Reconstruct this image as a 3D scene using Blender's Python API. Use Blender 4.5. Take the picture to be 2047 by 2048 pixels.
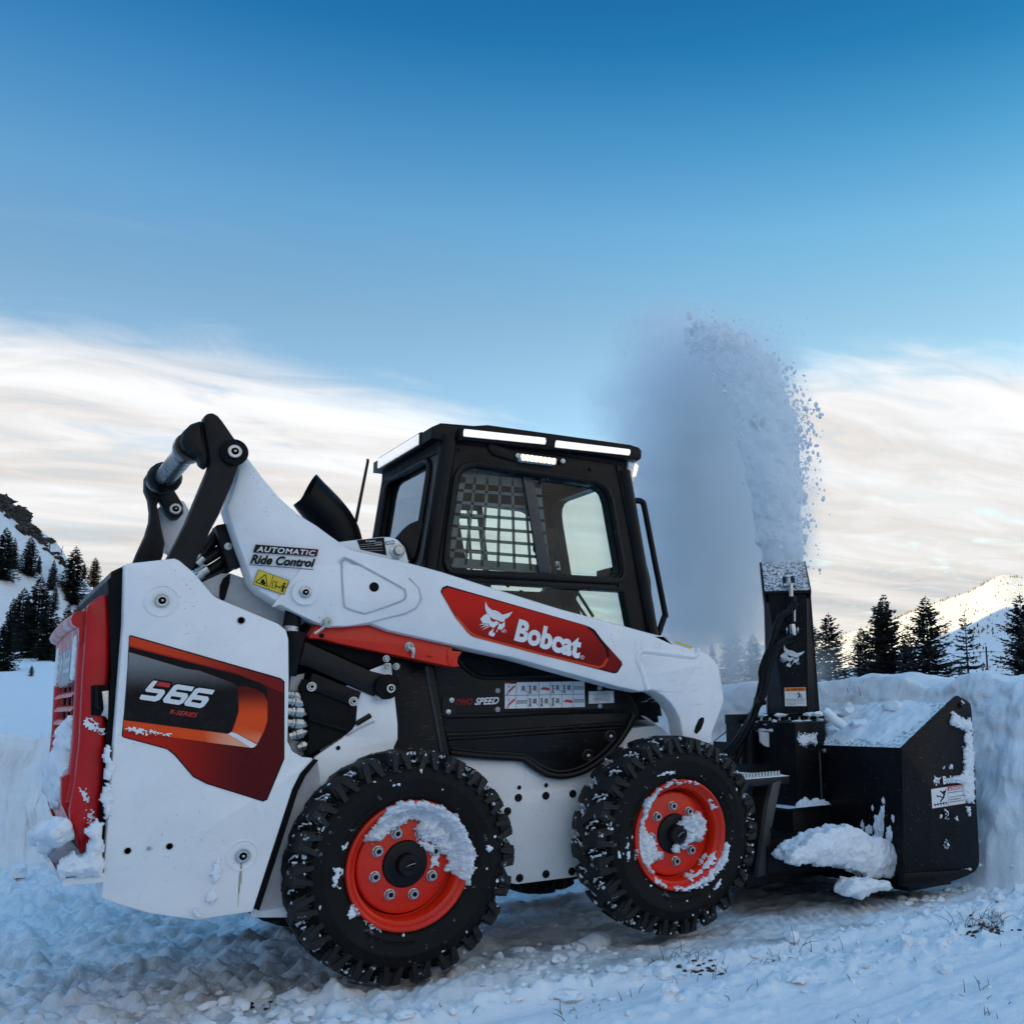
import bpy, bmesh, math, random
import numpy as np
from mathutils import Vector, Matrix, noise as mnoise
from mathutils.geometry import tessellate_polygon

random.seed(7)
for _o in list(bpy.data.objects):
    bpy.data.objects.remove(_o)
SC = bpy.context.scene
COL = SC.collection
R = math.radians

# ------------------------------------------------------------------ camera
CAM = np.array((-1.32866, -3.79944, 0.97997))
YAW, PITCH, ROLL = 0.6260531, 0.1744443, -0.0248556
FPX, CX, CY = 2101.0, 1458.72, 1023.37
_f = np.array([math.sin(YAW)*math.cos(PITCH), math.cos(YAW)*math.cos(PITCH), math.sin(PITCH)])
_r = np.array([math.cos(YAW), -math.sin(YAW), 0.0])
_u = np.cross(_r, _f)
RIGHT = math.cos(ROLL)*_r + math.sin(ROLL)*_u
UP = -math.sin(ROLL)*_r + math.cos(ROLL)*_u
FWD = _f
HEAD = np.array([math.sin(YAW), math.cos(YAW), 0.0])       # level heading of the view
SIDE = np.array([math.cos(YAW), -math.sin(YAW), 0.0])
cam_d = bpy.data.cameras.new('camera')
cam = bpy.data.objects.new('camera', cam_d)
COL.objects.link(cam)
cam.matrix_world = Matrix(((RIGHT[0], UP[0], -FWD[0], CAM[0]),
                           (RIGHT[1], UP[1], -FWD[1], CAM[1]),
                           (RIGHT[2], UP[2], -FWD[2], CAM[2]), (0, 0, 0, 1)))
cam_d.sensor_fit = 'HORIZONTAL'
cam_d.sensor_width = 36.0
cam_d.lens = FPX/2047*36.0
cam_d.shift_x = (1023.5-CX)/2047
cam_d.shift_y = (CY-1024.0)/2047
cam_d.clip_start = 0.05
cam_d.clip_end = 6000
SC.camera = cam

# ------------------------------------------------------------------ world, sun, exposure
SUN_AZ, SUN_EL = R(-95), R(6.0)         # azimuth measured from +Y towards +X
W = bpy.data.worlds.new('World'); SC.world = W; W.use_nodes = True
def build_world():
    nt = W.node_tree; N = nt.nodes; L = nt.links; N.clear()
    out = N.new('ShaderNodeOutputWorld'); bg = N.new('ShaderNodeBackground')
    bg.inputs['Strength'].default_value = 0.10
    sky = N.new('ShaderNodeTexSky'); sky.sky_type = 'NISHITA'; sky.sun_disc = False
    sky.sun_elevation = SUN_EL; sky.sun_rotation = SUN_AZ
    sky.altitude = 1800; sky.air_density = 1.0; sky.dust_density = 0.3; sky.ozone_density = 2.2
    tc = N.new('ShaderNodeTexCoord')
    sep = N.new('ShaderNodeSeparateXYZ'); L.new(tc.outputs['Generated'], sep.inputs[0])
    def M(op, a, b=None, c=None, clamp=False):
        n = N.new('ShaderNodeMath'); n.operation = op; n.use_clamp = clamp
        for i, v in enumerate((a, b, c)):
            if v is None: continue
            if isinstance(v, (int, float)): n.inputs[i].default_value = v
            else: L.new(v, n.inputs[i])
        return n.outputs[0]
    def ss(x, lo, hi):
        n = N.new('ShaderNodeMapRange'); n.interpolation_type = 'SMOOTHSTEP'
        L.new(x, n.inputs[0]); n.inputs[1].default_value = lo; n.inputs[2].default_value = hi
        return n.outputs[0]
    x, y, z = sep.outputs
    el = M('MULTIPLY', M('ARCSINE', z), 57.2958)
    az = M('MULTIPLY', M('ARCTAN2', x, y), 57.2958)
    # height of the cloud deck's upper edge, a slow function of azimuth
    fc = N.new('ShaderNodeFloatCurve'); cu = fc.mapping.curves[0]
    pts = [(-180, 46), (-120, 46), (-70, 40), (-35, 28), (-12, 19.5), (0, 17.9), (5, 18.0), (10.6, 17.6), (15.5, 16.7), (19.3, 16.0), (23.3, 14.8), (28, 13.4), (35, 15.5), (40, 18.2), (44.3, 18.4), (48.4, 18.2), (53, 17.6), (66, 20), (100, 36), (180, 50)]  # high deck behind the camera is added, to brighten the shaded ground
    while len(cu.points) < len(pts): cu.points.new(0.5, 0.5)
    for p, (a, e) in zip(cu.points, pts):
        p.location = ((a+180)/360, e/90); p.handle_type = 'AUTO'
    fc.mapping.update()
    L.new(M('DIVIDE', M('ADD', az, 180), 360), fc.inputs['Value'])
    edge = M('MULTIPLY', fc.outputs[0], 90)
    # cloud sheet coordinates: a flat deck seen from below, streaked
    den = M('ADD', z, 0.11)
    px, py = M('DIVIDE', x, den), M('DIVIDE', y, den)
    cmb = N.new('ShaderNodeCombineXYZ'); L.new(px, cmb.inputs[0]); L.new(py, cmb.inputs[1])
    mp = N.new('ShaderNodeMapping'); L.new(cmb.outputs[0], mp.inputs[0])
    mp.inputs['Rotation'].default_value = (0, 0, R(38)); mp.inputs['Scale'].default_value = (0.95, 2.1, 1)
    n1 = N.new('ShaderNodeTexNoise'); L.new(mp.outputs[0], n1.inputs['Vector'])
    n1.inputs['Scale'].default_value = 2.4; n1.inputs['Detail'].default_value = 9; n1.inputs['Roughness'].default_value = 0.6
    n1.inputs['Distortion'].default_value = 1.1
    mp2 = N.new('ShaderNodeMapping'); L.new(cmb.outputs[0], mp2.inputs[0])
    mp2.inputs['Location'].default_value = (3.3, 1.7, 0)
    mp2.inputs['Rotation'].default_value = (0, 0, R(30)); mp2.inputs['Scale'].default_value = (0.35, 1.5, 1)
    n2 = N.new('ShaderNodeTexNoise'); L.new(mp2.outputs[0], n2.inputs['Vector'])
    n2.inputs['Scale'].default_value = 1.8; n2.inputs['Detail'].default_value = 5; n2.inputs['Roughness'].default_value = 0.5
    d = M('SUBTRACT', edge, el)                                   # degrees below the edge
    d2 = M('ADD', d, M('MULTIPLY', M('SUBTRACT', n1.outputs[0], 0.5), 3.6))
    deck = ss(d2, -0.9, 2.6)
    holes = ss(n1.outputs[0], 0.26, 0.48)
    wisps = M('MULTIPLY', M('MULTIPLY', ss(n2.outputs[0], 0.60, 0.78), ss(d, -7, -1)), 0.45)
    cover = M('MAXIMUM', M('MULTIPLY', deck, M('ADD', M('MULTIPLY', holes, 0.40), 0.58)), wisps, clamp=True)
    # cloud colour: bright top edge, greyer and warmer lower down, bands from the second noise
    ramp = N.new('ShaderNodeValToRGB'); e = ramp.color_ramp.elements
    e[0].position = 0.0; e[0].color = (0.46, 0.49, 0.54, 1)
    e[1].position = 1.0; e[1].color = (0.95, 0.97, 1.0, 1)
    m = ramp.color_ramp.elements.new(0.45); m.color = (0.75, 0.71, 0.68, 1)
    lum = M('ADD', M('MULTIPLY', ss(el, 3.0, 17.0), 0.45), M('ADD', M('MULTIPLY', ss(n2.outputs[0], 0.33, 0.66), 0.42), M('MULTIPLY', ss(n1.outputs[0], 0.32, 0.68), 0.28)), clamp=True)
    L.new(lum, ramp.inputs[0])
    csc = N.new('ShaderNodeVectorMath'); csc.operation = 'SCALE'; L.new(ramp.outputs[0], csc.inputs[0]); csc.inputs['Scale'].default_value = CLOUD
    # the clear sky: nishita graded to a deep winter blue, brightened overhead out of view
    hs = N.new('ShaderNodeHueSaturation'); hs.inputs['Hue'].default_value = 0.485; hs.inputs['Saturation'].default_value = SKYSAT; hs.inputs['Value'].default_value = SKYVAL
    L.new(sky.outputs[0], hs.inputs['Color'])
    gm = N.new('ShaderNodeGamma'); gm.inputs[1].default_value = SKYGAM
    L.new(hs.outputs[0], gm.inputs[0])
    zn = N.new('ShaderNodeMix'); zn.data_type = 'RGBA'; zn.blend_type = 'MULTIPLY'; zn.inputs[0].default_value = 1.0
    zr = N.new('ShaderNodeValToRGB'); ze = zr.color_ramp.elements
    stops = [(8, (1.3, .95, .84)), (20, (1.05, .89, .80)), (25, (.80, .95, .95)), (29.3, (.43, .82, .95)), (33.7, (.137, .62, .85)), (38, (.08, .50, .78)), (48, (.3, .8, 1.05)), (64, ZEN_FILL)]
    ze[0].position = stops[0][0]/90; ze[0].color = (*stops[0][1], 1); ze[1].position = stops[-1][0]/90; ze[1].color = (*stops[-1][1], 1)
    for a_, c_ in stops[1:-1]:
        q_ = ze.new(a_/90); q_.color = (*c_, 1)
    L.new(M('DIVIDE', el, 90), zr.inputs[0]); azf = N.new('ShaderNodeValToRGB'); q_ = azf.color_ramp.elements        # a little paler towards the far side of the valley
    q_[0].position = (180+5)/360; q_[0].color = (1.07, 1.06, 1.08, 1); q_[1].position = (180+50)/360; q_[1].color = (.93, .88, .78, 1)
    L.new(M('DIVIDE', M('ADD', az, 180), 360), azf.inputs[0])
    za = N.new('ShaderNodeMix'); za.data_type = 'RGBA'; za.blend_type = 'MULTIPLY'; za.inputs[0].default_value = 1.0
    L.new(gm.outputs[0], za.inputs[6]); L.new(azf.outputs[0], za.inputs[7])
    L.new(za.outputs[2], zn.inputs[6]); L.new(zr.outputs[0], zn.inputs[7])
    mx = N.new('ShaderNodeMix'); mx.data_type = 'RGBA'
    L.new(cover, mx.inputs[0]); L.new(zn.outputs[2], mx.inputs[6]); L.new(csc.outputs[0], mx.inputs[7])
    L.new(mx.outputs[2], bg.inputs['Color']); L.new(bg.outputs[0], out.inputs[0])
ZEN_FILL = (2.7, 3.8, 3.8)  # unseen zenith made brighter than a natural sky, to fill the shaded ground
CLOUD, SKYSAT, SKYVAL, SKYGAM = 2.1, 0.88, 0.705, 1.35
build_world()
W.cycles.sampling_method = 'MANUAL'; W.cycles.sample_map_resolution = 512

sun_d = bpy.data.lights.new('sun', 'SUN'); sun = bpy.data.objects.new('sun', sun_d); COL.objects.link(sun)
sun_d.energy = 2.0; sun_d.angle = R(0.5); sun_d.color = (1.0, 0.70, 0.25)
_sd = Vector((math.sin(SUN_AZ)*math.cos(SUN_EL), math.cos(SUN_AZ)*math.cos(SUN_EL), math.sin(SUN_EL)))
sun.rotation_euler = _sd.to_track_quat('Z', 'Y').to_euler()
sun.location = (-60, 0, 40)

vs = SC.view_settings
vs.view_transform = 'Standard'; vs.look = 'None'; vs.gamma = 1.0; vs.use_curve_mapping = False
vs.exposure = 2.35
cy = SC.cycles
cy.max_bounces = 8; cy.diffuse_bounces = 3; cy.glossy_bounces = 3; cy.transmission_bounces = 6
cy.transparent_max_bounces = 16; cy.volume_bounces = 6; cy.volume_step_rate = 1.0; cy.volume_max_steps = 128
cy.use_denoising = True
cy.caustics_reflective = False; cy.caustics_refractive = False

# ------------------------------------------------------------------ picture <-> place
def ray(u, v):
    return (u-CX)/FPX*RIGHT - (v-CY)/FPX*UP + FWD
def P(uv, y):                       # point of the pixel's ray on the upright plane Y = y
    d = ray(*uv); return CAM + d*((y-CAM[1])/d[1])
def PX(uv, x):
    d = ray(*uv); return CAM + d*((x-CAM[0])/d[0])
def PZ(uv, z):
    d = ray(*uv); return CAM + d*((z-CAM[2])/d[2])
def PD(uv, depth):                  # plane square to the level heading
    d = ray(*uv); return CAM + d*(depth/(d @ HEAD))
def reg(x0, y0, s):
    return lambda pts: [(x0+s*a, y0+s*b) for a, b in pts]
r1 = reg(60, 780, .310720); r2 = reg(60, 1240, .310720); r3 = reg(560, 1180, .310720)
r4 = reg(680, 820, .341792); r5 = reg(540, 1460, .269291); r6 = reg(1120, 1440, .238095)
r7 = reg(1420, 1080, .383142); rz = reg(80, 1140, .103573); rb = reg(80, 1340, .238095)
rc = reg(570, 1180, .191611); rd = reg(850, 1230, .233040); rl = reg(940, 1180, .165717)
re_ = reg(1240, 1260, .124288); rg = reg(1240, 980, .165746); rw = reg(660, 1560, .165717)
rf = reg(1240, 1540, .134605); rs = reg(1830, 1500, .155340); rt = reg(1480, 1340, .165717)

def xz(pts, y):
    out = []
    for q in pts:
        p = P(q, y); out.append((p[0], p[2]))
    return out

# ------------------------------------------------------------------ geometry helpers
def smooth01(x):
    x = np.clip(x, 0, 1); return x*x*(3-2*x)
def area2(p):
    return sum(p[i][0]*p[(i+1) % len(p)][1]-p[(i+1) % len(p)][0]*p[i][1] for i in range(len(p)))/2
def ccw(p):
    return list(p) if area2(p) > 0 else list(p)[::-1]
def rnd(p, r, n=4):
    """round the corners of a polygon (r in metres, or one per corner)"""
    out = []; m = len(p)
    rr = r if isinstance(r, (list, tuple)) else [r]*m
    for i in range(m):
        a, b, c = (np.array(p[(i+k-1) % m], float) for k in range(3))
        e1, e2 = a-b, c-b; l1, l2 = np.hypot(*e1), np.hypot(*e2)
        if l1 < 1e-9 or l2 < 1e-9: continue
        cosv = np.clip((e1@e2)/(l1*l2), -1, 1); ang = math.acos(cosv)
        if rr[i] <= 0 or ang > R(176): out.append(tuple(b)); continue
        d = min(rr[i]/math.tan(ang/2) if ang > .05 else rr[i], l1*.48, l2*.48)
        s, t = b+e1/l1*d, b+e2/l2*d
        for k in range(n+1):
            w = k/n; out.append(tuple((1-w)**2*s+2*w*(1-w)*b+w*w*t))
    return out
def inset(p, d):
    out = []; m = len(p)
    for i in range(m):
        a, b, c = (np.array(p[(i+k-1) % m], float) for k in range(3))
        e1, e2 = b-a, c-b; e1 /= max(np.hypot(*e1), 1e-9); e2 /= max(np.hypot(*e2), 1e-9)
        n1, n2 = np.array((-e1[1], e1[0])), np.array((-e2[1], e2[0]))
        s = n1+n2; q = s@s
        s = s/max(np.hypot(*s), 1e-9); k = 1/max(math.sqrt(q)/2, .45)
        out.append(tuple(b+s*d*k))
    return out
def prism2(poly, t, b=0.0, holes=(), steps=2):
    """polygon (a,c) pushed from depth 0 to t, front edge rounded by b -> verts (a,d,c), faces"""
    poly = ccw(poly); holes = [ccw(h)[::-1] for h in holes]
    V, F = [], []
    def ringset(pl, bb, hole):
        rings = []
        prof = [(bb*(1-math.sin(k/steps*math.pi/2)), bb*(1-math.cos(k/steps*math.pi/2))) for k in range(steps+1)] if bb > 0 else [(0, 0)]
        for ins, dep in prof:
            q = inset(pl, ins) if ins > 0 else pl
            rings.append([len(V)+i for i in range(len(q))]); V.extend((a, dep, c) for a, c in q)
        rings.append([len(V)+i for i in range(len(pl))]); V.extend((a, t, c) for a, c in pl)
        for r0, r1_ in zip(rings, rings[1:]):
            n = len(r0)
            for i in range(n):
                j = (i+1) % n; F.append((r0[i], r1_[i], r1_[j], r0[j]))
        return rings[0], rings[-1]
    fr, bk = [], []
    a, z = ringset(poly, b, False); fr.append(a); bk.append(z)
    for h in holes:
        a, z = ringset(h, 0, True); fr.append(a); bk.append(z)
    for rings, flip in ((fr, False), (bk, True)):
        loops = [[Vector((V[i][0], V[i][2], 0)) for i in r] for r in rings]
        idx = [i for r in rings for i in r]
        for tri in tessellate_polygon(loops):
            q = [idx[k] for k in tri]
            p0, p1, p2 = (V[k] for k in q)
            cr = (p1[0]-p0[0])*(p2[2]-p0[2])-(p2[0]-p0[0])*(p1[2]-p0[2])
            if abs(cr) < 1e-14: continue
            if (cr > 0) == flip: q = q[::-1]
            F.append(tuple(q))
    return V, F

class MB:
    """collects shapes and links them as ONE mesh object"""
    def __init__(s): s.v = []; s.f = []; s.m = []; s.mats = []
    def mi(s, mat):
        if mat not in s.mats: s.mats.append(mat)
        return s.mats.index(mat)
    def add(s, V, F, mat):
        o = len(s.v); s.v.extend(tuple(map(float, p)) for p in V); k = s.mi(mat)
        s.f.extend(tuple(i+o for i in f) for f in F); s.m.extend([k]*len(F)); return s
    def plate(s, pts, y, t, mat, b=.004, r=0, holes=(), raw=False):
        """traced outline on the plane Y=y, thickness t going away"""
        p = pts if raw else xz(pts, y)
        hs = [h if raw else xz(h, y) for h in holes]
        if r: p = rnd(ccw(p), r)
        V, F = prism2(p, t, b, hs)
        return s.add([(a, y+d, c) for a, d, c in V], F, mat)
    def solid(s, poly, t, fmap, mat, b=0.0, r=0):
        if r: poly = rnd(ccw(poly), r)
        V, F = prism2(poly, t, b); return s.add([fmap(*p) for p in V], F, mat)
    def flat(s, poly3, mat, flip=False):
        """a flat polygon (any plane) as one sheet"""
        n = len(poly3); c = [Vector(p) for p in poly3]
        V = [tuple(p) for p in c]
        F = [tuple(t) for t in tessellate_polygon([c])]
        return s.add(V, F, mat)
    def box(s, lo, hi, mat, b=.004):
        x0, y0, z0 = lo; x1, y1, z1 = hi
        V, F = prism2([(x0, z0), (x1, z0), (x1, z1), (x0, z1)], y1-y0, b)
        return s.add([(a, y0+d, c) for a, d, c in V], F, mat)
    def tube(s, path, rad, mat, n=10, caps=True, closed=False):
        P_ = [Vector(p) for p in path]; m = len(P_)
        rads = rad if isinstance(rad, (list, tuple)) else [rad]*m
        tang = []
        for i in range(m):
            if closed: t = P_[(i+1) % m]-P_[i-1]
            else: t = P_[min(i+1, m-1)]-P_[max(i-1, 0)]
            tang.append(t.normalized() if t.length > 1e-9 else Vector((0, 0, 1)))
        up = Vector((0, 1, 0)) if abs(tang[0].y) < .9 else Vector((1, 0, 0))
        nrm = (up-tang[0]*up.dot(tang[0])).normalized(); V = []; F = []
        for i in range(m):
            nrm = (nrm-tang[i]*nrm.dot(tang[i])).normalized(); bi = tang[i].cross(nrm)
            for k in range(n):
                a = 2*math.pi*k/n; V.append(tuple(P_[i]+(nrm*math.cos(a)+bi*math.sin(a))*rads[i]))
        for i in range(m if closed else m-1):
            for k in range(n):
                k2 = (k+1) % n; j = (i+1) % m
                F.append((i*n+k, i*n+k2, j*n+k2, j*n+k))
        if caps and not closed:
            F.append(tuple(range(n))[::-1]); F.append(tuple((m-1)*n+k for k in range(n)))
        return s.add(V, F, mat)
    def lathe(s, prof, mat, n=32, c=(0, 0, 0), closed=False, ph=0.0, caps=True):
        """profile (r, y) turned round an axis along Y through c=(x,y,z)"""
        V, F = [], []; m = len(prof)
        for r_, y_ in prof:
            for k in range(n):
                a = ph+2*math.pi*k/n; V.append((c[0]+r_*math.cos(a), c[1]+y_, c[2]+r_*math.sin(a)))
        for i in range(m if closed else m-1):
            j = (i+1) % m
            for k in range(n):
                k2 = (k+1) % n; F.append((i*n+k, j*n+k, j*n+k2, i*n+k2))
        if not closed and caps:
            if prof[0][0] > 1e-5: F.append(tuple(range(n)))
            if prof[-1][0] > 1e-5: F.append(tuple((m-1)*n+k for k in range(n))[::-1])
        return s.add(V, F, mat)
    def blob(s, c, r, mat, seed=0, sub=2, amp=.35, fr=1.6):
        V, F = ico(sub); off = Vector((seed*7.13, seed*3.7, seed*1.9)); out = []
        for p in V:
            q = Vector(p); d = 1+amp*mnoise.fractal(q*fr+off, .8, 2.1, 3)
            out.append((c[0]+q.x*r[0]*d, c[1]+q.y*r[1]*d, c[2]+q.z*r[2]*d))
        return s.add(out, F, mat)
    def build(s, name, parent=None, sharp=40, smooth=True, **props):
        me = bpy.data.meshes.new(name); me.from_pydata(s.v, [], s.f)
        for m in s.mats: me.materials.append(m)
        me.polygons.foreach_set('material_index', s.m)
        if smooth:
            me.polygons.foreach_set('use_smooth', [True]*len(s.f))
            if sharp < 179: me.set_sharp_from_angle(angle=R(sharp))
        me.update()
        o = bpy.data.objects.new(name, me); COL.objects.link(o)
        if parent is not None:
            o.parent = parent
            if parent.parent is None: o.location = -parent.location     # shapes are given in scene coordinates
        for k, v in props.items(): o[k] = v
        return o
_ico = {}
def ico(sub):
    if sub not in _ico:
        bm = bmesh.new(); bmesh.ops.create_icosphere(bm, subdivisions=sub, radius=1)
        bm.verts.ensure_lookup_table()
        _ico[sub] = ([tuple(v.co) for v in bm.verts], [tuple(v.index for v in f.verts) for f in bm.faces]); bm.free()
    return _ico[sub]
def empty(name, loc=(0, 0, 0), **props):
    o = bpy.data.objects.new(name, None); COL.objects.link(o); o.location = loc; o.empty_display_size = .2
    for k, v in props.items(): o[k] = v
    return o
def catmull(pts, n=6, closed=False):
    p = [np.array(q, float) for q in pts]; out = []; m = len(p)
    for i in range(m if closed else m-1):
        if closed: a, b, c, d = p[i-1], p[i], p[(i+1) % m], p[(i+2) % m]
        else: a, b, c, d = p[max(i-1, 0)], p[i], p[i+1], p[min(i+2, m-1)]
        for k in range(n):
            t = k/n
            out.append(tuple(.5*((2*b)+(c-a)*t+(2*a-5*b+4*c-d)*t*t+(3*b-a-3*c+d)*t**3)))
    if not closed: out.append(tuple(p[-1]))
    return out

# numpy gradient noise
_rng = np.random.RandomState(11)
_perm = np.concatenate([_rng.permutation(256)]*3)
_g2 = np.stack([np.cos(np.arange(256)*2.399963), np.sin(np.arange(256)*2.399963)], 1)
def pn(x, y):
    x = np.asarray(x, float); y = np.asarray(y, float)
    xi, yi = np.floor(x).astype(int), np.floor(y).astype(int); xf, yf = x-xi, y-yi
    u, v = xf**3*(xf*(xf*6-15)+10), yf**3*(yf*(yf*6-15)+10)
    def g(ix, iy, fx, fy):
        h = _g2[_perm[_perm[ix & 255]+(iy & 255)]]; return h[..., 0]*fx+h[..., 1]*fy
    a, b = g(xi, yi, xf, yf), g(xi+1, yi, xf-1, yf)
    c, d = g(xi, yi+1, xf, yf-1), g(xi+1, yi+1, xf-1, yf-1)
    return (a+(b-a)*u)+((c+(d-c)*u)-(a+(b-a)*u))*v
def fbm(x, y, o=4, g=.5, l=2.03, s=0.0):
    t = 0; a = 1.0; x = np.asarray(x, float)+s*17.3; y = np.asarray(y, float)+s*9.1
    for k in range(o):
        t = t+a*pn(x, y); x = x*l+3.7; y = y*l+1.3; a *= g
    return t

def seg_dist(px, pz, poly):
    d = np.full(px.shape, 1e9); ins = np.zeros(px.shape, bool); m = len(poly)
    for i in range(m):
        ax, az = poly[i]; bx, bz = poly[(i+1) % m]
        ex, ez = bx-ax, bz-az; L = ex*ex+ez*ez+1e-12
        t = np.clip(((px-ax)*ex+(pz-az)*ez)/L, 0, 1)
        d = np.minimum(d, np.hypot(px-ax-t*ex, pz-az-t*ez))
        cond = ((az > pz) != (bz > pz)) & (px < ex*(pz-az)/(ez if abs(ez) > 1e-12 else 1e-12)+ax)
        ins ^= cond
    return np.where(ins, d, -d)
def snow_patch(mb, poly, fmap, mat, t=.02, back=.02, cell=None, rag=.006, w=None, lump=.5, fr=22., seed=0):
    """packed snow: a lumpy skin over a traced patch (a,c); fmap(a,c,h) puts height h out from the surface"""
    P_ = np.array(poly); lo, hi = P_.min(0)-rag, P_.max(0)+rag; ext = max(hi-lo)
    cell = cell or ext/70; nx, nz = int((hi[0]-lo[0])/cell)+2, int((hi[1]-lo[1])/cell)+2
    gx, gz = np.meshgrid(lo[0]+np.arange(nx)*cell, lo[1]+np.arange(nz)*cell, indexing='ij')
    sd = seg_dist(gx, gz, [tuple(q) for q in P_])
    sd = sd+rag*1.6*fbm(gx*fr*1.7, gz*fr*1.7, 4, .6, s=seed)
    w = w or ext*.12
    h = t*np.sqrt(np.clip(sd/w, 0, 1))*(1+lump*fbm(gx*fr, gz*fr, 4, .55, s=seed+3))+.15*t*fbm(gx*fr*4, gz*fr*4, 2, s=seed+5)*np.clip(sd/w*3, 0, 1)
    ok = sd > 0; idx = -np.ones((nx, nz), int); V = []; F = []
    quad = ok[:-1, :-1] & ok[1:, :-1] & ok[1:, 1:] & ok[:-1, 1:]
    def vid(i, j):
        if idx[i, j] < 0:
            idx[i, j] = len(V); V.append(fmap(gx[i, j], gz[i, j], max(h[i, j], 0)))
        return idx[i, j]
    edges = {}
    for i, j in zip(*np.nonzero(quad)):
        q = (vid(i, j), vid(i+1, j), vid(i+1, j+1), vid(i, j+1)); F.append(q)
        for a, b in zip(q, q[1:]+q[:1]):
            if (b, a) in edges: del edges[(b, a)]
            else: edges[(a, b)] = 1
    if not F: return
    inv = {}
    for i, j in zip(*np.nonzero(idx >= 0)): inv[idx[i, j]] = (i, j)
    bk = {}
    for a, b in edges:
        for k in (a, b):
            if k not in bk:
                i, j = inv[k]; bk[k] = len(V); V.append(fmap(gx[i, j], gz[i, j], -back))
        F.append((b, a, bk[a], bk[b]))
    mb.add(V, F, mat)

def snow_heap(poly, y0, mat, rmax=.07, n=60, depth=.12, seed=0, voxel=.006, lump=.5):
    """a mound of packed snow filling a traced outline: overlapping lumps melted into one skin"""
    rr = random.Random(seed); P_ = np.array(poly); lo, hi = P_.min(0), P_.max(0); mb = MB(); k = 0; tries = 0
    while k < n and tries < 6000:
        tries += 1
        x, z = rr.uniform(lo[0], hi[0]), rr.uniform(lo[1], hi[1])
        sd = float(seg_dist(np.array([x]), np.array([z]), [tuple(q) for q in poly])[0])
        if sd < .006: continue
        r = min(sd*1.08, rmax*rr.uniform(.6, 1.1)); 
        if r < .010 and rr.random() < .5: continue
        r *= 1.12
        mb.blob((x, y0+depth*rr.random()+r*.35, z), (r, r*1.05, r), mat, k+seed*40, 2, lump, 1.5); k += 1
    return mb, voxel
def melt(o, voxel, k=1.0):
    r = o.modifiers.new('melt', 'REMESH'); r.mode = 'VOXEL'; r.voxel_size = voxel; r.use_smooth_shade = True
    for nm, sc, st in (('clumps', .05, .018), ('crumbs', .018, .010), ('grain', .006, .004)):
        tx = bpy.data.textures.get(nm) or bpy.data.textures.new(nm, 'CLOUDS'); tx.noise_scale = sc; tx.noise_depth = 3
        d = o.modifiers.new(nm, 'DISPLACE'); d.texture = tx; d.strength = st*k; d.mid_level = .5
    return o
# lettering: built-in font turned into mesh and stretched over a four-cornered patch
def text_mesh(s, bold=0.0, shear=0.0, space=1.0):
    cu = bpy.data.curves.new('lettering', 'FONT'); cu.body = s; cu.offset = bold; cu.shear = shear; cu.space_character = space
    cu.resolution_u = 4; cu.fill_mode = 'FRONT'
    o = bpy.data.objects.new('lettering', cu); COL.objects.link(o)
    bpy.context.view_layer.update()
    me = bpy.data.meshes.new_from_object(o.evaluated_get(bpy.context.evaluated_depsgraph_get()))
    V = np.array([tuple(v.co)[:2] for v in me.vertices]); F = [tuple(p.vertices) for p in me.polygons]
    bpy.data.objects.remove(o); bpy.data.curves.remove(cu); bpy.data.meshes.remove(me)
    lo, hi = V.min(0), V.max(0); return (V-lo)/(hi-lo), F
def text(mb, s, quad, surf, mat, bold=0.0, shear=0.0, space=1.0):
    """quad = picture corners TL, TR, BR, BL; surf(uv) puts a picture point on the surface"""
    V, F = text_mesh(s, bold, shear, space)
    tl, tr, br, bl = (np.array(q) for q in quad); out = []
    for a, b in V:
        top = tl+(tr-tl)*a; bot = bl+(br-bl)*a; out.append(tuple(surf(bot+(top-bot)*b)))
    mb.add(out, F, mat)
def sflat(mb, pts, surf, mat):
    mb.flat([surf(q) for q in pts], mat)
def stroke(mb, pts, wd, surf, mat):
    """a painted line of picture width wd"""
    p = [np.array(q, float) for q in pts]; V = []; F = []
    for i in range(len(p)):
        a = p[max(i-1, 0)]; c = p[min(i+1, len(p)-1)]; d = c-a; d = d/max(np.hypot(*d), 1e-9)
        nn = np.array((-d[1], d[0]))
        if 0 < i < len(p)-1:
            e = p[i]-a; e = e/max(np.hypot(*e), 1e-9); k = 1/max(abs(nn@np.array((-e[1], e[0]))), .5)
        else: k = 1
        V += [tuple(surf(p[i]+nn*wd/2*k)), tuple(surf(p[i]-nn*wd/2*k))]
    for i in range(len(p)-1): F.append((2*i, 2*i+1, 2*i+3, 2*i+2))
    mb.add(V, F, mat)
def disc(c, r, n=14, sx=1.0):
    return [(c[0]+r*sx*math.cos(2*math.pi*k/n), c[1]+r*math.sin(2*math.pi*k/n)) for k in range(n)]
def on(y):
    return lambda q: P(q, y)
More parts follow.
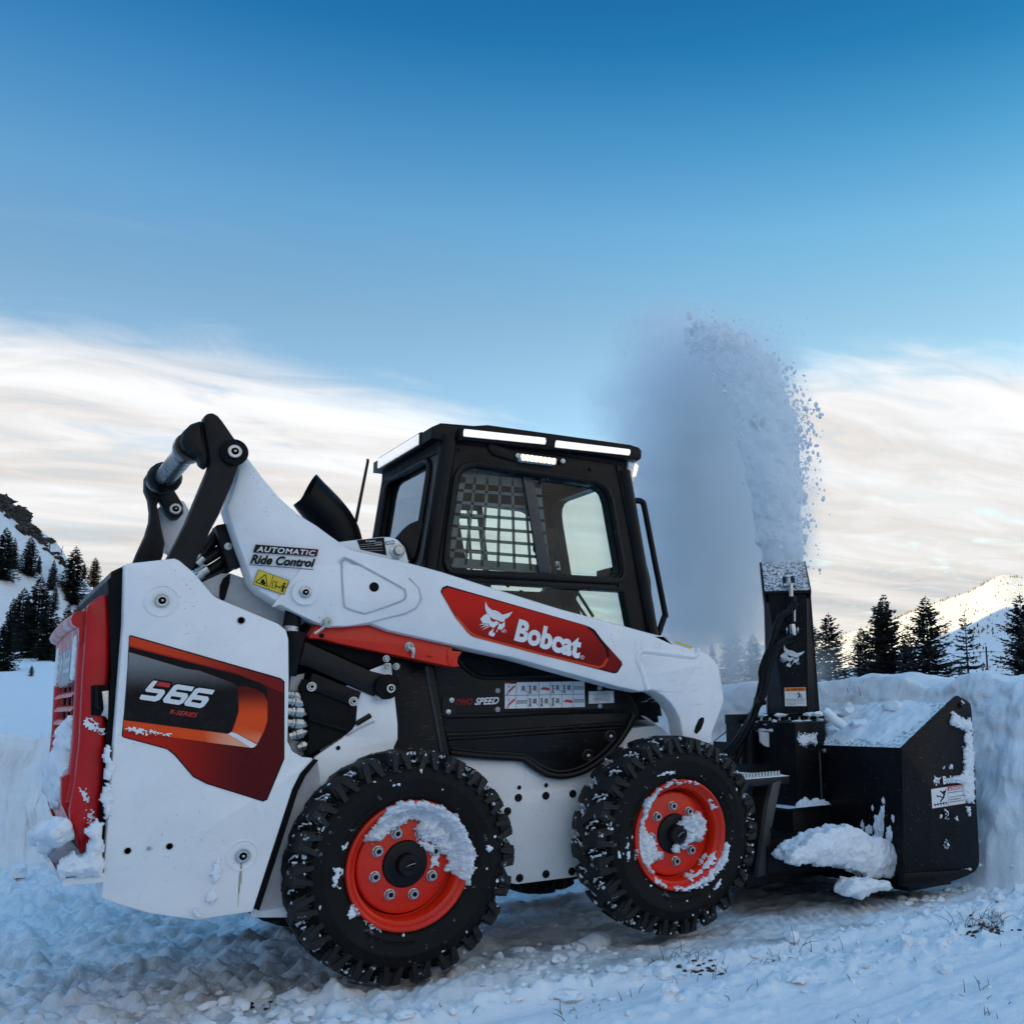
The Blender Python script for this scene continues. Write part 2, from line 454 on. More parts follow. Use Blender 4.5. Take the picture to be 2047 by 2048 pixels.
# ------------------------------------------------------------------ materials
class NT:
    def __init__(s, name):
        s.m = bpy.data.materials.new(name); s.m.use_nodes = True; s.N = s.m.node_tree.nodes; s.L = s.m.node_tree.links
        s.b = s.N['Principled BSDF']; s.out = s.N['Material Output']
    def new(s, t, **k):
        n = s.N.new(t)
        for a, v in k.items(): setattr(n, a, v)
        return n
    def link(s, a, b): s.L.new(a, b)
    def math(s, op, a, b=None, clamp=False):
        n = s.N.new('ShaderNodeMath'); n.operation = op; n.use_clamp = clamp
        for i, v in enumerate((a, b)):
            if v is None: continue
            if isinstance(v, (int, float)): n.inputs[i].default_value = v
            else: s.L.new(v, n.inputs[i])
        return n.outputs[0]
    def coord(s, scale=(1, 1, 1), rot=(0, 0, 0), kind='Object'):
        if not hasattr(s, 'tc'): s.tc = s.N.new('ShaderNodeTexCoord')
        mp = s.N.new('ShaderNodeMapping'); s.L.new(s.tc.outputs[kind], mp.inputs[0])
        mp.inputs['Scale'].default_value = scale; mp.inputs['Rotation'].default_value = rot
        return mp.outputs[0]
    def noise(s, scale, detail=4, rough=.5, vec=None, dist=0.0):
        n = s.N.new('ShaderNodeTexNoise'); s.L.new(vec if vec is not None else s.coord(), n.inputs['Vector'])
        n.inputs['Scale'].default_value = scale; n.inputs['Detail'].default_value = detail; n.inputs['Roughness'].default_value = rough
        n.inputs['Distortion'].default_value = dist
        return n.outputs[0]
    def step(s, x, lo, hi, a=0.0, b=1.0):
        n = s.N.new('ShaderNodeMapRange'); n.interpolation_type = 'SMOOTHSTEP'; s.L.new(x, n.inputs[0])
        n.inputs[1].default_value = lo; n.inputs[2].default_value = hi; n.inputs[3].default_value = a; n.inputs[4].default_value = b
        return n.outputs[0]
    def mix(s, f, a, b):
        n = s.N.new('ShaderNodeMix'); n.data_type = 'RGBA'
        for i, v in ((0, f), (6, a), (7, b)):
            if isinstance(v, (int, float)): n.inputs[i].default_value = v
            elif isinstance(v, tuple): n.inputs[i].default_value = (*v, 1)
            else: s.L.new(v, n.inputs[i])
        return n.outputs[2]
    def col(s, v):
        if isinstance(v, tuple): s.b.inputs['Base Color'].default_value = (*v, 1)
        else: s.L.new(v, s.b.inputs['Base Color'])
    def rough(s, v):
        if isinstance(v, (int, float)): s.b.inputs['Roughness'].default_value = v
        else: s.L.new(v, s.b.inputs['Roughness'])
    def bump(s, h, strength, dist):
        n = s.N.new('ShaderNodeBump'); n.inputs['Strength'].default_value = strength; n.inputs['Distance'].default_value = dist
        s.L.new(h, n.inputs['Height']); s.L.new(n.outputs[0], s.b.inputs['Normal'])
SNOWC = (.82, .865, .915)
def mat(name, c, rough=.5, metal=0.0, coat=0.0, var=.12, vs_=9., bump=0.0, bs=60., spec=.5):
    t = NT(name); n = t.noise(vs_, 5, .6)
    t.col(t.mix(t.step(n, .3, .7), tuple(x*(1-var) for x in c), tuple(min(1, x*(1+var)) for x in c)))
    t.rough(t.step(t.noise(vs_*2.7, 3), .3, .7, max(rough-.08, .02), rough+.08)); t.b.inputs['Metallic'].default_value = metal
    t.b.inputs['Specular IOR Level'].default_value = spec; t.b.inputs['Coat Weight'].default_value = coat; t.b.inputs['Coat Roughness'].default_value = .15
    if bump: t.bump(t.noise(bs, 3), bump, .002)
    return t.m
def painted_white(name, frost=0.0):
    t = NT(name)
    base = t.mix(t.step(t.noise(3.5, 5, .6), .3, .75), (.76, .78, .80), (.85, .865, .88))
    spat = t.step(t.noise(130, 2, .5), .70, .735)                      # mud spatter
    where = t.step(t.noise(5, 3), .42, .62)
    base = t.mix(t.math('MULTIPLY', t.math('MULTIPLY', spat, where), .75), base, (.10, .085, .07))
    streak = t.step(t.noise(16, 4, .6, t.coord((1.2, 1, 9), (0, R(24), 0))), .66, .74)
    base = t.mix(t.math('MULTIPLY', streak, .10), base, (.20, .19, .18))
    film = t.step(t.noise(2.2, 6, .65), .42, .7)
    base = t.mix(t.math('MULTIPLY', film, .20), base, (.50, .50, .50))
    runs = t.step(t.noise(20, 4, .6, t.coord((1, 1, .10))), .60, .74)          # dried melt-water runs
    base = t.mix(t.math('MULTIPLY', t.math('MULTIPLY', runs, t.step(t.noise(3, 3), .45, .6)), .28), base, (.40, .40, .40))
    grit = t.step(t.noise(420, 2, .5), .66, .72)
    base = t.mix(t.math('MULTIPLY', t.math('MULTIPLY', grit, t.step(t.noise(2.6, 4), .45, .62)), .35), base, (.25, .24, .23))
    if frost:
        fr = t.step(t.noise(26, 5, .7), .46, .62)
        base = t.mix(t.math('MULTIPLY', fr, frost), base, SNOWC)
        t.bump(t.noise(40, 6, .7), .3, .006)
    t.col(base); t.rough(t.step(t.noise(8, 4), .3, .7, .24, .42)); t.b.inputs['Coat Weight'].default_value = .10
    return t.m
def dusted(name, c, rough, up=0.0, specks=.70, dens=1.0, scratch=0.0, metal=0.0, big=0.0, spec=.35):
    """dark surface with blown snow: specks everywhere, a film where it faces up"""
    t = NT(name)
    base = t.mix(t.step(t.noise(7, 5, .6), .3, .7), tuple(x*.75 for x in c), tuple(x*1.35 for x in c))
    if scratch:
        for rot, sc in (((0, R(52), 0), (5, 1, 90)), ((0, R(-38), 0), (4, 1, 110))):
            sct = t.step(t.noise(3.2, 3, .6, t.coord(sc, rot)), .60, .72)
            sct = t.math('MULTIPLY', sct, t.step(t.noise(4.5, 3), .46, .66))
            base = t.mix(t.math('MULTIPLY', sct, scratch), base, (.30, .30, .31))
    fac = t.math('MULTIPLY', t.step(t.noise(210, 2, .5), specks, specks+.05), dens)
    if big:
        fac = t.math('MAXIMUM', fac, t.math('MULTIPLY', t.step(t.noise(24, 5, .65), .635, .665), big))
    if up:
        g = t.new('ShaderNodeNewGeometry'); sp = t.new('ShaderNodeSeparateXYZ'); t.link(g.outputs['Normal'], sp.inputs[0])
        film = t.math('ADD', t.math('MULTIPLY', sp.outputs[2], up), t.math('MULTIPLY', t.math('SUBTRACT', t.noise(60, 5, .75), .5), 1.6))
        film = t.math('MULTIPLY', t.step(film, .35, .75), t.step(sp.outputs[2], .05, .4))
        fac = t.math('MAXIMUM', fac, film)
    t.b.inputs['Specular IOR Level'].default_value = spec
    t.col(t.mix(fac, base, SNOWC))
    t.rough(t.math('ADD', t.math('MULTIPLY', fac, .5), rough, clamp=True)); t.b.inputs['Metallic'].default_value = metal
    t.bump(t.math('ADD', t.math('MULTIPLY', t.noise(160, 3), .3), fac), .35, .002)
    return t.m
def snow_mat(name, c=SNOWC, scale=1.0, bump=.6, dirt=0.0, shade_dirt=False):
    t = NT(name)
    a = t.noise(14*scale, 6, .62); b = t.noise(95*scale, 4, .6); d = t.noise(420*scale, 2, .6)
    h = t.math('ADD', t.math('ADD', t.math('MULTIPLY', a, 1.0), t.math('MULTIPLY', b, .38)), t.math('MULTIPLY', d, .14))
    t.bump(h, bump, .022/scale)
    base = t.mix(t.step(a, .3, .7), tuple(x*.94 for x in c), c)
    if dirt:
        dd = t.math('MULTIPLY', t.step(t.noise(3.0*scale, 5, .7), .60, .72), t.step(t.noise(30*scale, 4, .7), .48, .66))
        base = t.mix(t.math('MULTIPLY', dd, dirt), base, (.16, .13, .10))
    if shade_dirt:           # shade under the machine painted into the snow, with some packed dirt
        at_ = t.new('ShaderNodeAttribute'); at_.attribute_name = 'shade_dirt'
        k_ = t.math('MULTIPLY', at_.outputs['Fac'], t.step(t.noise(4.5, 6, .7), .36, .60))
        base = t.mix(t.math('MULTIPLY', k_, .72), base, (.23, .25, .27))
    t.col(base); t.rough(.82); t.b.inputs['Specular IOR Level'].default_value = .25
    return t.m
def grad(name, c0, c1, axis=2, lo=0.0, hi=1.0, rough=.3, mid=None):
    """printed two-tone film: a gradient that is part of the print"""
    t = NT(name); sp = t.new('ShaderNodeSeparateXYZ'); t.link(t.coord(), sp.inputs[0])
    f = t.step(sp.outputs[axis], lo, hi)
    n = t.step(t.noise(60, 3), .2, .8, -.03, .03); f = t.math('ADD', f, n, clamp=True)
    t.col(t.mix(f, c0, c1)); t.rough(rough); t.b.inputs['Specular IOR Level'].default_value = .14
    return t.m
def glow(name, c, strength):
    t = NT(name); t.col((.8, .8, .8)); t.b.inputs['Emission Color'].default_value = (*c, 1)
    dots = t.step(t.noise(300, 0, 0), .4, .6, strength*.55, strength)
    t.link(dots, t.b.inputs['Emission Strength']); return t.m
def glass_mat(name, tint, refl=1.0, dirt=.014):
    t = NT(name); tr = t.new('ShaderNodeBsdfTransparent'); tr.inputs[0].default_value = (*tint, 1)
    gl = t.new('ShaderNodeBsdfGlossy'); gl.inputs['Roughness'].default_value = .015
    lw = t.new('ShaderNodeLayerWeight'); lw.inputs[0].default_value = .5
    sch = t.math('ADD', t.math('MULTIPLY', t.math('POWER', lw.outputs['Facing'], 5.0), .96), .04)      # same from both sides of a single pane
    mx = t.new('ShaderNodeMixShader'); t.link(t.math('MULTIPLY', sch, refl, clamp=True), mx.inputs[0])
    t.link(tr.outputs[0], mx.inputs[1]); t.link(gl.outputs[0], mx.inputs[2])
    df = t.new('ShaderNodeBsdfDiffuse'); df.inputs[0].default_value = (.6, .62, .62, 1)
    m2 = t.new('ShaderNodeMixShader'); t.link(t.step(t.noise(6, 6, .7), .35, .8, 0.0, dirt), m2.inputs[0])
    t.link(mx.outputs[0], m2.inputs[1]); t.link(df.outputs[0], m2.inputs[2]); t.link(m2.outputs[0], t.out.inputs[0])
    return t.m

WHITE = painted_white('white_paint')
WFROST = painted_white('frosted_white_paint', .8)
WSHADE = mat('grey_and_shaded_white', (.46, .47, .49), .45, var=.15)  # grey parts, and white paint darkened where it lies in shade
BLACK = mat('black_paint', (.0045, .005, .006), .36, var=.35, bump=.15, bs=220, spec=.16)
BLACKW = mat('worn_black_steel', (.007, .0075, .009), .42, var=.6, vs_=5, bump=.2, bs=140, spec=.20)
PLASTIC = dusted('black_plastic', (.005, .0052, .006), .32, 0, .74, .6, scratch=.28, spec=.2)
MATTE = mat('matte_black', (.0035, .0035, .004), .65, var=.3, spec=.15)
DARKIN = mat('dark_interior', (.006, .006, .007), .6, var=.4, spec=.2)
DUST = dusted('snow_dusted_black', (.005, .0055, .007), .4, .75, .70, .9)
DUSTL = dusted('snow_speckled_black', (.005, .0056, .0075), .36, .35, .725, .8, spec=.14)
GREYST = mat('grey_steel_plate', (.035, .037, .040), .42, var=.25, bump=.2, bs=200)
RED = mat('red_hood_paint', (.50, .006, .008), .28, coat=.08, spec=.3, var=.12, vs_=4)
REDD = mat('red_grille_paint', (.25, .010, .012), .35, var=.3)
RFROST = dusted('red_paint_with_frost', (.40, .012, .014), .25, 0, .69, .9, big=.8)
ORANGE = mat('orange_red_paint', (.66, .021, .004), .30, coat=.05, spec=.35, var=.10, vs_=6)
RUBBER = dusted('tyre_rubber', (.0055, .0055, .0062), .75, 0, .775, .5, big=.15, spec=.22)
LUG = dusted('tyre_lug_rubber', (.016, .016, .017), .7, 0, .75, .7, big=.45, spec=.3)
TREAD = dusted('snow_filled_tread', (.004, .004, .0045), .8, 0, .68, 1., big=.9, spec=.15)
SEAL = mat('rubber_seal', (.004, .004, .0045), .5, var=.3, spec=.3)
STEEL = mat('bright_steel', (.48, .49, .50), .30, metal=1., var=.12, vs_=30)
ZINC = mat('zinc_bolt', (.42, .46, .47), .32, metal=.9, var=.2, vs_=50)
CHROME = mat('dark_chrome', (.28, .30, .33), .10, metal=1., var=.15, vs_=12)
TUBEP = mat('glossy_black_tube', (.006, .007, .010), .24, var=.2, spec=.45)
SNOW = snow_mat('packed_snow', scale=1.8, bump=.45)
SNOWG = snow_mat('ground_snow', scale=1.0, bump=.5, dirt=.10, shade_dirt=True)
SNOWH = snow_mat('hill_snow', scale=.02, bump=.8)
GLASS = glass_mat('cab_glass', (.76, .87, .86), .9)
GLASSR = glass_mat('tinted_rear_glass', (.30, .42, .50), 3.2)
LENS = mat('lamp_lens', (.72, .74, .76), .1, coat=.8, var=.3, vs_=60)
LED = glow('lit_led_bar', (1.0, .93, .84), .16)
LEDDOT = glow('lit_led', (1.0, .97, .92), .9)
AMBER = glow('lit_work_lamp', (1.0, .66, .26), .8)
D_BLACK = mat('decal_black', (.004, .004, .005), .35, spec=.12)
D_WHITE = mat('decal_white', (.72, .74, .76), .35, var=.04)
D_RED = mat('decal_red', (.50, .010, .012), .3)
D_YEL = mat('decal_yellow', (.62, .46, .015), .4, var=.06)
D_ORG = mat('decal_orange', (.72, .20, .02), .4, var=.06)
D_GREY = mat('decal_grey', (.32, .33, .34), .4)
MESHP = mat('guard_plate', (.13, .14, .14), .5, var=.3)
RUST = mat('rust_run', (.50, .44, .36), .8, var=.3)
# ------------------------------------------------------------------ the skid-steer loader
YM = 0.75                                   # its centre plane
LD = empty('skid_steer_loader', (0.15, YM, 0.03),
           label='white and red skid steer loader with black cab and snowy tyres, lights lit', category='skid steer loader')
def mirror(pts3): return [(x, 2*YM-y, z) for x, y, z in pts3]

LOGO = [[(187,135),(180,190),(185,240),(205,285),(235,320),(275,350),(315,360),(345,372),(380,385),(415,378),(418,352),(460,330),(490,295),(510,260),(475,275),(430,290),(385,298),(345,265),(300,245),(262,242),(215,205),(197,170)],
 [(200,285),(160,310),(122,350),(145,395),(225,405),(240,440),(275,455),(300,450),(310,430),(330,420),(335,395),(325,375),(310,370),(300,385),(265,385),(245,365),(240,330)],
 [(345,380),(340,410),(345,430),(335,445),(325,465),(345,475),(375,480),(395,460),(415,445),(418,380),(400,395),(375,415),(355,410)],
 [(270,465),(262,490),(240,495),(222,525),(225,545),(280,565),(295,545),(300,515),(275,520),(275,495),(285,470)],
 [(325,475),(335,480),(320,510),(310,505)],
 [(105,420),(160,404),(222,409),(222,421),(160,416)],[(120,457),(168,428),(225,424),(225,434),(172,438)],[(145,487),(178,455),(225,438),(226,447),(184,463)],
 [(388,462),(420,478),(447,510),(416,486)],[(378,475),(410,494),(430,522),(402,500)],[(371,486),(392,500),(407,523),(384,506)]]
def logo(mb, surf, mat, box=None):
    """the animal-head emblem; box = picture corners TL,TR,BR,BL or None for where it sits on the arm"""
    for poly in LOGO:
        if box is None: q = rl(poly)
        else:
            tl, tr, br, bl = (np.array(b) for b in box); q = []
            for a, c in poly:
                a, c = (a-105)/405, (c-135)/430
                q.append((1-c)*((1-a)*tl+a*tr)+c*((1-a)*bl+a*br))
        sflat(mb, q, surf, mat)

def hexbolt(mb, c, r, y, mat=None, head=.012, washer=True, hole=True):
    """c=(x,z); bolt head standing out of the plane Y=y"""
    mat = mat or ZINC
    if washer: mb.lathe([(r*1.35, y), (r*1.35, y-.003), (0.0, y-.003)], mat, 16, (c[0], 0, c[1]))
    mb.lathe([(r, y-.002), (r, y-head), (r*.85, y-head-.002), (r*.5, y-head-.002), (r*.45, y-head+.005), (0, y-head+.005)], mat, 6, (c[0], 0, c[1]), ph=.3)
def pin(mb, c, r, y, mat, inner, out=.012):
    """pivot pin end: turned ring with a dark centre and grease nipple"""
    cc = (c[0], 0, c[1])
    mb.lathe([(r, y), (r, y-out*.8), (r*.9, y-out), (r*.55, y-out), (r*.5, y-out+.006), (r*.5, y-out+.012)], mat, 24, cc)
    mb.lathe([(r*.5, y-out+.008), (0, y-out+.008)], inner, 16, cc)
    mb.lathe([(r*.2, y-out+.008), (r*.2, y-out-.004), (0, y-out-.006)], mat, 10, cc)
def at(uv, y):
    p = P(uv, y); return (p[0], p[2])
def scale_at(uv, y):                        # metres per picture pixel there (along Z)
    return abs(P((uv[0], uv[1]-10), y)[2]-P((uv[0], uv[1]+10), y)[2])/20

def build_loader():
    # ---- chassis -------------------------------------------------------------
    Y0 = .34
    m = MB()
    prof = [(-.90,.50),(-.66,.40),(-.46,.33),(-.30,.275),(-.20,.262),(1.30,.262),(1.40,.34),(1.43,.62),(1.40,.78)]
    prof += [at(q, Y0) for q in re_([(770,1650),(470,1420),(400,1375),(320,1380)])]+[(1.22,.86),(.10,.80),(-.30,1.0),(-.90,1.02)]
    m.solid(ccw(prof), 2*(YM-Y0), lambda a, d, c: (a, Y0+d, c), WHITE, .008)
    # bolted access plate between the wheels
    pl = r3([(1425,1390),(1500,1315),(1560,1300),(1880,1275),(1985,1330),(1985,1800),(1960,1840),(1525,1895),(1440,1880)])
    m.plate(pl, Y0-.006, .006, WHITE, .002, .02)
    for q in r3([(1532,1338),(1709,1325),(1882,1312),(1462,1425),(1540,1855),(1709,1830),(1876,1812)]):
        hexbolt(m, at(q, Y0-.006), .012, Y0-.006, BLACKW)
    for q in r3([(1537,1272),(1710,1258)]):
        m.lathe([(.009, Y0-.003), (0, Y0-.0031)], MATTE, 12, (at(q, Y0)[0], 0, at(q, Y0)[1]))
    ch = m.build('chassis', LD)
    # axle housing stubs under the near side
    # fender plate behind the pivot
    m = MB()
    fp = rc([(900,830),(1110,750),(1122,930),(1140,960),(1145,1120),(1175,1400),(1175,1560),(1130,1650)])+[(840,1560),(840,1700),(640,1835),(500,1836),(520,1760),(600,1545),(632,1512)]+rc([(620,1530),(520,1330),(560,1060),(700,960)])
    m.plate(fp, .17, .012, WHITE, .003, .012)
    m.tube([P(q, .168) for q in rc([(740,1400),(890,1310)])], .010, BLACKW, 8)
    m.tube([P(q, .168) for q in rc([(640,1520),(760,1450),(930,1370)])], .004, WSHADE, 6)
    m.lathe([(.008, .168), (0, .1679)], MATTE, 12, (at(rc([(552,1650)])[0], .17)[0], 0, at(rc([(552,1650)])[0], .17)[1]))
    m.build('fender', LD)
    # dark strip along the edge of the wheel arch
    m = MB()
    edge = r2([(1820,890),(1740,990),(1690,1090),(1440,1860)])
    off = [(q[0]+11, q[1]+4) for q in edge]
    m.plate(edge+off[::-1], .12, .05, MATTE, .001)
    m.plate([(q[0]+9, q[1]+4) for q in edge]+[(575,1812),(640,1560)], .16, .2, WSHADE, 0)  # chassis wall, its white greyed for the shade
    m.build('wheel_arch', LD)

    # ---- rear side panel -----------------------------------------------------
    YP = .05
    out = r1([(607,1165),(612,1125),(640,1115),(930,1083),(960,1095),(1050,1170),(1180,1320),(1215,1343),(1600,1505),(1648,1545),(1665,1600)])
    out += r2([(1668,390),(1660,780),(1690,845),(1752,882),(1815,888),(1822,900),(1740,990),(1690,1090),(1440,1860),(1428,1882)])
    out += [(392,1841),(300,1828),(232,1808),(203,1797),(246,1249)]
    mats = (WHITE,)
    m = MB(); m.plate(out, YP, .20, WHITE, .007)
    for q, r in ((r1([(848,1357)])[0], 32), (r2([(1367,1515)])[0], 31)):
        s_ = scale_at(q, YP)*r; c = at(q, YP); cc = (c[0], 0, c[1])
        m.lathe([(s_*1.03, YP), (s_, YP-.003), (s_*.93, YP-.0035), (s_*.88, YP-.001), (s_*.8, YP-.0008), (0, YP-.0008)], WHITE, 40, cc)
    for q, r in ((r1([(1358,1484)])[0], 7.5), (r2([(628,1487)])[0], 7), (r2([(897,1458)])[0], 7)):
        s_ = scale_at(q, YP)*r; c = at(q, YP)
        m.lathe([(s_*1.15, YP+.001), (s_*1.1, YP-.002), (s_*.95, YP-.0022), (s_*.85, YP-.0015)], WSHADE, 20, (c[0], 0, c[1]))
        m.lathe([(s_*.95, YP-.0016), (0, YP-.0016)], MATTE, 20, (c[0], 0, c[1]))
    # weathering: rust run under the lower pivot, frozen splashes
    sp_ = m.build('side_panel', LD)
    for q, r in ((r1([(848,1357)])[0], 13), (r2([(1367,1520)])[0], 14)):
        b = MB(); pin(b, at(q, YP), scale_at(q, YP)*r, YP, ZINC, MATTE); b.build('pivot_pin', sp_)
    b = MB(); b.lathe([(.006, YP), (.006, YP-.004), (0, YP-.004)], ZINC, 10, (at(r2([(765,1472)])[0], YP)[0], 0, at(r2([(765,1472)])[0], YP)[1]))
    b.build('screw', sp_)
    b = MB(); S = on(YP-.0012)
    for pts, w_ in (([(1357,1560),(1352,1680),(1345,1760)], 3.0), ([(1362,1570),(1360,1700)], 1.6), ([(1348,1640),(1340,1850)], 1.4)):
        stroke(b, r2(pts), w_, S, RUST)
    b.build('rust_run', sp_)
    for k, poly in enumerate(([(1150,1640),(1190,1560),(1215,1545),(1240,1600),(1235,1660),(1190,1690),(1160,1680)], [(1130,1760),(1170,1700),(1200,1720),(1215,1790),(1170,1830),(1125,1800)],
                              [(1040,1880),(1080,1840),(1105,1900),(1060,1925)])):
        b = MB(); snow_patch(b, xz(r2(poly), YP), lambda a, c, h: (a, YP-h, c), SNOW, .014, .004, .004, .008, seed=k); b.build('frozen_splash', sp_)
    b = MB(); seam = xz(r2([(490,800),(520,800),(545,930),(530,1100),(520,1260),(495,1300),(470,1250),(480,1050)]), YP)
    snow_patch(b, seam, lambda a, c, h: (a, YP-h, c), SNOW, .012, .05, .004, .012, seed=8)
    b.build('seam_snow', sp_)

    # ---- big side decal ------------------------------------------------------
    d = MB(); L0 = .0014; k_ = [0]
    def S_():
        k_[0] += 1; return on(YP-L0-.0005*k_[0])
    G_main = grad('decal_red_field', (.56, .016, .007), (.085, .003, .004), 0, -.93, -.54)
    G_band = grad('decal_band', (.62, .05, .012), (.20, .010, .008), 0, -.86, -.50)
    zu0, zu1 = P(r2([(1500,620)])[0], .05)[2], P(r2([(1500,452)])[0], .05)[2]
    G_u = grad('decal_scoop', (.78, .075, .014), (.10, .005, .005), 2, zu0, zu1)
    G_in = grad('decal_inner', (.004, .004, .005), (.20, .21, .22), 2, 1.03, 1.16)
    outer = [(637,102),(648,97),(1612,374),(1638,396),(1637,895),(1527,1158),(1500,1170),(1138,1057),(1050,1012),(930,872),(880,832),(598,756),(590,745),(604,600),(628,300)]
    sflat(d, r2(outer), S_(), D_BLACK)
    inner = [(640,110),(650,106),(1608,383),(1630,402),(1629,893),(1521,1150),(1500,1162),(1142,1050),(1056,1005),(936,865),(884,825),(598,749),(611,600),(634,300)]
    sflat(d, r2(inner), S_(), G_main)
    sflat(d, r2([(640,110),(650,106),(1608,383),(1628,402),(1628,470),(1500,415),(1330,345),(640,160)]), S_(), G_band)
    sflat(d, r2([(638,172),(1330,352),(1480,405),(1525,440),(1528,500),(1350,440),(1310,405),(1090,325),(1000,312),(636,205)]), S_(), D_BLACK)
    sflat(d, r2([(1340,425),(1390,428),(1460,448),(1508,478),(1528,530),(1527,650),(1502,725),(1462,800),(1445,818),(1425,824),(1000,768),(600,712),(604,645),(1000,698),(1275,734),(1297,720),(1322,655),(1342,590)]), S_(), G_u)
    xg0, xg1 = P(r2([(1080,740)])[0], .05)[0], P(r2([(1330,770)])[0], .05)[0]
    sflat(d, r2([(1100,711),(1275,734),(1297,721),(1330,740),(1462,802),(1445,818),(1425,824),(1140,788)]), S_(), grad('decal_sheen', (.76, .075, .014), (.80, .36, .22), 0, xg0, xg1))
    sflat(d, r2([(1272,734),(1298,722),(1330,733),(1458,803),(1440,820),(1420,823),(1330,765)]), S_(), D_WHITE)
    sflat(d, r2([(1315,690),(1330,650),(1440,700),(1495,730),(1464,797),(1330,731),(1299,721)]), S_(), grad('decal_sheen_edge', (.80, .22, .10), (.78, .08, .015), 2, P(r2([(1400,790)])[0], .05)[2], P(r2([(1400,690)])[0], .05)[2]))
    sflat(d, r2([(637,207),(1000,314),(1088,327),(1308,408),(1338,432),(1342,590),(1297,718),(1276,730),(604,643),(612,600),(633,300)]), S_(), G_in)
    rq = reg(270, 1350, .155678)
    sflat(d, rq([(255,52),(475,90),(482,125),(545,102),(770,135),(772,153),(825,147),(1035,180),(1043,200),(1005,262),(970,268),(966,310),(905,408),(840,437),(640,408),(622,390),(560,397),(365,369),(342,350),(270,350),(60,321),(48,300),(75,235),(132,238),(123,185),(195,90)]), S_(), D_BLACK)
    s_ = S_(); h_ = S_()
    sflat(d, rq([(235,75),(293,77),(222,172),(372,192),(384,215),(380,240),(318,318),(258,342),(68,315),(58,300),(80,252),(258,276),(290,250),(296,236),(140,215),(132,190),(205,100)]), s_, D_WHITE)
    sflat(d, rq([(545,120),(762,155),(728,210),(540,185),(520,215),(668,238),(680,260),(676,285),(615,362),(560,386),(372,355),(358,325),(362,310),(500,135)]), s_, D_WHITE)
    sflat(d, rq([(825,165),(1025,195),(990,252),(812,226),(790,258),(936,280),(948,305),(942,330),(885,405),(835,427),(645,395),(632,370),(638,350),(775,180)]), s_, D_WHITE)
    for hq in ([(468,270),(596,290),(575,326),(448,306)], [(740,314),(862,330),(842,367),(718,346)]): sflat(d, rq(hq), h_, D_BLACK)
    sflat(d, rq([(312,86),(455,110),(450,135),(432,163),(265,138),(290,105)]), h_, D_RED)
    text(d, 'R-SERIES', rq([(455,442),(808,490),(788,548),(440,500)]), S_(), mat('decal_pink_red', (.66, .05, .05), .35, spec=.2), .006, .25)
    d.build('side_decal', sp_, smooth=False)
    d = MB()
    snow_patch(d, xz(r2([(605,685),(680,690),(800,715),(915,735),(905,760),(800,735),(690,735),(605,705)]), YP), lambda a, c, h: (a, YP-.009-h, c), SNOW, .004, .002, .0025, .010, fr=60)
    d.build('snow_dusting', sp_)

    # ---- tailgate ------------------------------------------------------------
    yn, yf = .12, 1.27
    side = [(217,1189),(221,1264),(219,1337),(216,1369),(212,1435),(210,1495),(205,1566),(199,1642),(178,1700),(162,1709),(143,1657),(139,1621),(151,1554),(159,1483),(166,1340),(169,1306),(171,1264),(172,1225),(177,1209),(192,1197),(204,1190)]
    sxz = xz(side, yn)
    t = MB()
    # outer shell: profile pushed across the machine, its middle set back behind the corner posts
    t.solid(sxz, .06, lambda a, dd, c: (a, yn+dd, c), RED, .012)
    t.solid(sxz, .06, lambda a, dd, c: (a, yf-dd, c), RED, .012)
    mid = [(x+(.035 if x < -.985 else 0), z) for x, z in sxz]
    t.solid(mid, yf-yn-.12, lambda a, dd, c: (a, yn+.06+dd, c), REDD)
    # rolled posts and top cowl
    def rear_x(z):
        p = sorted([(q[1], q[0]) for q in sxz if q[0] < -.985]); return float(np.interp(z, [a for a, b in p], [b for a, b in p]))
    for yy in (yn+.09, yf-.09):
        t.tube(catmull([(rear_x(z)+.025, yy, z) for z in np.linspace(.70, 1.30, 9)], 3), .040, RED, 12)
    top = [(x, z) for x, z in sxz if z > 1.2]
    t.solid([(-.965,1.36),(-.962,1.20),(-1.045,1.20),(-1.05,1.27),(-1.035,1.315),(-.99,1.35)], yf-yn-.10, lambda a, dd, c: (a, yn+.05+dd, c), RED, .0)
    t.tube([(-1.045, y_, 1.275+.012*math.sin((y_-yn)/(yf-yn)*math.pi)) for y_ in np.linspace(yn+.05, yf-.05, 12)], .028, RED, 10)
    # lower lip
    t.solid([(-1.055,.70),(-1.06,.78),(-1.02,.80),(-.96,.78),(-.96,.60),(-1.0,.58)], yf-yn-.16, lambda a, dd, c: (a, yn+.08+dd, c), RED, .0)
    tg = t.build('tailgate', LD, sharp=50)
    g = MB()
    for k in range(9):
        zc = 1.10-.047*k; x0 = rear_x(zc)+.03
        prof_ = [(x0+.01, zc+.012), (x0-.02, zc+.006), (x0-.038, zc-.006), (x0-.046, zc-.020), (x0-.036, zc-.010), (x0-.018, zc), (x0+.01, zc+.004)]
        g.solid(prof_, yf-yn-.32, lambda a, dd, c: (a, yn+.16+dd, c), RED)
    for yy in np.linspace(yn+.24, yf-.24, 4):
        g.tube([(rear_x(z)+.012, yy, z) for z in (.72, .9, 1.1)], .008, REDD, 6)
    g.build('grille', tg, sharp=60)
    # badge plate with emblem, between the tail lamps
    xr = rear_x(1.2)-.012
    g = MB(); g.solid([(.42,1.235),(.98,1.235),(1.0,1.20),(.97,1.095),(.90,1.075),(.50,1.075),(.43,1.095),(.40,1.20)], .03, lambda a, dd, c: (xr+dd, a, c), D_GREY, 0)
    sx = lambda q: (xr-.0015, q[0], q[1])
    g2 = MB()
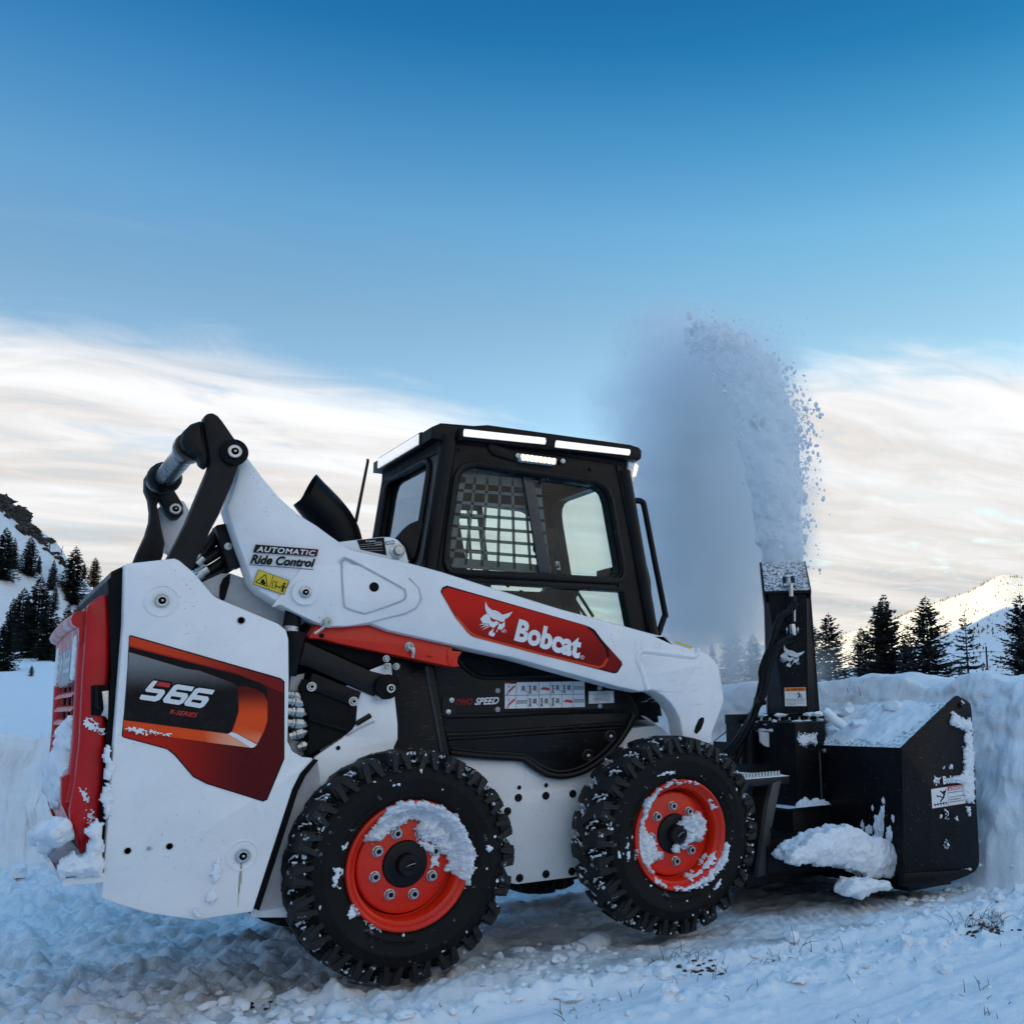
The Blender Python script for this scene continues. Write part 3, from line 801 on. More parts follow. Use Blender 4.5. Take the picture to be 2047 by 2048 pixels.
    logo(g2, sx, D_WHITE, [(.93,1.215),(.80,1.215),(.80,1.10),(.93,1.10)])
    text(g2, 'Bobcat', [(.77,1.20),(.47,1.20),(.47,1.115),(.77,1.115)], sx, D_WHITE, .03)
    bp = g.build('badge_plate', tg); g2.build('badge_lettering', bp, smooth=False)
    for yy in (.24, 1.03):
        g = MB(); g.solid(rnd([(yy, 1.085), (yy+.12, 1.085), (yy+.12, 1.235), (yy, 1.235)], .03), .04, lambda a, dd, c: (xr-.006+dd, a, c), LENS, .008)
        g.build('tail_lamp', tg)
    # latch recess on the near face
    g = MB(); g.plate([(182,1371),(216,1369),(212,1433),(182,1430)], yn-.004, .004, MATTE, 0, .004)
    g.plate(rb([(520,180),(578,172),(572,420),(545,390),(510,385),(535,330)]), yn-.02, .012, STEEL, .002)
    g.tube([P(q, yn-.012) for q in rb([(470,140),(480,180),(470,300),(500,330)])], .005, BLACKW, 6)
    g.build('latch', tg)
    g = MB()
    FR = lambda a, c, h: (rear_x(c)-.002-h, a, c)
    snow_patch(g, [(yn+.10,1.00),(yn+.14,.70),(yn+.52,.66),(yn+.72,.84),(yn+.40,.90)], FR, SNOW, .05, .05, .009, .02, fr=9, seed=2)
    g.build('snow_on_grille', tg)
    # frost patches on its near face
    for k, poly in enumerate(([(350,420),(400,400),(470,430),(545,500),(540,560),(440,530),(380,500)], [(320,980),(400,1010),(420,1110),(350,1110)], [(360,1150),(460,1190),(450,1290),(390,1290)])):
        g = MB(); snow_patch(g, xz(rb(poly), yn), lambda a, c, h: (a, yn-.001-h, c), SNOW, .004, .002, .003, .016, fr=70, seed=k)
        g.build('snow_frost', tg)
    # black gap strip and radiator cover behind the hood
    m = MB()
    m.solid([(-.985,1.40),(-.93,1.455),(-.90,1.455),(-.90,.50),(-.955,.50),(-.955,1.1)], 1.30, lambda a, dd, c: (a, .10+dd, c), MATTE, .0)
    m.solid([(-.982,1.27),(-.975,1.43),(-.93,1.458),(-.93,1.27)], 1.20, lambda a, dd, c: (a, .13+dd, c), BLACK, .0)
    m.build('radiator_cover', LD)
    # engine bay in the middle
    m = MB()
    m.solid([(-.93,1.30),(-.30,1.34),(.12,1.30),(.12,.80),(-.93,.80)], 2*(YM-.36), lambda a, dd, c: (a, .36+dd, c), MATTE, .01)
    m.solid([(-.80,1.345),(-.78,1.365),(-.30,1.385),(-.28,1.345)], .8, lambda a, dd, c: (a, .40+dd, c), WSHADE, 0)
    m.build('engine_bay', LD)
    # bumper ledge
    m = MB()
    bp_ = [at(q, .05) for q in ((202.6,1754),(130,1757),(128,1767),(202.6,1768.6))]
    m.solid([(-1.045,.468),(-1.045,.492),(-.93,.492),(-.93,.468)], 1.24, lambda a, dd, c: (a, .05+dd, c), WHITE, .004)
    m.solid([(-1.085,.535),(-1.045,.468),(-1.035,.468),(-1.075,.54)], 1.16, lambda a, dd, c: (a, .09+dd, c), WHITE, .002)
    m.build('bumper', LD)

    # ---- rear link, cross tube, far link ------------------------------------
    YL = .075
    lk = r1([(1115,200),(1122,165),(1145,148),(1175,142),(1210,160),(1240,195),(1340,340),(1372,375),(1382,405),(1375,440),(1345,490),(1310,590),(1220,800),(1165,900),(1020,1210),(840,1210),(885,1080),(1000,860),(1100,620),(1150,500),(1158,460),(1150,400),(1125,270)])
    m = MB(); m.plate(lk, YL, .055, BLACKW, .012, .02)
    q = r1([(1308,405)])[0]; c = at(q, YL); s_ = scale_at(q, YL)
    m.lathe([(26*s_, YL), (26*s_, YL-.016), (24*s_, YL-.02), (0, YL-.02)], MATTE, 32, (c[0], 0, c[1]))
    m.plate(r1([(968,330),(985,265),(1040,212),(1100,192),(1130,200),(1160,420),(1140,505),(1095,475),(1078,425),(1045,415),(985,375)]), YL+.012, .05, BLACKW, .02, .02)
    ln = m.build('rear_link', LD)
    b = MB(); pin(b, c, 13*s_, YL-.02, STEEL, MATTE); b.build('pivot_pin', ln)
    m = MB()
    a0 = P(r1([(1040,360)])[0], .13); X_, Z_ = a0[0], a0[2]
    yt = .80
    m.tube([(X_, y_, Z_) for y_ in (.13, .16, .19, .22, .26, .3, yt-.14, yt-.10, yt-.06, yt-.02, yt+.05)], [.052, .054, .052, .046, .041, .038, .038, .042, .050, .054, .050], TUBEP, 20)
    m.tube([(X_, y_, Z_) for y_ in (yt-.10, yt-.085, yt-.05, yt-.04)], [.048, .060, .062, .050], BLACK, 20)
    m.build('cross_tube', ln)
    m = MB(); yq = .86
    fl = r1([(742,560),(760,530),(800,512),(850,560),(930,640),(990,740),(992,790),(960,826),(920,826),(880,790),(835,700),(820,740),(830,800),(870,985),(860,1060),(835,1125),(660,1125),(690,1050),(745,930),(772,840),(775,780),(765,700),(740,640)])
    m.plate(fl, yq, .06, BLACKW, .012, .012)
    q = r1([(935,767)])[0]; c = at(q, yq); pin(m, c, scale_at(q, yq)*11, yq, STEEL, ZINC)
    m.build('far_link', LD)
    m = MB()
    m.plate(r1([(812,770),(900,690),(990,715),(1025,770),(1010,860),(905,1060),(870,1040),(815,800)]), yq+.08, .05, WHITE, .006, .012)
    m.build('far_arm_end', LD)

    # ---- lift arm ------------------------------------------------------------
    YA = .12
    arm = r1([(1330,560),(1345,440),(1385,405),(1500,560),(1610,690),(1720,790),(1850,870),(1931,930)])
    arm += r4([(60,812),(400,890),(600,945),(900,1040),(1300,1165),(1620,1250),(1820,1305),(1931,1335)])
    arm += re_([(600,105),(860,185),(1160,265),(1210,280),(1440,400),(1530,480),(1590,590),(1640,830),(1680,1080),(1672,1160),(1640,1270),(1490,1660),(1490,1830)])
    arm += [(1380,1492),(1366,1478)]+re_([(1000,1680),(980,1560),(955,1430),(880,1280),(800,1170),(680,1060),(560,995),(450,982),(330,1000),(150,960),(0,930)])
    arm += r3([(1931,560),(1500,440),(1170,370),(900,310),(700,265),(590,222)])
    arm += r3([(430,236),(330,240),(290,232),(230,210),(100,150),(0,95)])+r1([(1560,1350),(1480,1300),(1445,1262),(1420,1220),(1390,1130),(1340,1000),(1300,880),(1262,760),(1300,660)])
    m = MB(); m.plate(arm, YA, .10, WHITE, .016)
    # doubler plate with its weld, pressed triangle, front pressing
    dbl = r3([(-60,120),(0,92),(100,147),(230,207),(300,233),(430,233),(560,212),(650,185),(800,150),(870,115),(905,60),(890,-10),(820,-80),(640,-150),(400,-170),(150,-160)])
    m.plate(dbl, YA-.007, .012, WHITE, .004, .02)
    m.tube([P(q, YA-.003) for q in r3([(560,212),(650,187),(800,152),(872,117),(908,60),(892,-10),(830,-75)])], .004, WSHADE, 6)
    tri = r4([(8,905),(18,880),(55,876),(350,1035),(378,1062),(382,1092),(350,1122),(165,1186),(120,1186),(40,1160),(20,1120)])
    m.tube(catmull([P(q, YA-.0065) for q in tri], 4, True), .0045, WSHADE, 6, closed=True)
    fr = re_([(440,960),(400,860),(355,700),(300,560),(268,480),(285,390),(330,350),(400,340),(700,375),(1000,412),(1150,432),(1215,410),(1235,360),(1215,300)])
    m.tube(catmull([P(q, YA+.004) for q in fr], 4), .013, WHITE, 8)
    m.plate([(1279,1313),(1282,1309),(1290,1309),(1383,1322),(1395,1330)]+re_([(1000,1000),(700,1000),(450,940),(380,760)]), YA-.003, .008, WHITE, .003, .01)
    hole = re_([(1190,1640),(1215,1550),(1265,1440),(1310,1405),(1350,1415),(1345,1480),(1300,1600),(1225,1680)])
    m.plate(hole, YA-.0025, .004, MATTE, 0, .004)
    c = at(r4([(195,1037)])[0], YA); m.lathe([(.018, YA-.0075), (.017, YA-.0085), (0, YA-.0085)], MATTE, 20, (c[0], 0, c[1]))
    am = m.build('lift_arm', LD, sharp=35)
    # pivot disc on the arm
    b = MB(); q = r1([(1765,1305)])[0]; c = at(q, YA-.007); s_ = scale_at(q, YA)*25.5
    b.lathe([(s_, YA-.007), (s_, YA-.017), (s_*.96, YA-.02), (s_*.5, YA-.02), (0, YA-.02)], WHITE, 36, (c[0], 0, c[1]))
    pin(b, c, s_*.44, YA-.02, ZINC, MATTE, .008); b.build('pivot_disc', am)
    # arm decal with emblem and lettering
    d = MB(); k_[0] = 0
    def S2():
        k_[0] += 1; return on(YA-L0-.0005*k_[0])
    arm_dec = [(881,1184),(884,1175),(893,1171)]+r4([(1430,1258),(1452,1266),(1476,1284)])+rd([(1685,400),(1692,425),(1655,488),(1640,500),(1618,502),(440,197),(400,182),(360,148),(250,5)])
    sflat(d, arm_dec, S2(), D_BLACK)
    cx_ = np.mean(arm_dec, 0)
    gr_a = grad('decal_arm_red', (.19, .003, .004), (.60, .014, .007), 2, 1.14, 1.40)
    dec2 = [((q[0]-cx_[0])*.988+cx_[0], (q[1]-cx_[1])*.962+cx_[1]) for q in arm_dec]
    sflat(d, dec2, S2(), gr_a)
    stroke(d, rd([(262,10),(375,145),(440,185),(1000,335),(1490,452),(1528,435),(1565,375)]), 4.6, S2(), grad('decal_arm_stripe', (.70, .10, .03), (.62, .05, .012), 0, .0, .4))
    stroke(d, rd([(1400,108),(1445,135),(1560,290),(1572,360)]), 5.0, S2(), D_BLACK)
    logo(d, S2(), D_WHITE)
    text(d, 'Bobcat', [(1038,1238),(1165,1272),(1158,1318.5),(1027,1281)], S2(), D_WHITE, .045, 0, 1.02)
    cR = rl([(1352,813)])[0]
    stroke(d, [(cR[0]+3.4*math.cos(a), cR[1]+3.4*math.sin(a)) for a in np.linspace(0, 6.28, 14)], .8, S2(), D_WHITE)
    text(d, 'R', [(cR[0]-1.3, cR[1]-2), (cR[0]+1.6, cR[1]-1.6), (cR[0]+1.3, cR[1]+2.2), (cR[0]-1.6, cR[1]+1.8)], S2(), D_WHITE)
    d.build('arm_decal', am, smooth=False)
    d = MB(); k_[0] = 12
    sflat(d, r1([(1452,994),(1857,1026),(1845,1072),(1435,1045)]), S2(), grad('decal_ride_bar', (.01, .008, .008), (.16, .01, .012), 0, -.47, -.22))
    text(d, 'AUTOMATIC', r1([(1466,1004),(1838,1034),(1832,1066),(1458,1040)]), S2(), D_WHITE, .02, .1, 1.15)
    text(d, 'Ride Control', r1([(1428,1056),(1838,1086),(1830,1143),(1414,1118)]), S2(), D_BLACK, .04, .2)
    stroke(d, r1([(1408,1124),(1823,1155)]), 1.3, S2(), D_BLACK)
    d.build('ride_control_decal', am, smooth=False)
    d = MB(); k_[0] = 12
    sflat(d, r1([(1468,1156),(1668,1226),(1636,1320),(1434,1250)]), S2(), D_BLACK)
    sflat(d, r1([(1471,1160),(1565,1193),(1534,1281),(1438,1248)]), S2(), D_YEL)
    sflat(d, r1([(1569,1194),(1664,1228),(1633,1316),(1537,1283)]), S2(), D_YEL)
    stroke(d, r1([(1450,1236),(1516,1187),(1528,1264),(1450,1236)]), 1.6, S2(), D_BLACK)
    sflat(d, r1([(1482,1240),(1490,1222),(1502,1214),(1510,1232),(1518,1244),(1508,1254)]), S2(), D_BLACK)
    stroke(d, r1([(1566,1228),(1586,1236),(1577,1278),(1557,1270),(1566,1228)]), 1.0, S2(), D_BLACK)
    stroke(d, r1([(1586,1262),(1606,1270)]), 1.4, S2(), D_BLACK)
    sflat(d, r1([(1606,1264),(1614,1273),(1603,1277)]), S2(), D_BLACK)
    sflat(d, r1([(1584,1256),(1590,1268),(1579,1265)]), S2(), D_BLACK)
    stroke(d, r1([(1634,1256),(1622,1300)]), 3.2, S2(), D_BLACK); stroke(d, r1([(1616,1262),(1648,1272)]), 2., S2(), D_BLACK)
    sflat(d, r1(disc((1638,1247), 7)), S2(), D_BLACK)
    d.build('warning_decal', am, smooth=False)
    d = MB()
    stroke(d, re_([(868,190),(1160,282)]), 3.4, on(YA-.004), D_YEL); d.build('yellow_sticker', am, smooth=False)
    # scuffs and drips dried on the arm nose
    d = MB(); Sx = on(YA-.0035)
    rr = random.Random(3)
    for _ in range(26):
        x, y = rr.uniform(300, 1600), rr.uniform(600, 1250); L_ = rr.uniform(40, 160); a = rr.uniform(-.5, -.05)
        stroke(d, re_([(x, y), (x+L_*math.cos(a), y+L_*math.sin(a))]), rr.uniform(.15, .45), Sx, D_GREY)
    for x in (250, 345, 560, 635): stroke(d, re_([(x, 120+x*.1), (x+4, 300+rr.uniform(0, 40))]), rr.uniform(.6, 1.4), Sx, D_WHITE)
    d.build('scuff_marks', am, smooth=False)
    # inner tail of the arm seen past the link
    # ---- red lift-arm support ------------------------------------------------
    YS = .15
    m = MB()
    m.plate(rc([(262,470),(318,372),(700,330),(1752,598),(1742,640),(1690,700),(1745,806),(560,560),(420,520),(240,500)]), YS, .07, ORANGE, .006)
    m.plate(rc([(1690,625),(1850,645),(1808,700),(1800,750),(1822,800),(1745,806),(1700,770)]), YS-.004, .06, ORANGE, .004)
    m.solid([at(q, YS) for q in rc([(218,488),(300,368),(318,372),(262,470)])], .06, lambda a, d_, c: (a, YS+.01+d_, c), REDD, 0)
    su = m.build('arm_support', LD)
    for q, tip in (((435,340), (310,458)), ((1295,592), (1332,705))):
        b = MB(); y_ = YA-.01 if q[0] < 500 else YS
        c = at(rc([q])[0], y_); hexbolt(b, c, .013, y_, ZINC, .016)
        e = P(rc([tip])[0], y_-.012); b.tube([(c[0], y_-.012, c[1]), ((c[0]+e[0])/2+.004, y_-.018, (c[1]+e[2])/2), tuple(e)], .0055, STEEL, 6)
        if q[0] > 500: b.tube([(c[0]+.014, y_-.012, c[1]-.005), (c[0]+.012, y_-.018, c[1]-.03), tuple(e)], .004, STEEL, 6)
        b.build('locking_pin', su)
    d = MB(); k_[0] = 0
    text(d, '7306640', rc([(1466,683),(1540,690),(1540,708),(1466,700)]), on(YS-.002), D_BLACK); d.build('part_number', su, smooth=False)
    m = MB(); c = at(rc([(380,478)])[0], YS); m.lathe([(.009, YS-.001), (0, YS-.0012)], MATTE, 12, (c[0], 0, c[1])); m.build('pin_hole', su)

    # ---- lower link, valve guard, hoses -------------------------------------
    YK = .155
    m = MB()
    m.plate(rc([(100,520),(160,505),(300,575),(900,845),(1060,885),(1140,925),(1175,990),(1160,1090),(1100,1140),(1020,1140),(880,1090),(200,785),(100,760)]), YK, .06, BLACKW, .008, .02)
    q = rc([(1050,1012)])[0]; c = at(q, YK); s_ = scale_at(q, YK)*25
    m.lathe([(s_, YK), (s_, YK-.02), (s_*.95, YK-.024), (0, YK-.024)], MATTE, 32, (c[0], 0, c[1]))
    m.plate(rc([(280,560),(440,540),(1130,700),(1130,760),(1010,790),(900,830)]), YK+.05, .03, MATTE, .003)
    ll = m.build('lower_link', LD)
    b = MB(); c = at(rc([(1074,1030)])[0], YK); pin(b, c, scale_at(q, YK)*9.5, YK-.024, STEEL, MATTE); b.build('pivot_pin', ll)
    for q in rc([(1050,718),(1055,800),(1155,800),(960,1125)]):
        b = MB(); hexbolt(b, at(q, YK), .0095, YK-.004, ZINC, .012); b.build('bolt', ll)
    m = MB(); YG = .165
    m.plate(rc([(240,1690),(250,1340),(170,1100),(160,1010),(200,930),(270,935),(275,862),(380,900),(800,1065),(745,1195),(757,1215),(742,1400),(710,1455),(630,1520),(400,1650),(230,1740)]), YG, .10, MATTE, .006)
    m.plate(rc([(285,865),(795,1068),(748,1200),(690,1205),(235,1030),(265,940)]), YG-.010, .012, BLACK, .003, .006)
    m.tube([P(q, YG-.004) for q in rc([(245,1352),(640,1475)])], .007, BLACK, 6)
    for q in rc([(275,1010),(712,1163)]): hexbolt(m, at(q, YG-.01), .0125, YG-.01, STEEL, .008)
    m.build('valve_guard', LD)
    m = MB(); YF = .20
    m.plate(r1([(1600,1470),(1700,1460),(1700,1620),(1600,1620)])+[], YF+.06, .03, MATTE, 0)
    m.plate([(575,1275),(640,1330),(640,1530),(575,1530)], YF+.07, .03, MATTE, 0)
    m.plate(rc([(60,900),(205,870),(190,960),(150,1090),(90,1060),(45,1070)]), YF, .01, WSHADE, .002)
    m.plate(rc([(40,1540),(245,1620),(240,1720),(150,1740),(60,1660)]), YF+.02, .02, WSHADE, .002)
    m.build('frame_web', LD)
    m = MB()
    for (a, b_), w_ in (((( 20,1088),(215,1128)), .015), (((20,1160),(250,1195)), .017), (((15,1265),(265,1290)), .019), (((15,1385),(260,1412)), .019), (((40,1530),(250,1475)), .018), (((130,1650),(250,1610)), .018)):
        p0, p1 = P(rc([a])[0], YF-.01), P(rc([b_])[0], YF-.01)
        L_ = lambda t: tuple(p0+(p1-p0)*t)
        m.tube([L_(0), L_(.2), L_(.2), L_(.30), L_(.30), L_(.36), L_(.36), L_(.66), L_(.66), L_(.8), L_(.8), L_(1)], [w_*.8, w_*.8, w_*1.05, w_*1.05, w_*.6, w_*.6, w_*1.15, w_*1.15, w_*.7, w_*.7, w_*.42, w_*.42], STEEL, 8)
    m.build('hydraulic_fitting', LD)
    m = MB()
    m.tube([P(q, .17) for q in rc([(95,180),(80,300),(68,380)])], .030, BLACK, 14)
    m.tube([P(q, .17) for q in rc([(70,376),(64,436)])], .027, STEEL, 14)
    m.tube([P(q, .165) for q in rc([(120,440),(90,620),(70,760),(55,900)])], [.036, .034, .026, .02], BLACK, 14)
    m.build('lift_cylinder', LD)
    # bracket and hoses in the gap behind the arm
    m = MB()
    m.plate(r1([(1193,878),(1205,868),(1258,858),(1270,872),(1362,1100),(1362,1140),(1285,1150),(1275,1140)]), .20, .07, BLACKW, .005, .006)
    c = at(r1([(1273,1008)])[0], .20); m.lathe([(.013, .20), (.013, .192), (0, .19)], ZINC, 14, (c[0], 0, c[1]))
    m.build('hose_bracket', LD)
    m = MB()
    rr = random.Random(5)
    for a, b_, c_, w_ in (((1010,1140),(1130,1090),(1260,1010),.020), ((1050,1200),(1170,1150),(1290,1070),.018), ((1080,1230),(1200,1190),(1300,1130),.016), ((1100,1060),(1180,960),(1215,910),.022), ((1120,1110),(1220,1050),(1300,1020),.014)):
        m.tube(catmull([P(q, .27) for q in r1([a, b_, c_])], 6), w_, PLASTIC, 10)
    for a, b_ in (((1065,1120),(1105,1078)), ((1075,1185),(1135,1150)), ((1060,1210),(1100,1180))):
        m.tube([P(q, .25) for q in r1([a, b_])], .022, STEEL, 10)
    m.build('hydraulic_hose', LD)
    m = MB()
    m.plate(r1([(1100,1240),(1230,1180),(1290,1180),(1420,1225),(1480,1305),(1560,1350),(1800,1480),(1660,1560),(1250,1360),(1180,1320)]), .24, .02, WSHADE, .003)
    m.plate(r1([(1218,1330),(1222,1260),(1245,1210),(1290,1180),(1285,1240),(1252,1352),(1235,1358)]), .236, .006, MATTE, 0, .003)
    m.build('inner_fender', LD)

    # ---- black side covers ---------------------------------------------------
    YC = .315
    m = MB()
    cov = rd([(-20,350),(75,440),(95,600),(140,860),(205,1180)])+rd([(215,1205),(500,1235),(790,1250),(850,1268),(950,1335),(1040,1392),(1110,1412),(1200,1410),(1300,1390),(1400,1345),(1500,1280),(1620,1185),(1700,1100),(1785,970),(1840,870),(1842,840),(1780,700),(1400,560),(700,380)])
    m.plate(cov, YC, .03, PLASTIC, .012, .012)
    Tb = lambda pts, r_, y_=YC, mt=PLASTIC: m.tube(catmull([P(q, y_) for q in rd(pts)], 5), r_, mt, 8)
    Tb([(175,1035),(500,1020),(1000,985),(1500,950),(1680,945)], .011)
    Tb([(190,1062),(500,1048),(1000,1014),(1500,982),(1660,972)], .008)
    Tb([(175,870),(600,862),(1100,838),(1700,822)], .010)
    Tb([(215,1185),(500,1215),(800,1232),(860,1252),(960,1322),(1060,1372),(1180,1385),(1300,1362),(1420,1305),(1560,1200),(1660,1090),(1740,960),(1790,850)], .014)
    Tb([(230,1150),(500,1180),(800,1200),(880,1225),(980,1290),(1080,1335),(1180,1345),(1290,1322),(1400,1270),(1530,1170),(1630,1060)], .008)
    Tb([(285,350),(300,400),(350,455),(440,515),(560,535),(800,530),(1200,520),(1400,560)], .012)
    m.plate(rd([(320,360),(350,420),(440,490),(560,505),(1250,510),(1100,470),(600,340)]), YC-.002, .006, MATTE, .001, .01)
    m.plate(rd([(150,700),(140,860),(170,880),(245,882),(262,860),(262,700)]), YC-.006, .008, PLASTIC, .002, .008)
    for q in rd([(1590,1045),(1398,1210)]):
        c = at(q, YC); m.lathe([(.03, YC-.001), (.022, YC-.004), (.018, YC-.003), (.010, YC+.002)], PLASTIC, 20, (c[0], 0, c[1]))
        m.lathe([(.008, YC), (.008, YC-.006), (0, YC-.008)], ZINC, 10, (c[0], 0, c[1]))
    for q, mt in [(q, D_GREY) for q in rd([(618,650),(618,812),(1493,627),(1495,782)])]+[(q, ZINC) for q in rd([(225,732),(195,833)])]:
        c = at(q, YC); m.lathe([(.0115, YC-.001), (.0105, YC-.006), (.006, YC-.008), (0, YC-.0085)], mt, 16, (c[0], 0, c[1]))
    cv = m.build('side_cover', LD)
    d = MB(); k_[0] = 0
    def S3():
        k_[0] += 1; return on(YC-.0014-.0004*k_[0])
    text(d, 'TWO', rd([(266,722),(410,716),(404,772),(258,778)]), S3(), grad('decal_two', (.30, .012, .012), (.12, .006, .006), 0, .62, .76), .03, .25)
    text(d, 'SPEED', rd([(432,712),(637,703),(630,766),(424,774)]), S3(), D_WHITE, .03, .25)
    d.build('speed_decal', cv, smooth=False)
    d = MB(); k_[0] = 0
    A0, A1, A2, A3 = (np.array(q) for q in rd([(683,580),(1365,570),(1370,790),(683,805)]))
    TT = lambda a, b: tuple((1-b)*((1-a)*A0+a*A1)+b*((1-a)*A3+a*A2))
    sflat(d, [TT(0,0), TT(1,0), TT(1,1), TT(0,1)], S3(), D_WHITE)
    s_ = S3()
    sflat(d, [TT(.0,0), TT(.15,0), TT(.15,.05), TT(0,.05)], s_, D_RED); sflat(d, [TT(.07,.005), TT(.149,.005), TT(.149,.05), TT(.07,.05)], S3(), D_BLACK)
    s_ = S3()
    for k in range(1, 7): stroke(d, [TT(k/7, 0), TT(k/7, 1)], .55, s_, D_BLACK)
    stroke(d, [TT(0,.5), TT(1,.5)], .8, s_, D_BLACK)
    s_ = S3(); s2_ = S3()
    for row in range(2):
        for c_ in range(7):
            U = lambda x, y: TT((c_+x)/7, (row+y)/2)
            kind = (row*7+c_)
            if c_ == 0:
                stroke(d, [U(.32,.72), U(.88,.28)], 3.4, s_, D_RED); stroke(d, [U(.12,.95), U(.3,.74)], .8, s2_, D_BLACK); stroke(d, [U(.22,.98), U(.42,.76)], .8, s2_, D_BLACK)
                stroke(d, [U(.3,.2), U(.38,.32), U(.34,.44)], .7, s_, D_BLACK)
            elif kind in (3, 12):
                sflat(d, [U(.2,.62), U(.35,.38), U(.95,.46), U(.9,.68), U(.4,.6)], s_, D_RED); stroke(d, [U(.08,.56), U(.3,.46)], .7, s2_, D_BLACK)
            elif c_ == 6 or kind == 8:
                for x in (.2, .5, .8): stroke(d, [U(x-.08,.4), U(x+.08,.4), U(x+.08,.62), U(x-.08,.62), U(x-.08,.4)], .9, s_, D_BLACK)
            else:
                if kind not in (1,):
                    stroke(d, [U(.22,.4), U(.22,.64), U(.12,.9)], 1.6, s_, D_BLACK); stroke(d, [U(.22,.64), U(.32,.9)], 1.4, s2_, D_BLACK); stroke(d, [U(.22,.46), U(.4,.56)], 1.0, s2_, D_BLACK)
                    sflat(d, disc(U(.22,.32), 1.9, 8), s2_, D_BLACK)
                sflat(d, [U(.48,.3), U(.75,.26), U(.8,.6), U(.5,.62)], s_, D_GREY); stroke(d, [U(.42,.66), U(.6,.6), U(.95,.76)], .7, s2_, D_BLACK); stroke(d, [U(.55,.32), U(.72,.32), U(.72,.56), U(.55,.56), U(.55,.32)], .9, s2_, D_BLACK)
    d.build('instruction_label', cv, smooth=False)
    d = MB(); k_[0] = 0
    B0, B1, B2, B3 = (np.array(q) for q in rd([(1400,655),(1618,650),(1622,755),(1400,765)]))
    T4 = lambda a, b: tuple((1-b)*((1-a)*B0+a*B1)+b*((1-a)*B3+a*B2))
    sflat(d, [T4(0,0), T4(1,0), T4(1,1), T4(0,1)], S3(), D_GREY); s_ = S3()
    sflat(d, [T4(.02,.03), T4(.98,.03), T4(.98,.97), T4(.02,.97)], s_, mat('plate_silver', (.5,.51,.52), .3, .4)); s_ = S3()
    for k in range(7): stroke(d, [T4(.3-.1*(k % 3 != 0), .18+.1*k), T4(.75+.08*(k % 2), .18+.1*k)], .6, s_, D_BLACK)
    d.build('patent_plate', cv, smooth=False)
    m = MB(); YE = .30
    m.plate([(770,1320),(850,1325),(868,1335),(882,1420),(900,1515),(895,1560),(780,1560)]+rc([(1140,1640),(1175,1560),(1165,1380),(1130,1000),(1110,760)]), YE, .03, PLASTIC, .006)
    m.tube([P(q, YE) for q in rc([(1470,800),(1500,1000),(1560,1300),(1625,1690)])], .006, GREYST, 6)
    m.build('engine_cover', LD)
    m = MB()
    m.plate(rd([(-20,420),(60,420),(110,700),(215,1240),(165,1240)]), YE+.03, .03, MATTE, 0)
    m.plate([(760,1290),(1180,1330),(1290,1390),(1310,1440),(1270,1440),(1100,1420),(760,1400)], .345, .03, MATTE, 0)
    m.plate(re_([(395,1000),(560,1080),(620,1490),(480,1420),(300,1330),(150,1240)]), .33, .05, MATTE, .003)
    m.build('gap_liner', LD)

build_loader()
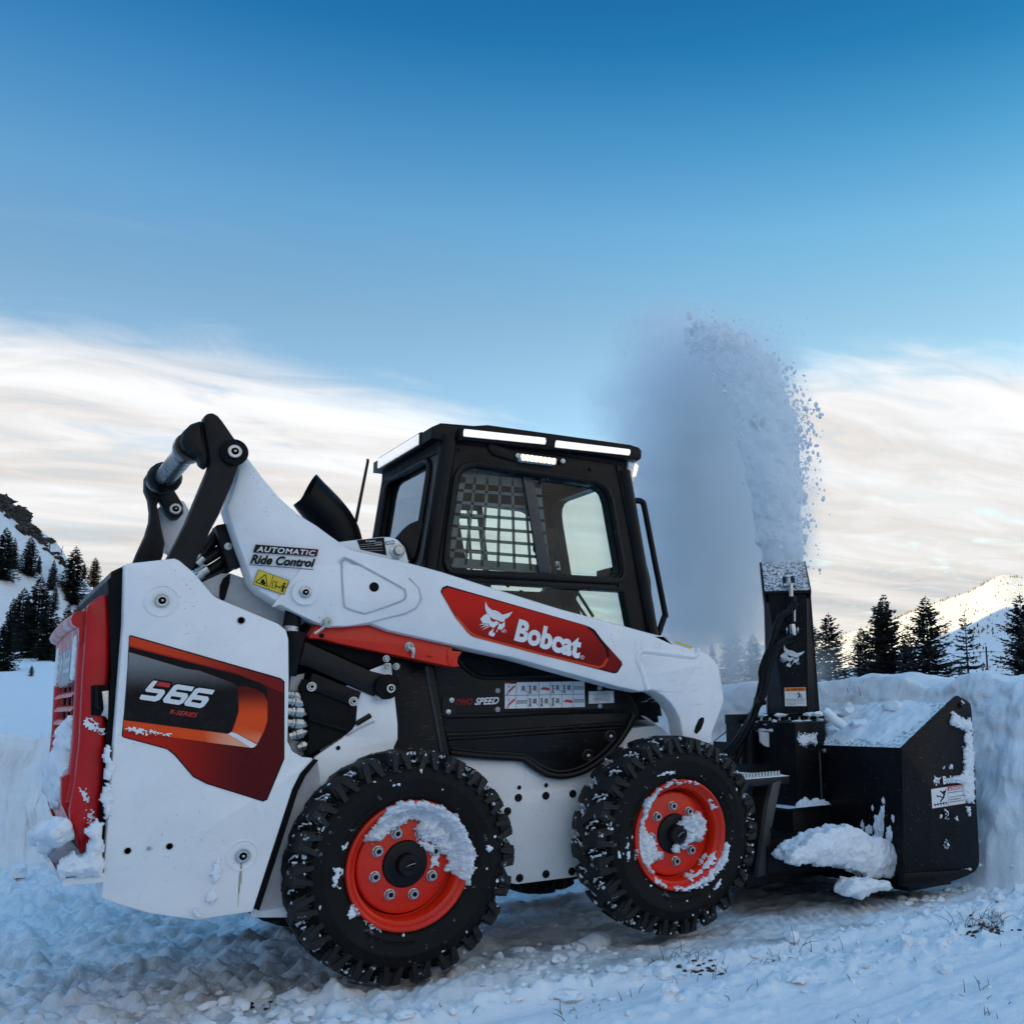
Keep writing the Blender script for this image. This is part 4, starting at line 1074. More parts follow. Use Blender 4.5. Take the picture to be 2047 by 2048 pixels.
# ------------------------------------------------------------------ cab of the loader
def build_cab():
    YB = .36; FAR = lambda y: 2*YM-y
    tl, bl = P(r4([(600,195)])[0], YB), P(r4([(490,915)])[0], YB)
    def xr(z):                                   # the leaning rear face
        return bl[0]+(tl[0]-bl[0])*(z-bl[2])/(tl[2]-bl[2])
    def PR(uv):
        d = ray(*uv); o = CAM; k = (tl[0]-bl[0])/(tl[2]-bl[2])
        t = (bl[0]+k*(o[2]-bl[2])-o[0])/(d[0]-k*d[2]); return o+d*t
    frame = r4([(600,215),(612,195),(645,182),(900,200),(1600,308),(1640,318),(1660,345),(1672,430),(1745,800),(1830,1310),(1850,1420),(1500,1400),(1000,1250),(470,1090),(478,925),(510,760),(545,560),(580,300)])
    h1 = r4([(700,400),(735,352),(800,342),(1480,440),(1540,475),(1562,540),(1640,980),(660,928),(638,890),(652,720)])
    h2 = r4([(720,1005),(1658,1064),(1692,1240),(1712,1335),(1300,1270),(700,1080)])
    pf, p1, p2 = xz(frame, YB), rnd(ccw(xz(h1, YB)), .05), xz(h2, YB)
    for near in (True, False):
        m = MB()
        V, F = prism2(pf, .055, .012 if near else 0, [p1, p2])
        fm = (lambda a, d, c: (a, YB+d, c)) if near else (lambda a, d, c: (a, FAR(YB)-d, c))
        m.add([fm(*v) for v in V], F if near else [f[::-1] for f in F], BLACK)
        ys = YB-.004 if near else FAR(YB)+.004
        if near:
            seal = r4([(672,400),(705,335),(790,316),(1490,418),(1560,455),(1588,530),(1672,1010),(640,955),(612,900),(628,720)])
            m.tube(catmull([(a, ys, c) for a, c in rnd(ccw(xz(seal, YB)), .06, 5)], 1, True), .012, SEAL, 8, closed=True)
            seal2 = r4([(690,400),(722,345),(795,331),(1485,432),(1548,468),(1573,535),(1652,992),(650,940),(626,896),(640,722)])
            m.tube(catmull([(a, ys, c) for a, c in rnd(ccw(xz(seal2, YB)), .055, 5)], 1, True), .007, BLACK, 8, closed=True)
            # weld bead down the rear corner
            pts = r4([(700,230),(650,245),(632,290),(590,500),(540,740),(490,915)])
            m.tube(catmull([P(q, YB-.001) for q in pts], 8), .006, BLACKW, 6)
            m.tube(catmull([P(q, YB-.001) for q in r4([(1618,320),(1640,420),(1725,860),(1800,1290)])], 8), .007, BLACKW, 6)
            m.plate(r4([(868,185),(915,185),(925,205),(1040,255),(1030,300),(900,262),(870,230)]), YB-.012, .012, BLACK, .004, .008)
            for q in r4([(1210,408),(1440,430),(1605,718),(1630,1025),(1460,1050),(978,1030),(1465,345)]):
                c = at(q, YB); m.lathe([(.008, YB-.005), (.007, YB-.010), (0, YB-.011)], SEAL, 10, (c[0], 0, c[1]))
        cabside = m.build('cab_side', LD)
        # sliding-window rails
        m = MB()
        for k, (a, b_, c_, d_) in enumerate((((655,932),(1640,984),(1644,1000),(668,950)), ((672,954),(1646,1004),(1650,1020),(690,976)), ((694,980),(1650,1024),(1660,1056),(716,1004)))):
            y_ = YB-.014+.006*k if near else FAR(YB)+.002
            m.plate(r4([a, b_, c_, d_]), YB-.014+.006*k, .03, BLACKW, .003) if near else m.solid(xz(r4([a, b_, c_, d_]), YB), .03, lambda a, d, c: (a, FAR(YB)-d+.004, c), BLACKW)
        m.plate(r4([(1068,372),(1128,380),(1232,955),(1165,948)]), YB+.022, .012, GREYST, .002) if near else None
        m.build('window_rail', cabside)
        m = MB()
        yg = YB+.035 if near else FAR(YB)-.035
        m.flat([(a, yg, c) for a, c in p1], GLASS); m.flat([(a, yg, c) for a, c in p2], GLASS)
        m.build('window_pane', cabside, smooth=False)
        # perforated guard plate behind the sliding pane
        m = MB(); yg = YB+.06
        rows, cols = 7, 6
        def gp(a, b):      # lattice point, a across 0..1, b down 0..1
            t = np.array((715, 400))+a*np.array((440, 30)); s = np.array((640, 890))+a*np.array((570, 45)); return t+(s-t)*b
        yy = yg if near else FAR(yg)
        def bar(p, q, w_):
            A, B = P(r4([p])[0], yg), P(r4([q])[0], yg); dx, dz = B[0]-A[0], B[2]-A[2]; L_ = math.hypot(dx, dz); nx, nz = -dz/L_*w_/2, dx/L_*w_/2
            poly = [(A[0]+nx, A[2]+nz), (A[0]-nx, A[2]-nz), (B[0]-nx, B[2]-nz), (B[0]+nx, B[2]+nz)]
            V, F = prism2(poly, .006); m.add([(a, yy+d, c) for a, d, c in V], F, MESHP)
        for k in range(rows+1): bar(gp(-.04, k/rows), gp(1.04, k/rows), .013 if 0 < k < rows else .04)
        for k in range(cols+1): bar(gp(k/cols, -.02), gp(k/cols, 1.02), .011 if 0 < k < cols else .03)
        m.build('window_guard', cabside, smooth=False)
    # rear wall with its window
    m = MB()
    zb, zt = 1.20, 2.08
    fr = lambda y, d, z: (xr(z)+d, y, z)
    wy0, wy1, wz0, wz1 = .47, 2*YM-.45, 1.56, 2.015
    hole = rnd(ccw([(wy0, wz0), (wy1, wz0), (wy1, wz1), (wy0, wz1)]), .08)
    V, F = prism2([(YB-.0, zb), (FAR(YB), zb), (FAR(YB), zt), (YB, zt)], .05, 0, [hole])
    m.add([fr(*v) for v in V], F, BLACK)
    m.tube([fr(a, -.004, c) for a, c in hole], .013, SEAL, 8, closed=True)
    # rounded corner posts
    for y_ in (YB+.015, FAR(YB)-.015):
        m.tube([(xr(z)+.028, y_, z) for z in np.linspace(1.2, 2.09, 6)], .035, BLACK, 14)
    m.plate(r4([(330,752),(385,690),(420,660),(490,632),(480,700),(440,860),(415,880),(380,800)]), YB-.05, .04, BLACK, .008, .015)
    rw_ = m.build('cab_rear', LD)
    m = MB(); m.flat([fr(a, .018, c) for a, c in hole], GLASSR); m.build('rear_pane', rw_, smooth=False)
    # front door frame and glass
    A, B = P(r4([(1655,345)])[0], YB), P(r4([(1820,1305)])[0], YB)
    xf = lambda z: A[0]+(B[0]-A[0])*(z-A[2])/(B[2]-A[2])
    m = MB(); fd = lambda y, d, z: (xf(z)-.045+d, y, z)
    hole = rnd(ccw([(YB+.08, 1.0), (FAR(YB)-.08, 1.0), (FAR(YB)-.08, 1.985), (YB+.08, 1.985)]), .10)
    V, F = prism2([(YB+.056, .9), (FAR(YB)-.056, .9), (FAR(YB)-.056, 2.06), (YB+.056, 2.06)], .06, 0, [hole]); m.add([fd(*v) for v in V], F, BLACK)
    for y_ in (YB+.012, FAR(YB)-.012): m.tube([(xf(z)+.005, y_, z) for z in np.linspace(1.05, 2.03, 5)], .034, BLACK, 12)
    dr = m.build('cab_door', LD)
    m = MB(); m.flat([fd(a, .03, c) for a, c in hole], GLASS); m.build('door_pane', dr, smooth=False)
    m = MB()
    m.tube(catmull([P(q, YB+.04) for q in rg([(30,125),(150,128),(235,132),(268,155),(290,210),(400,780),(537,1475),(530,1530),(495,1630),(465,1720),(430,1748),(340,1742)])], 4), .0145, BLACK, 10)
    m.build('grab_bar', dr)
    m = MB()
    m.tube(catmull([P(q, YB+.10) for q in rg([(215,890),(262,905),(295,1000),(318,1120),(328,1320),(300,1370),(280,1330)])], 4), .020, SEAL, 10)
    m.build('door_handle', dr)
    # roof
    m = MB()
    rp = xz(r4([(692,180),(700,110),(716,94),(870,84),(1700,200),(1752,216),(1768,238),(1766,282),(1740,300),(1500,262),(720,176)]), .33)
    m.solid(rp, 2*(YM-.33), lambda a, d, c: (a, .33+d, c), BLACK, .012)
    zt2 = max(c for a, c in rp)
    m.solid([(.16,zt2-.085),(.16,zt2-.035),(.20,zt2-.012),(.36,zt2-.004),(.40,zt2-.09)], 2*(YM-.36), lambda a, d, c: (a, .36+d, c), BLACK, .008)
    m.solid([(xr(2.06)-.01,2.02),(xr(2.06)-.01,2.075),(1.10,2.085),(1.10,2.03)], 2*(YM-YB)-.02, lambda a, d, c: (a, YB+.01+d, c), DARKIN, 0)
    rf_ = m.build('cab_roof', LD)
    YR = .33
    for q in ([(722,103),(1207,163),(1206,207),(718,152)], [(1260,170),(1702,231),(1697,271),(1254,216)]):
        b = MB(); b.plate(r4(q), YR-.010, .014, SEAL, .003, .006)
        cc = np.mean(q, 0); qi = [tuple(cc+(np.array(p)-cc)*np.array((.985, .88))) for p in q]
        b.plate(r4(qi), YR-.014, .006, LED, .002, .006)
        for i_ in range(26):
            a_ = (i_+.5)/26; u_ = np.array(qi[0])*(1-a_)+np.array(qi[1])*a_; l_ = np.array(qi[3])*(1-a_)+np.array(qi[2])*a_
            p_ = P(r4([tuple(u_*.5+l_*.5)])[0], YR-.015); b.lathe([(.0075, 0), (.005, -.003), (0, -.004)], LEDDOT, 8, (p_[0], YR-.0145, p_[2]))
        b.build('light_bar', rf_)
    b = MB()
    zc_ = zt2-.060
    b.solid([(.50,zc_-.022),(1.04,zc_-.022),(1.04,zc_+.022),(.50,zc_+.022)], .02, lambda a, d, c: (.148+d, a, c), LED, .003)
    b.solid([(.485,zc_-.03),(1.055,zc_-.03),(1.055,zc_+.03),(.485,zc_+.03)], .015, lambda a, d, c: (.155+d, a, c), SEAL, .003)
    b.build('light_bar', rf_)
    b = MB()
    b.plate(r4([(1050,252),(1270,282),(1264,322),(1054,296)]), YB-.03, .03, LENS, .004, .008)
    C0, C1, C2, C3 = (np.array(q) for q in ((1056,260),(1264,288),(1259,314),(1060,290)))
    for i in range(8):
        for j in range(2):
            if 3.2 < i < 3.8: continue
            a, c_ = (i+.5)/8, (j+.5)/2; q = (1-c_)*((1-a)*C0+a*C1)+c_*((1-a)*C3+a*C2)
            p = P(r4([q])[0], YB-.03); b.lathe([(.0085, -.0), (.006, -.004), (0, -.005)], AMBER, 8, (p[0], YB-.031, p[2]))
    for q in r4([(1030,272),(1292,303)]):
        c = at(q, YB); b.lathe([(.011, YB-.006), (.011, YB-.02), (0, YB-.022)], ZINC, 12, (c[0], 0, c[1]))
    b.build('work_lamp', rf_)
    for y_ in (YB-.005, FAR(YB)-.045):
        b = MB(); p = P(r4([(1708,350)])[0], YB); 
        b.solid(rnd([(p[0]-.03, p[2]-.06), (p[0]+.01, p[2]-.065), (p[0]+.035, p[2]+.01), (p[0]+.03, p[2]+.05), (p[0]-.02, p[2]+.05)], .012), .06, lambda a, d, c: (a, y_+d, c), LENS, .006)
        b.solid([(p[0]+.0, p[2]-.03), (p[0]+.012, p[2]-.03), (p[0]+.028, p[2]+.02), (p[0]+.014, p[2]+.03)], .05, lambda a, d, c: (a, y_-.004+d, c), AMBER, .002)
        b.build('headlamp', rf_)
    # inside
    m = MB()
    m.solid([(.18,.86),(1.16,.86),(1.19,1.02),(.95,1.12),(.60,1.22),(.18,1.24)], 2*(YM-YB)-.14, lambda a, d, c: (a, YB+.07+d, c), DARKIN, 0)
    m.solid(rnd([(.34,1.25),(.85,1.25),(.86,1.36),(.46,1.38),(.36,1.90),(.28,1.93),(.24,1.88)], .04), .46, lambda a, d, c: (a, YM-.16+d, c), DARKIN, .02)
    m.solid(rnd([(.24,1.90),(.35,1.90),(.33,2.05),(.25,2.05)], .03), .26, lambda a, d, c: (a, YM-.06+d, c), DARKIN, .02)
    st = m.build('seat', LD)
    m = MB()
    for y_ in (YM-.30, YM+.26):
        m.tube(catmull([(.92, y_, 1.05), (.90, y_, 1.30), (.86, y_, 1.44)], 4), .014, DARKIN, 8); m.blob((.86, y_, 1.48), (.03, .03, .05), DARKIN, 2)
    m.tube(catmull([P(q, YB+.20) for q in r4([(1245,700),(1265,820),(1300,1000),(1370,1190)])], 5), .022, DARKIN, 8)
    m.tube([P(q, YB+.15) for q in r4([(1390,1070),(1480,1210)])], .007, DARKIN, 6); m.tube([P(q, YB+.17) for q in r4([(1370,1110),(1440,1215)])], .007, DARKIN, 6)
    m.plate(r4([(1560,930),(1610,915),(1640,975),(1640,1000),(1560,985)]), YB+.12, .10, DARKIN, .01)
    m.plate(r4([(1205,690),(1250,680),(1262,810),(1240,850),(1205,800)]), YB+.16, .14, DARKIN, .01)
    m.build('control_lever', LD)
    d = MB(); sflat(d, r4([(1258,885),(1280,885),(1290,935),(1268,935)]), on(YB+.17), D_WHITE); sflat(d, r4([(1262,925),(1275,895),(1284,925)]), on(YB+.169), D_BLACK); d.build('warning_sticker', st, smooth=False)
    # rear quarter housing with data plate, exhaust, antenna
    m = MB(); YH = .30
    m.plate(r4([(-20,775),(0,770),(150,752),(250,741),(300,742),(340,757),(380,800),(395,850),(410,920),(300,960),(60,900),(-40,850)]), YH, .14, WHITE, .01, .012)
    p = at(r4([(335,825)])[0], YH); m.lathe([(.030, YH), (.030, YH-.004), (.020, YH-.006), (.020, YH-.026), (.017, YH-.03), (0, YH-.03)], ZINC, 18, (p[0], 0, p[1]))
    hs = m.build('rear_housing', LD)
    d = MB()
    sflat(d, r4([(98,762),(256,745),(272,850),(120,816)]), on(YH-.002), D_BLACK)
    logo(d, on(YH-.003), D_WHITE, r4([(150,762),(163,760),(163,773),(150,775)])); text(d, 'Bobcat', r4([(168,762),(208,757),(208,769),(168,774)]), on(YH-.003), D_WHITE)
    for a, b_ in (((115,790),(240,776)), ((120,800),(246,790)), ((125,812),(248,806)), ((160,822),(250,822))): stroke(d, r4([a, b_]), .7, on(YH-.003), D_GREY)
    stroke(d, r4([(205,775),(243,770),(246,784),(208,788),(205,775)]), .5, on(YH-.003), D_WHITE)
    sflat(d, r4([(265,770),(315,762),(318,782),(268,790)]), on(YH-.002), D_BLACK); sflat(d, r4([(269,773),(312,766),(314,780),(271,786)]), on(YH-.003), D_WHITE)
    stroke(d, r4([(275,780),(308,774)]), .7, on(YH-.004), D_BLACK)
    sflat(d, r4([(300,865),(345,858),(348,875),(303,880)]), on(YH-.002), D_GREY)
    d.build('data_plate', hs, smooth=False)
    m = MB(); ye = .60
    cen = [P(q, ye) for q in ((615,985),(628,1000),(648,1022),(666,1044),(680,1068),(688,1095),(690,1140))]
    rads = [.074, .078, .080, .080, .078, .074, .072]
    # slash-cut mouth: first ring tilted
    m.tube(catmull(cen, 4), list(np.interp(np.linspace(0, 6, 25), range(7), rads)), BLACK, 24, caps=False)
    m.tube(catmull(cen[:5], 4), .070, MATTE, 24, caps=False)
    for q_ in range(2):        # slash-cut mouth
        base_ = q_*0 if q_ == 0 else (24+1)*24
        ax_ = np.array(cen[1])-np.array(cen[0]); ax_ /= np.linalg.norm(ax_); c_ = np.array(m.v[base_:base_+24]).mean(0)
        for i_ in range(24):
            p_ = np.array(m.v[base_+i_]); rel = p_-c_; m.v[base_+i_] = tuple(p_-ax_*(rel[2]*.75))
    m.build('exhaust_pipe', LD)
    m = MB(); m.tube([P((735,918), .62), P((735.5,922), .62), P((712,1040), .62), P((702,1068), .62), P((700,1085), .62)], [.006, .006, .007, .010, .014], SEAL, 8); m.build('antenna', LD)
build_cab()

# ------------------------------------------------------------------ wheels
def build_wheels():
    N_L = 22; WR = .2246
    def cyl(r_, th, y_): return (r_*math.cos(th), y_, r_*math.sin(th))
    t = MB()
    side = [(.205,.045),(.222,.030),(.232,.018),(.242,.010),(.262,.003),(.290,.0),(.296,-.003),(.302,-.003),(.306,.001),(.322,.004),(.338,.012)]
    cr = [(.338,.012),(.352,.030),(.362,.048)]
    crown = [(.362,.048),(.374,.07),(.377,.15),(.374,.23),(.366,.26)]
    t.lathe(side, RUBBER, 96, caps=False); t.lathe(cr+crown[1:]+[(.356,.276)], TREAD, 96, caps=False)
    t.lathe([(.356,.276),(.338,.288),(.290,.30),(.242,.29),(.205,.255)], RUBBER, 64, caps=False)
    def hexa(a, b):
        V = list(a)+list(b); t.add(V, [(0,1,2,3)[::-1], (4,5,6,7), (0,1,5,4), (1,2,6,5), (2,3,7,6), (3,0,4,7)], LUG)
    ro = .399
    for k in range(N_L):
        for sgn in (0, 1):
            th0 = 2*math.pi*(k+.5*sgn)/N_L; Y = (lambda v: v) if sgn == 0 else (lambda v: .30-v)
            w = .050/ro
            # tread bar in three skewed pieces
            ys = [.020, .075, .125, .175]; sk = [0, .012, .075, .155]
            for i in range(3):
                def sect(y_, s_, wr, r_): return [cyl(r_, th0+s_-wr, Y(y_)), cyl(r_, th0+s_+wr, Y(y_))]
                w0, w1 = w*(1.0, .8, .7, .62)[i]*.72, w*(1.0, .8, .7, .62)[i+1]*.72
                rt_ = [ro-.004 if i == 0 else ro+.003, ro+.003]
                b0, b1 = sect(ys[i], sk[i], w0*1.25, .355), sect(ys[i+1], sk[i+1], w1*1.25, .368)
                t0, t1 = sect(ys[i], sk[i], w0, rt_[0]), sect(ys[i+1], sk[i+1], w1, rt_[1])
                hexa([b0[0], b0[1], b1[1], b1[0]], [t0[0], t0[1], t1[1], t1[0]])
            # two legs down the sidewall
            for dirn in (-1, 1):
                i0, i1 = th0+dirn*.27*w, th0+dirn*.62*w
                wt, wb = .24*w, .19*w
                a = [cyl(ro-.004, i0-wt, Y(.016)), cyl(ro-.004, i0+wt, Y(.016)), cyl(.334, i1+wb, Y(-.004)), cyl(.334, i1-wb, Y(-.004))]
                b = [cyl(ro-.02, i0-wt, Y(.05)), cyl(ro-.02, i0+wt, Y(.05)), cyl(.330, i1+wb, Y(.02)), cyl(.330, i1-wb, Y(.02))]
                hexa(a, b)
    for k in range(3):   # moulded arcs on the sidewall
        for rr_ in (.252, .258, .264):
            t.tube([cyl(rr_, a, .004-.0) for a in np.linspace(-1.9+k*2.1, -1.2+k*2.1, 14)], .0022, RUBBER, 5)
    NW = lambda y_: y_ if y_ < .02 else .02+(y_-.02)*.84            # section width
    t.v = [(x, NW(y_), z) for x, y_, z in t.v]
    tyre = t.build('tyre', sharp=50)
    # rim
    dish = [(.2246,.032),(.2246,.020),(.222,.013),(.216,.011),(.210,.014),(.204,.024),(.198,.034),(.190,.038),(.186,.046),(.184,.085),(.180,.094),(.176,.096)]
    m = MB(); m.lathe(dish, ORANGE, 72, caps=False)
    m.lathe([(.176,.096),(.1725,.104),(.170,.104)], MATTE, 72, caps=False)
    m.lathe([(.172,.104),(.1715,.090),(.168,.080),(.160,.076),(.082,.074),(.078,.080),(.0,.080)], ORANGE, 72, caps=False)
    rim = m.build('wheel', sharp=35)
    h = MB(); h.lathe([(.080,.078),(.080,.070),(.077,.066),(.040,.060),(.038,.030),(.035,.026),(.018,.025),(.016,.030),(.0,.030)], BLACKW, 40)
    h.tube([(-.012,.0235,-.008),(.004,.0225,.004),(.018,.0235,.010)], .0016, STEEL, 5)
    hub = h.build('hub', sharp=35)
    nut = MB(); nut.lathe([(.0175,.074),(.0175,.060),(.0160,.057),(.0095,.057),(.0095,.064),(0,.064)], ZINC, 6)
    nut.lathe([(.008,.066),(.008,.060),(0,.059)], MATTE, 10)
    nut.lathe([(.020,.0765),(.0195,.0725),(.0165,.072)], ZINC, 16)
    nut0 = nut.build('lug_nut', sharp=30)
    dr, dz = [q[0] for q in dish][::-1]+[.2246], [q[1] for q in dish][::-1]+[.03]
    def base(x, z):
        r_ = math.hypot(x, z)
        if r_ > .2246: return float(np.interp(r_, [.2246,.232,.242,.262,.29], [.028,.018,.010,.003,0]))
        if r_ < .168: return .074 if r_ > .08 else .05
        return float(np.interp(r_, [.168,.176,.184,.190,.198,.204,.210,.216,.2246], [.078,.085,.075,.040,.034,.024,.014,.011,.012]))
    first = {'tyre': True}
    def make(xc, yc, far, ph, label, patches, tr):
        if first['tyre']: w, ty, hb = rim, tyre, hub; first['tyre'] = False
        else:
            w, ty, hb = rim.copy(), tyre.copy(), hub.copy()
            for o in (w, ty, hb): COL.objects.link(o)
        w.parent = LD; w['label'] = label
        w.matrix_basis = Matrix.Translation(Vector((xc, yc, .42))-LD.location) @ (Matrix.Rotation(math.pi, 4, 'Z') if far else Matrix())
        for o in (ty, hb): o.parent = w
        ty.rotation_euler = (0, ph, 0); hb.rotation_euler = (0, ph, 0)
        for k in range(8):
            n = nut0 if nut0.parent is None else nut0.copy()
            if n is not nut0: COL.objects.link(n)
            a = 2*math.pi*k/8+ph; n.parent = w; n.location = (.112*math.cos(a), 0, .112*math.sin(a)); n.rotation_euler = (0, k*.37, 0)
        if patches:
            for k, (poly, tk, y_) in enumerate(patches):
                s = MB()
                pts = [(P(q, y_)[0]-xc, P(q, y_)[2]-.42) for q in poly]
                snow_patch(s, pts, lambda a, c, hh: (a, base(a, c)-.002-hh, c), SNOW, tk, .006, .0032, .009, w=.022, lump=.75, fr=34, seed=k+int(xc*10))
                if s.f: s.build('caked_snow', w)
        # little chips of snow thrown on the sidewall
        if not far:
            s = MB(); rr = random.Random(int(xc*100)+3)
            for k in range(40 if xc > .5 else 24):
                a = rr.uniform(0, 6.28); r_ = rr.choice((rr.uniform(.232, .33), rr.uniform(.30, .39))); q = rr.uniform(.0012, .0042)*(2.2 if rr.random() < .10 else 1)
                yb = float(np.interp(r_, [.232,.242,.262,.29,.322,.338,.39], [.018,.010,.003,0,.004,.002,.012]))
                s.blob((r_*math.cos(a), yb, r_*math.sin(a)), (q*rr.uniform(.7, 1.8), q*.4, q*rr.uniform(.7, 2.2)), SNOW, k, 2 if q > .006 else 1, .8)
            for k in range(420 if xc > .5 else 300):       # packed in the tread grooves
                a = rr.uniform(.2, 4.6) if xc < .5 else rr.uniform(.2, 5.2); yy = rr.uniform(.02, .28); q = rr.uniform(.0018, .0055)*(1.8 if rr.random() < .12 else 1)
                r_ = .374 if .06 < yy < .24 else .362
                if rr.random() < .25: r_ = .398
                th = rr.uniform(-.05, .05)
                s.blob((r_*math.cos(a), NW(yy), r_*math.sin(a)), (q*(.6+.8*abs(math.sin(a))), q*rr.uniform(1, 2.6), q*(.6+.8*abs(math.cos(a)))), SNOW, k, 1, .5)
            for k in range(N_L):               # lines of snow packed along the foot of the tread bars
                for sgn in (0, 1):
                    th0 = 2*math.pi*(k+.5*sgn)/N_L-ph; Y = (lambda v: v) if sgn == 0 else (lambda v: .30-v)
                    for e_ in (-1, 1):
                        if rr.random() < (.15 if xc > .5 else .35): continue
                        pts_ = []; rd_ = []
                        for t_ in np.linspace(rr.uniform(0, .3), rr.uniform(.6, 1), 9):
                            y_ = .02+.15*t_; sk_ = float(np.interp(y_, [.02,.075,.125,.175], [0,.012,.075,.155])); ww = (.050/ro)*float(np.interp(y_, [.02,.175], [.98,.60]))
                            a_ = th0+sk_+e_*ww*1.02+rr.uniform(-.006, .006); r_ = .384+rr.uniform(-.006, .009)
                            pts_.append((r_*math.cos(a_), NW(Y(y_)), r_*math.sin(a_))); rd_.append(rr.uniform(.0014, .0062 if xc > .5 else .0046))
                        s.tube(pts_, rd_, SNOW, 5)
            s.build('snow_chip', w, kind='stuff')
    rear_p = [(rw([(410,690),(470,600),(560,500),(660,340),(800,250),(1030,240),(1300,290),(1500,420),(1640,640),(1720,860),(1720,1050),(1660,1240),(1620,1300),(1560,1180),(1440,1110),(1460,1000),(1440,920),(1380,890),(1290,780),(1180,760),(1090,680),(1060,600),(1100,530),(1060,480),(900,560),(760,640),(680,730),(520,780),(440,740)]), .030, .03),
              (rw([(1090,700),(1200,760),(1290,790),(1310,900),(1300,1050),(1210,1060),(1200,900),(1120,820),(1010,740)]), .016, .07),
              (rw([(30,1060),(170,1045),(165,1160),(110,1180),(110,1280),(30,1300)]), .012, 0), (rw([(180,1650),(260,1520),(310,1530),(365,1640),(230,1670)]), .012, .01), (rw([(400,1690),(520,1750),(660,1830),(640,1845),(480,1780),(400,1710)]), .010, .01),
              (rw([(740,45),(860,40),(850,80),(800,90),(750,70)]), .010, 0), (rw([(150,800),(230,715),(235,790),(200,860),(150,850)]), .010, 0), (rw([(1870,780),(1920,750),(1950,840),(1920,920),(1880,850)]), .010, 0)]
    front_p = [(rf([(255,800),(290,600),(310,480),(440,350),(560,250),(790,110),(780,160),(640,250),(480,370),(440,500),(415,640),(410,800),(440,900),(520,960),(575,1040),(610,1180),(690,1240),(700,1320),(560,1370),(500,1470),(480,1560),(400,1500),(290,1340),(250,1100)]), .030, .03),
               (rf([(830,800),(940,690),(1080,640),(1170,610),(1240,680),(1290,780),(1250,960),(1220,1080),(1050,1060),(980,1120),(920,1190),(890,1110),(940,1000),(930,920),(870,860)]), .040, .05),
               (rf([(740,1180),(800,1060),(880,1110),(870,1220),(770,1260)]), .022, .06),
               (rf([(960,1600),(1060,1550),(1200,1450),(1310,1250),(1390,1200),(1370,1330),(1240,1480),(1080,1620),(990,1650)]), .018, .04),
               (rf([(790,1740),(1000,1720),(1200,1620),(1370,1430),(1490,1230),(1570,1000),(1590,1100),(1560,1280),(1570,1330),(1440,1500),(1280,1700),(1050,1800),(800,1780)]), .020, .02),
               (rf([(500,1570),(600,1640),(700,1720),(715,1780),(600,1740),(490,1650)]), .016, .02),
               (rf([(800,170),(1000,150),(1160,190),(1130,220),(980,180),(840,230)]), .012, .02), (rf([(1290,440),(1330,450),(1390,560),(1360,620),(1310,520)]), .010, .04),
               (rf([(640,30),(820,10),(810,50),(500,120)]), .012, 0), (rf([(80,1000),(110,1010),(160,1310),(110,1340)]), .010, 0), (rf([(1380,1780),(1440,1650),(1500,1600),(1490,1700),(1400,1790)]), .010, 0), (rf([(225,1130),(260,1200),(275,1320),(240,1330)]), .012, .01),
               (rf([(1480,1430),(1560,1310),(1580,1330),(1500,1500),(1420,1500)]), .012, .01)]
    make(0, 0, False, .3, 'rear wheel with snow caked across the upper right of its red rim', rear_p, 0)
    make(1.14, 0, False, .05, 'front wheel with snow over its hub and down the left of its red rim', front_p, 0)
    make(0, 2*YM, True, .3, 'far rear wheel under the machine', None, 0)
    make(1.14, 2*YM, True, .3, 'far front wheel under the machine', None, 0)
build_wheels()
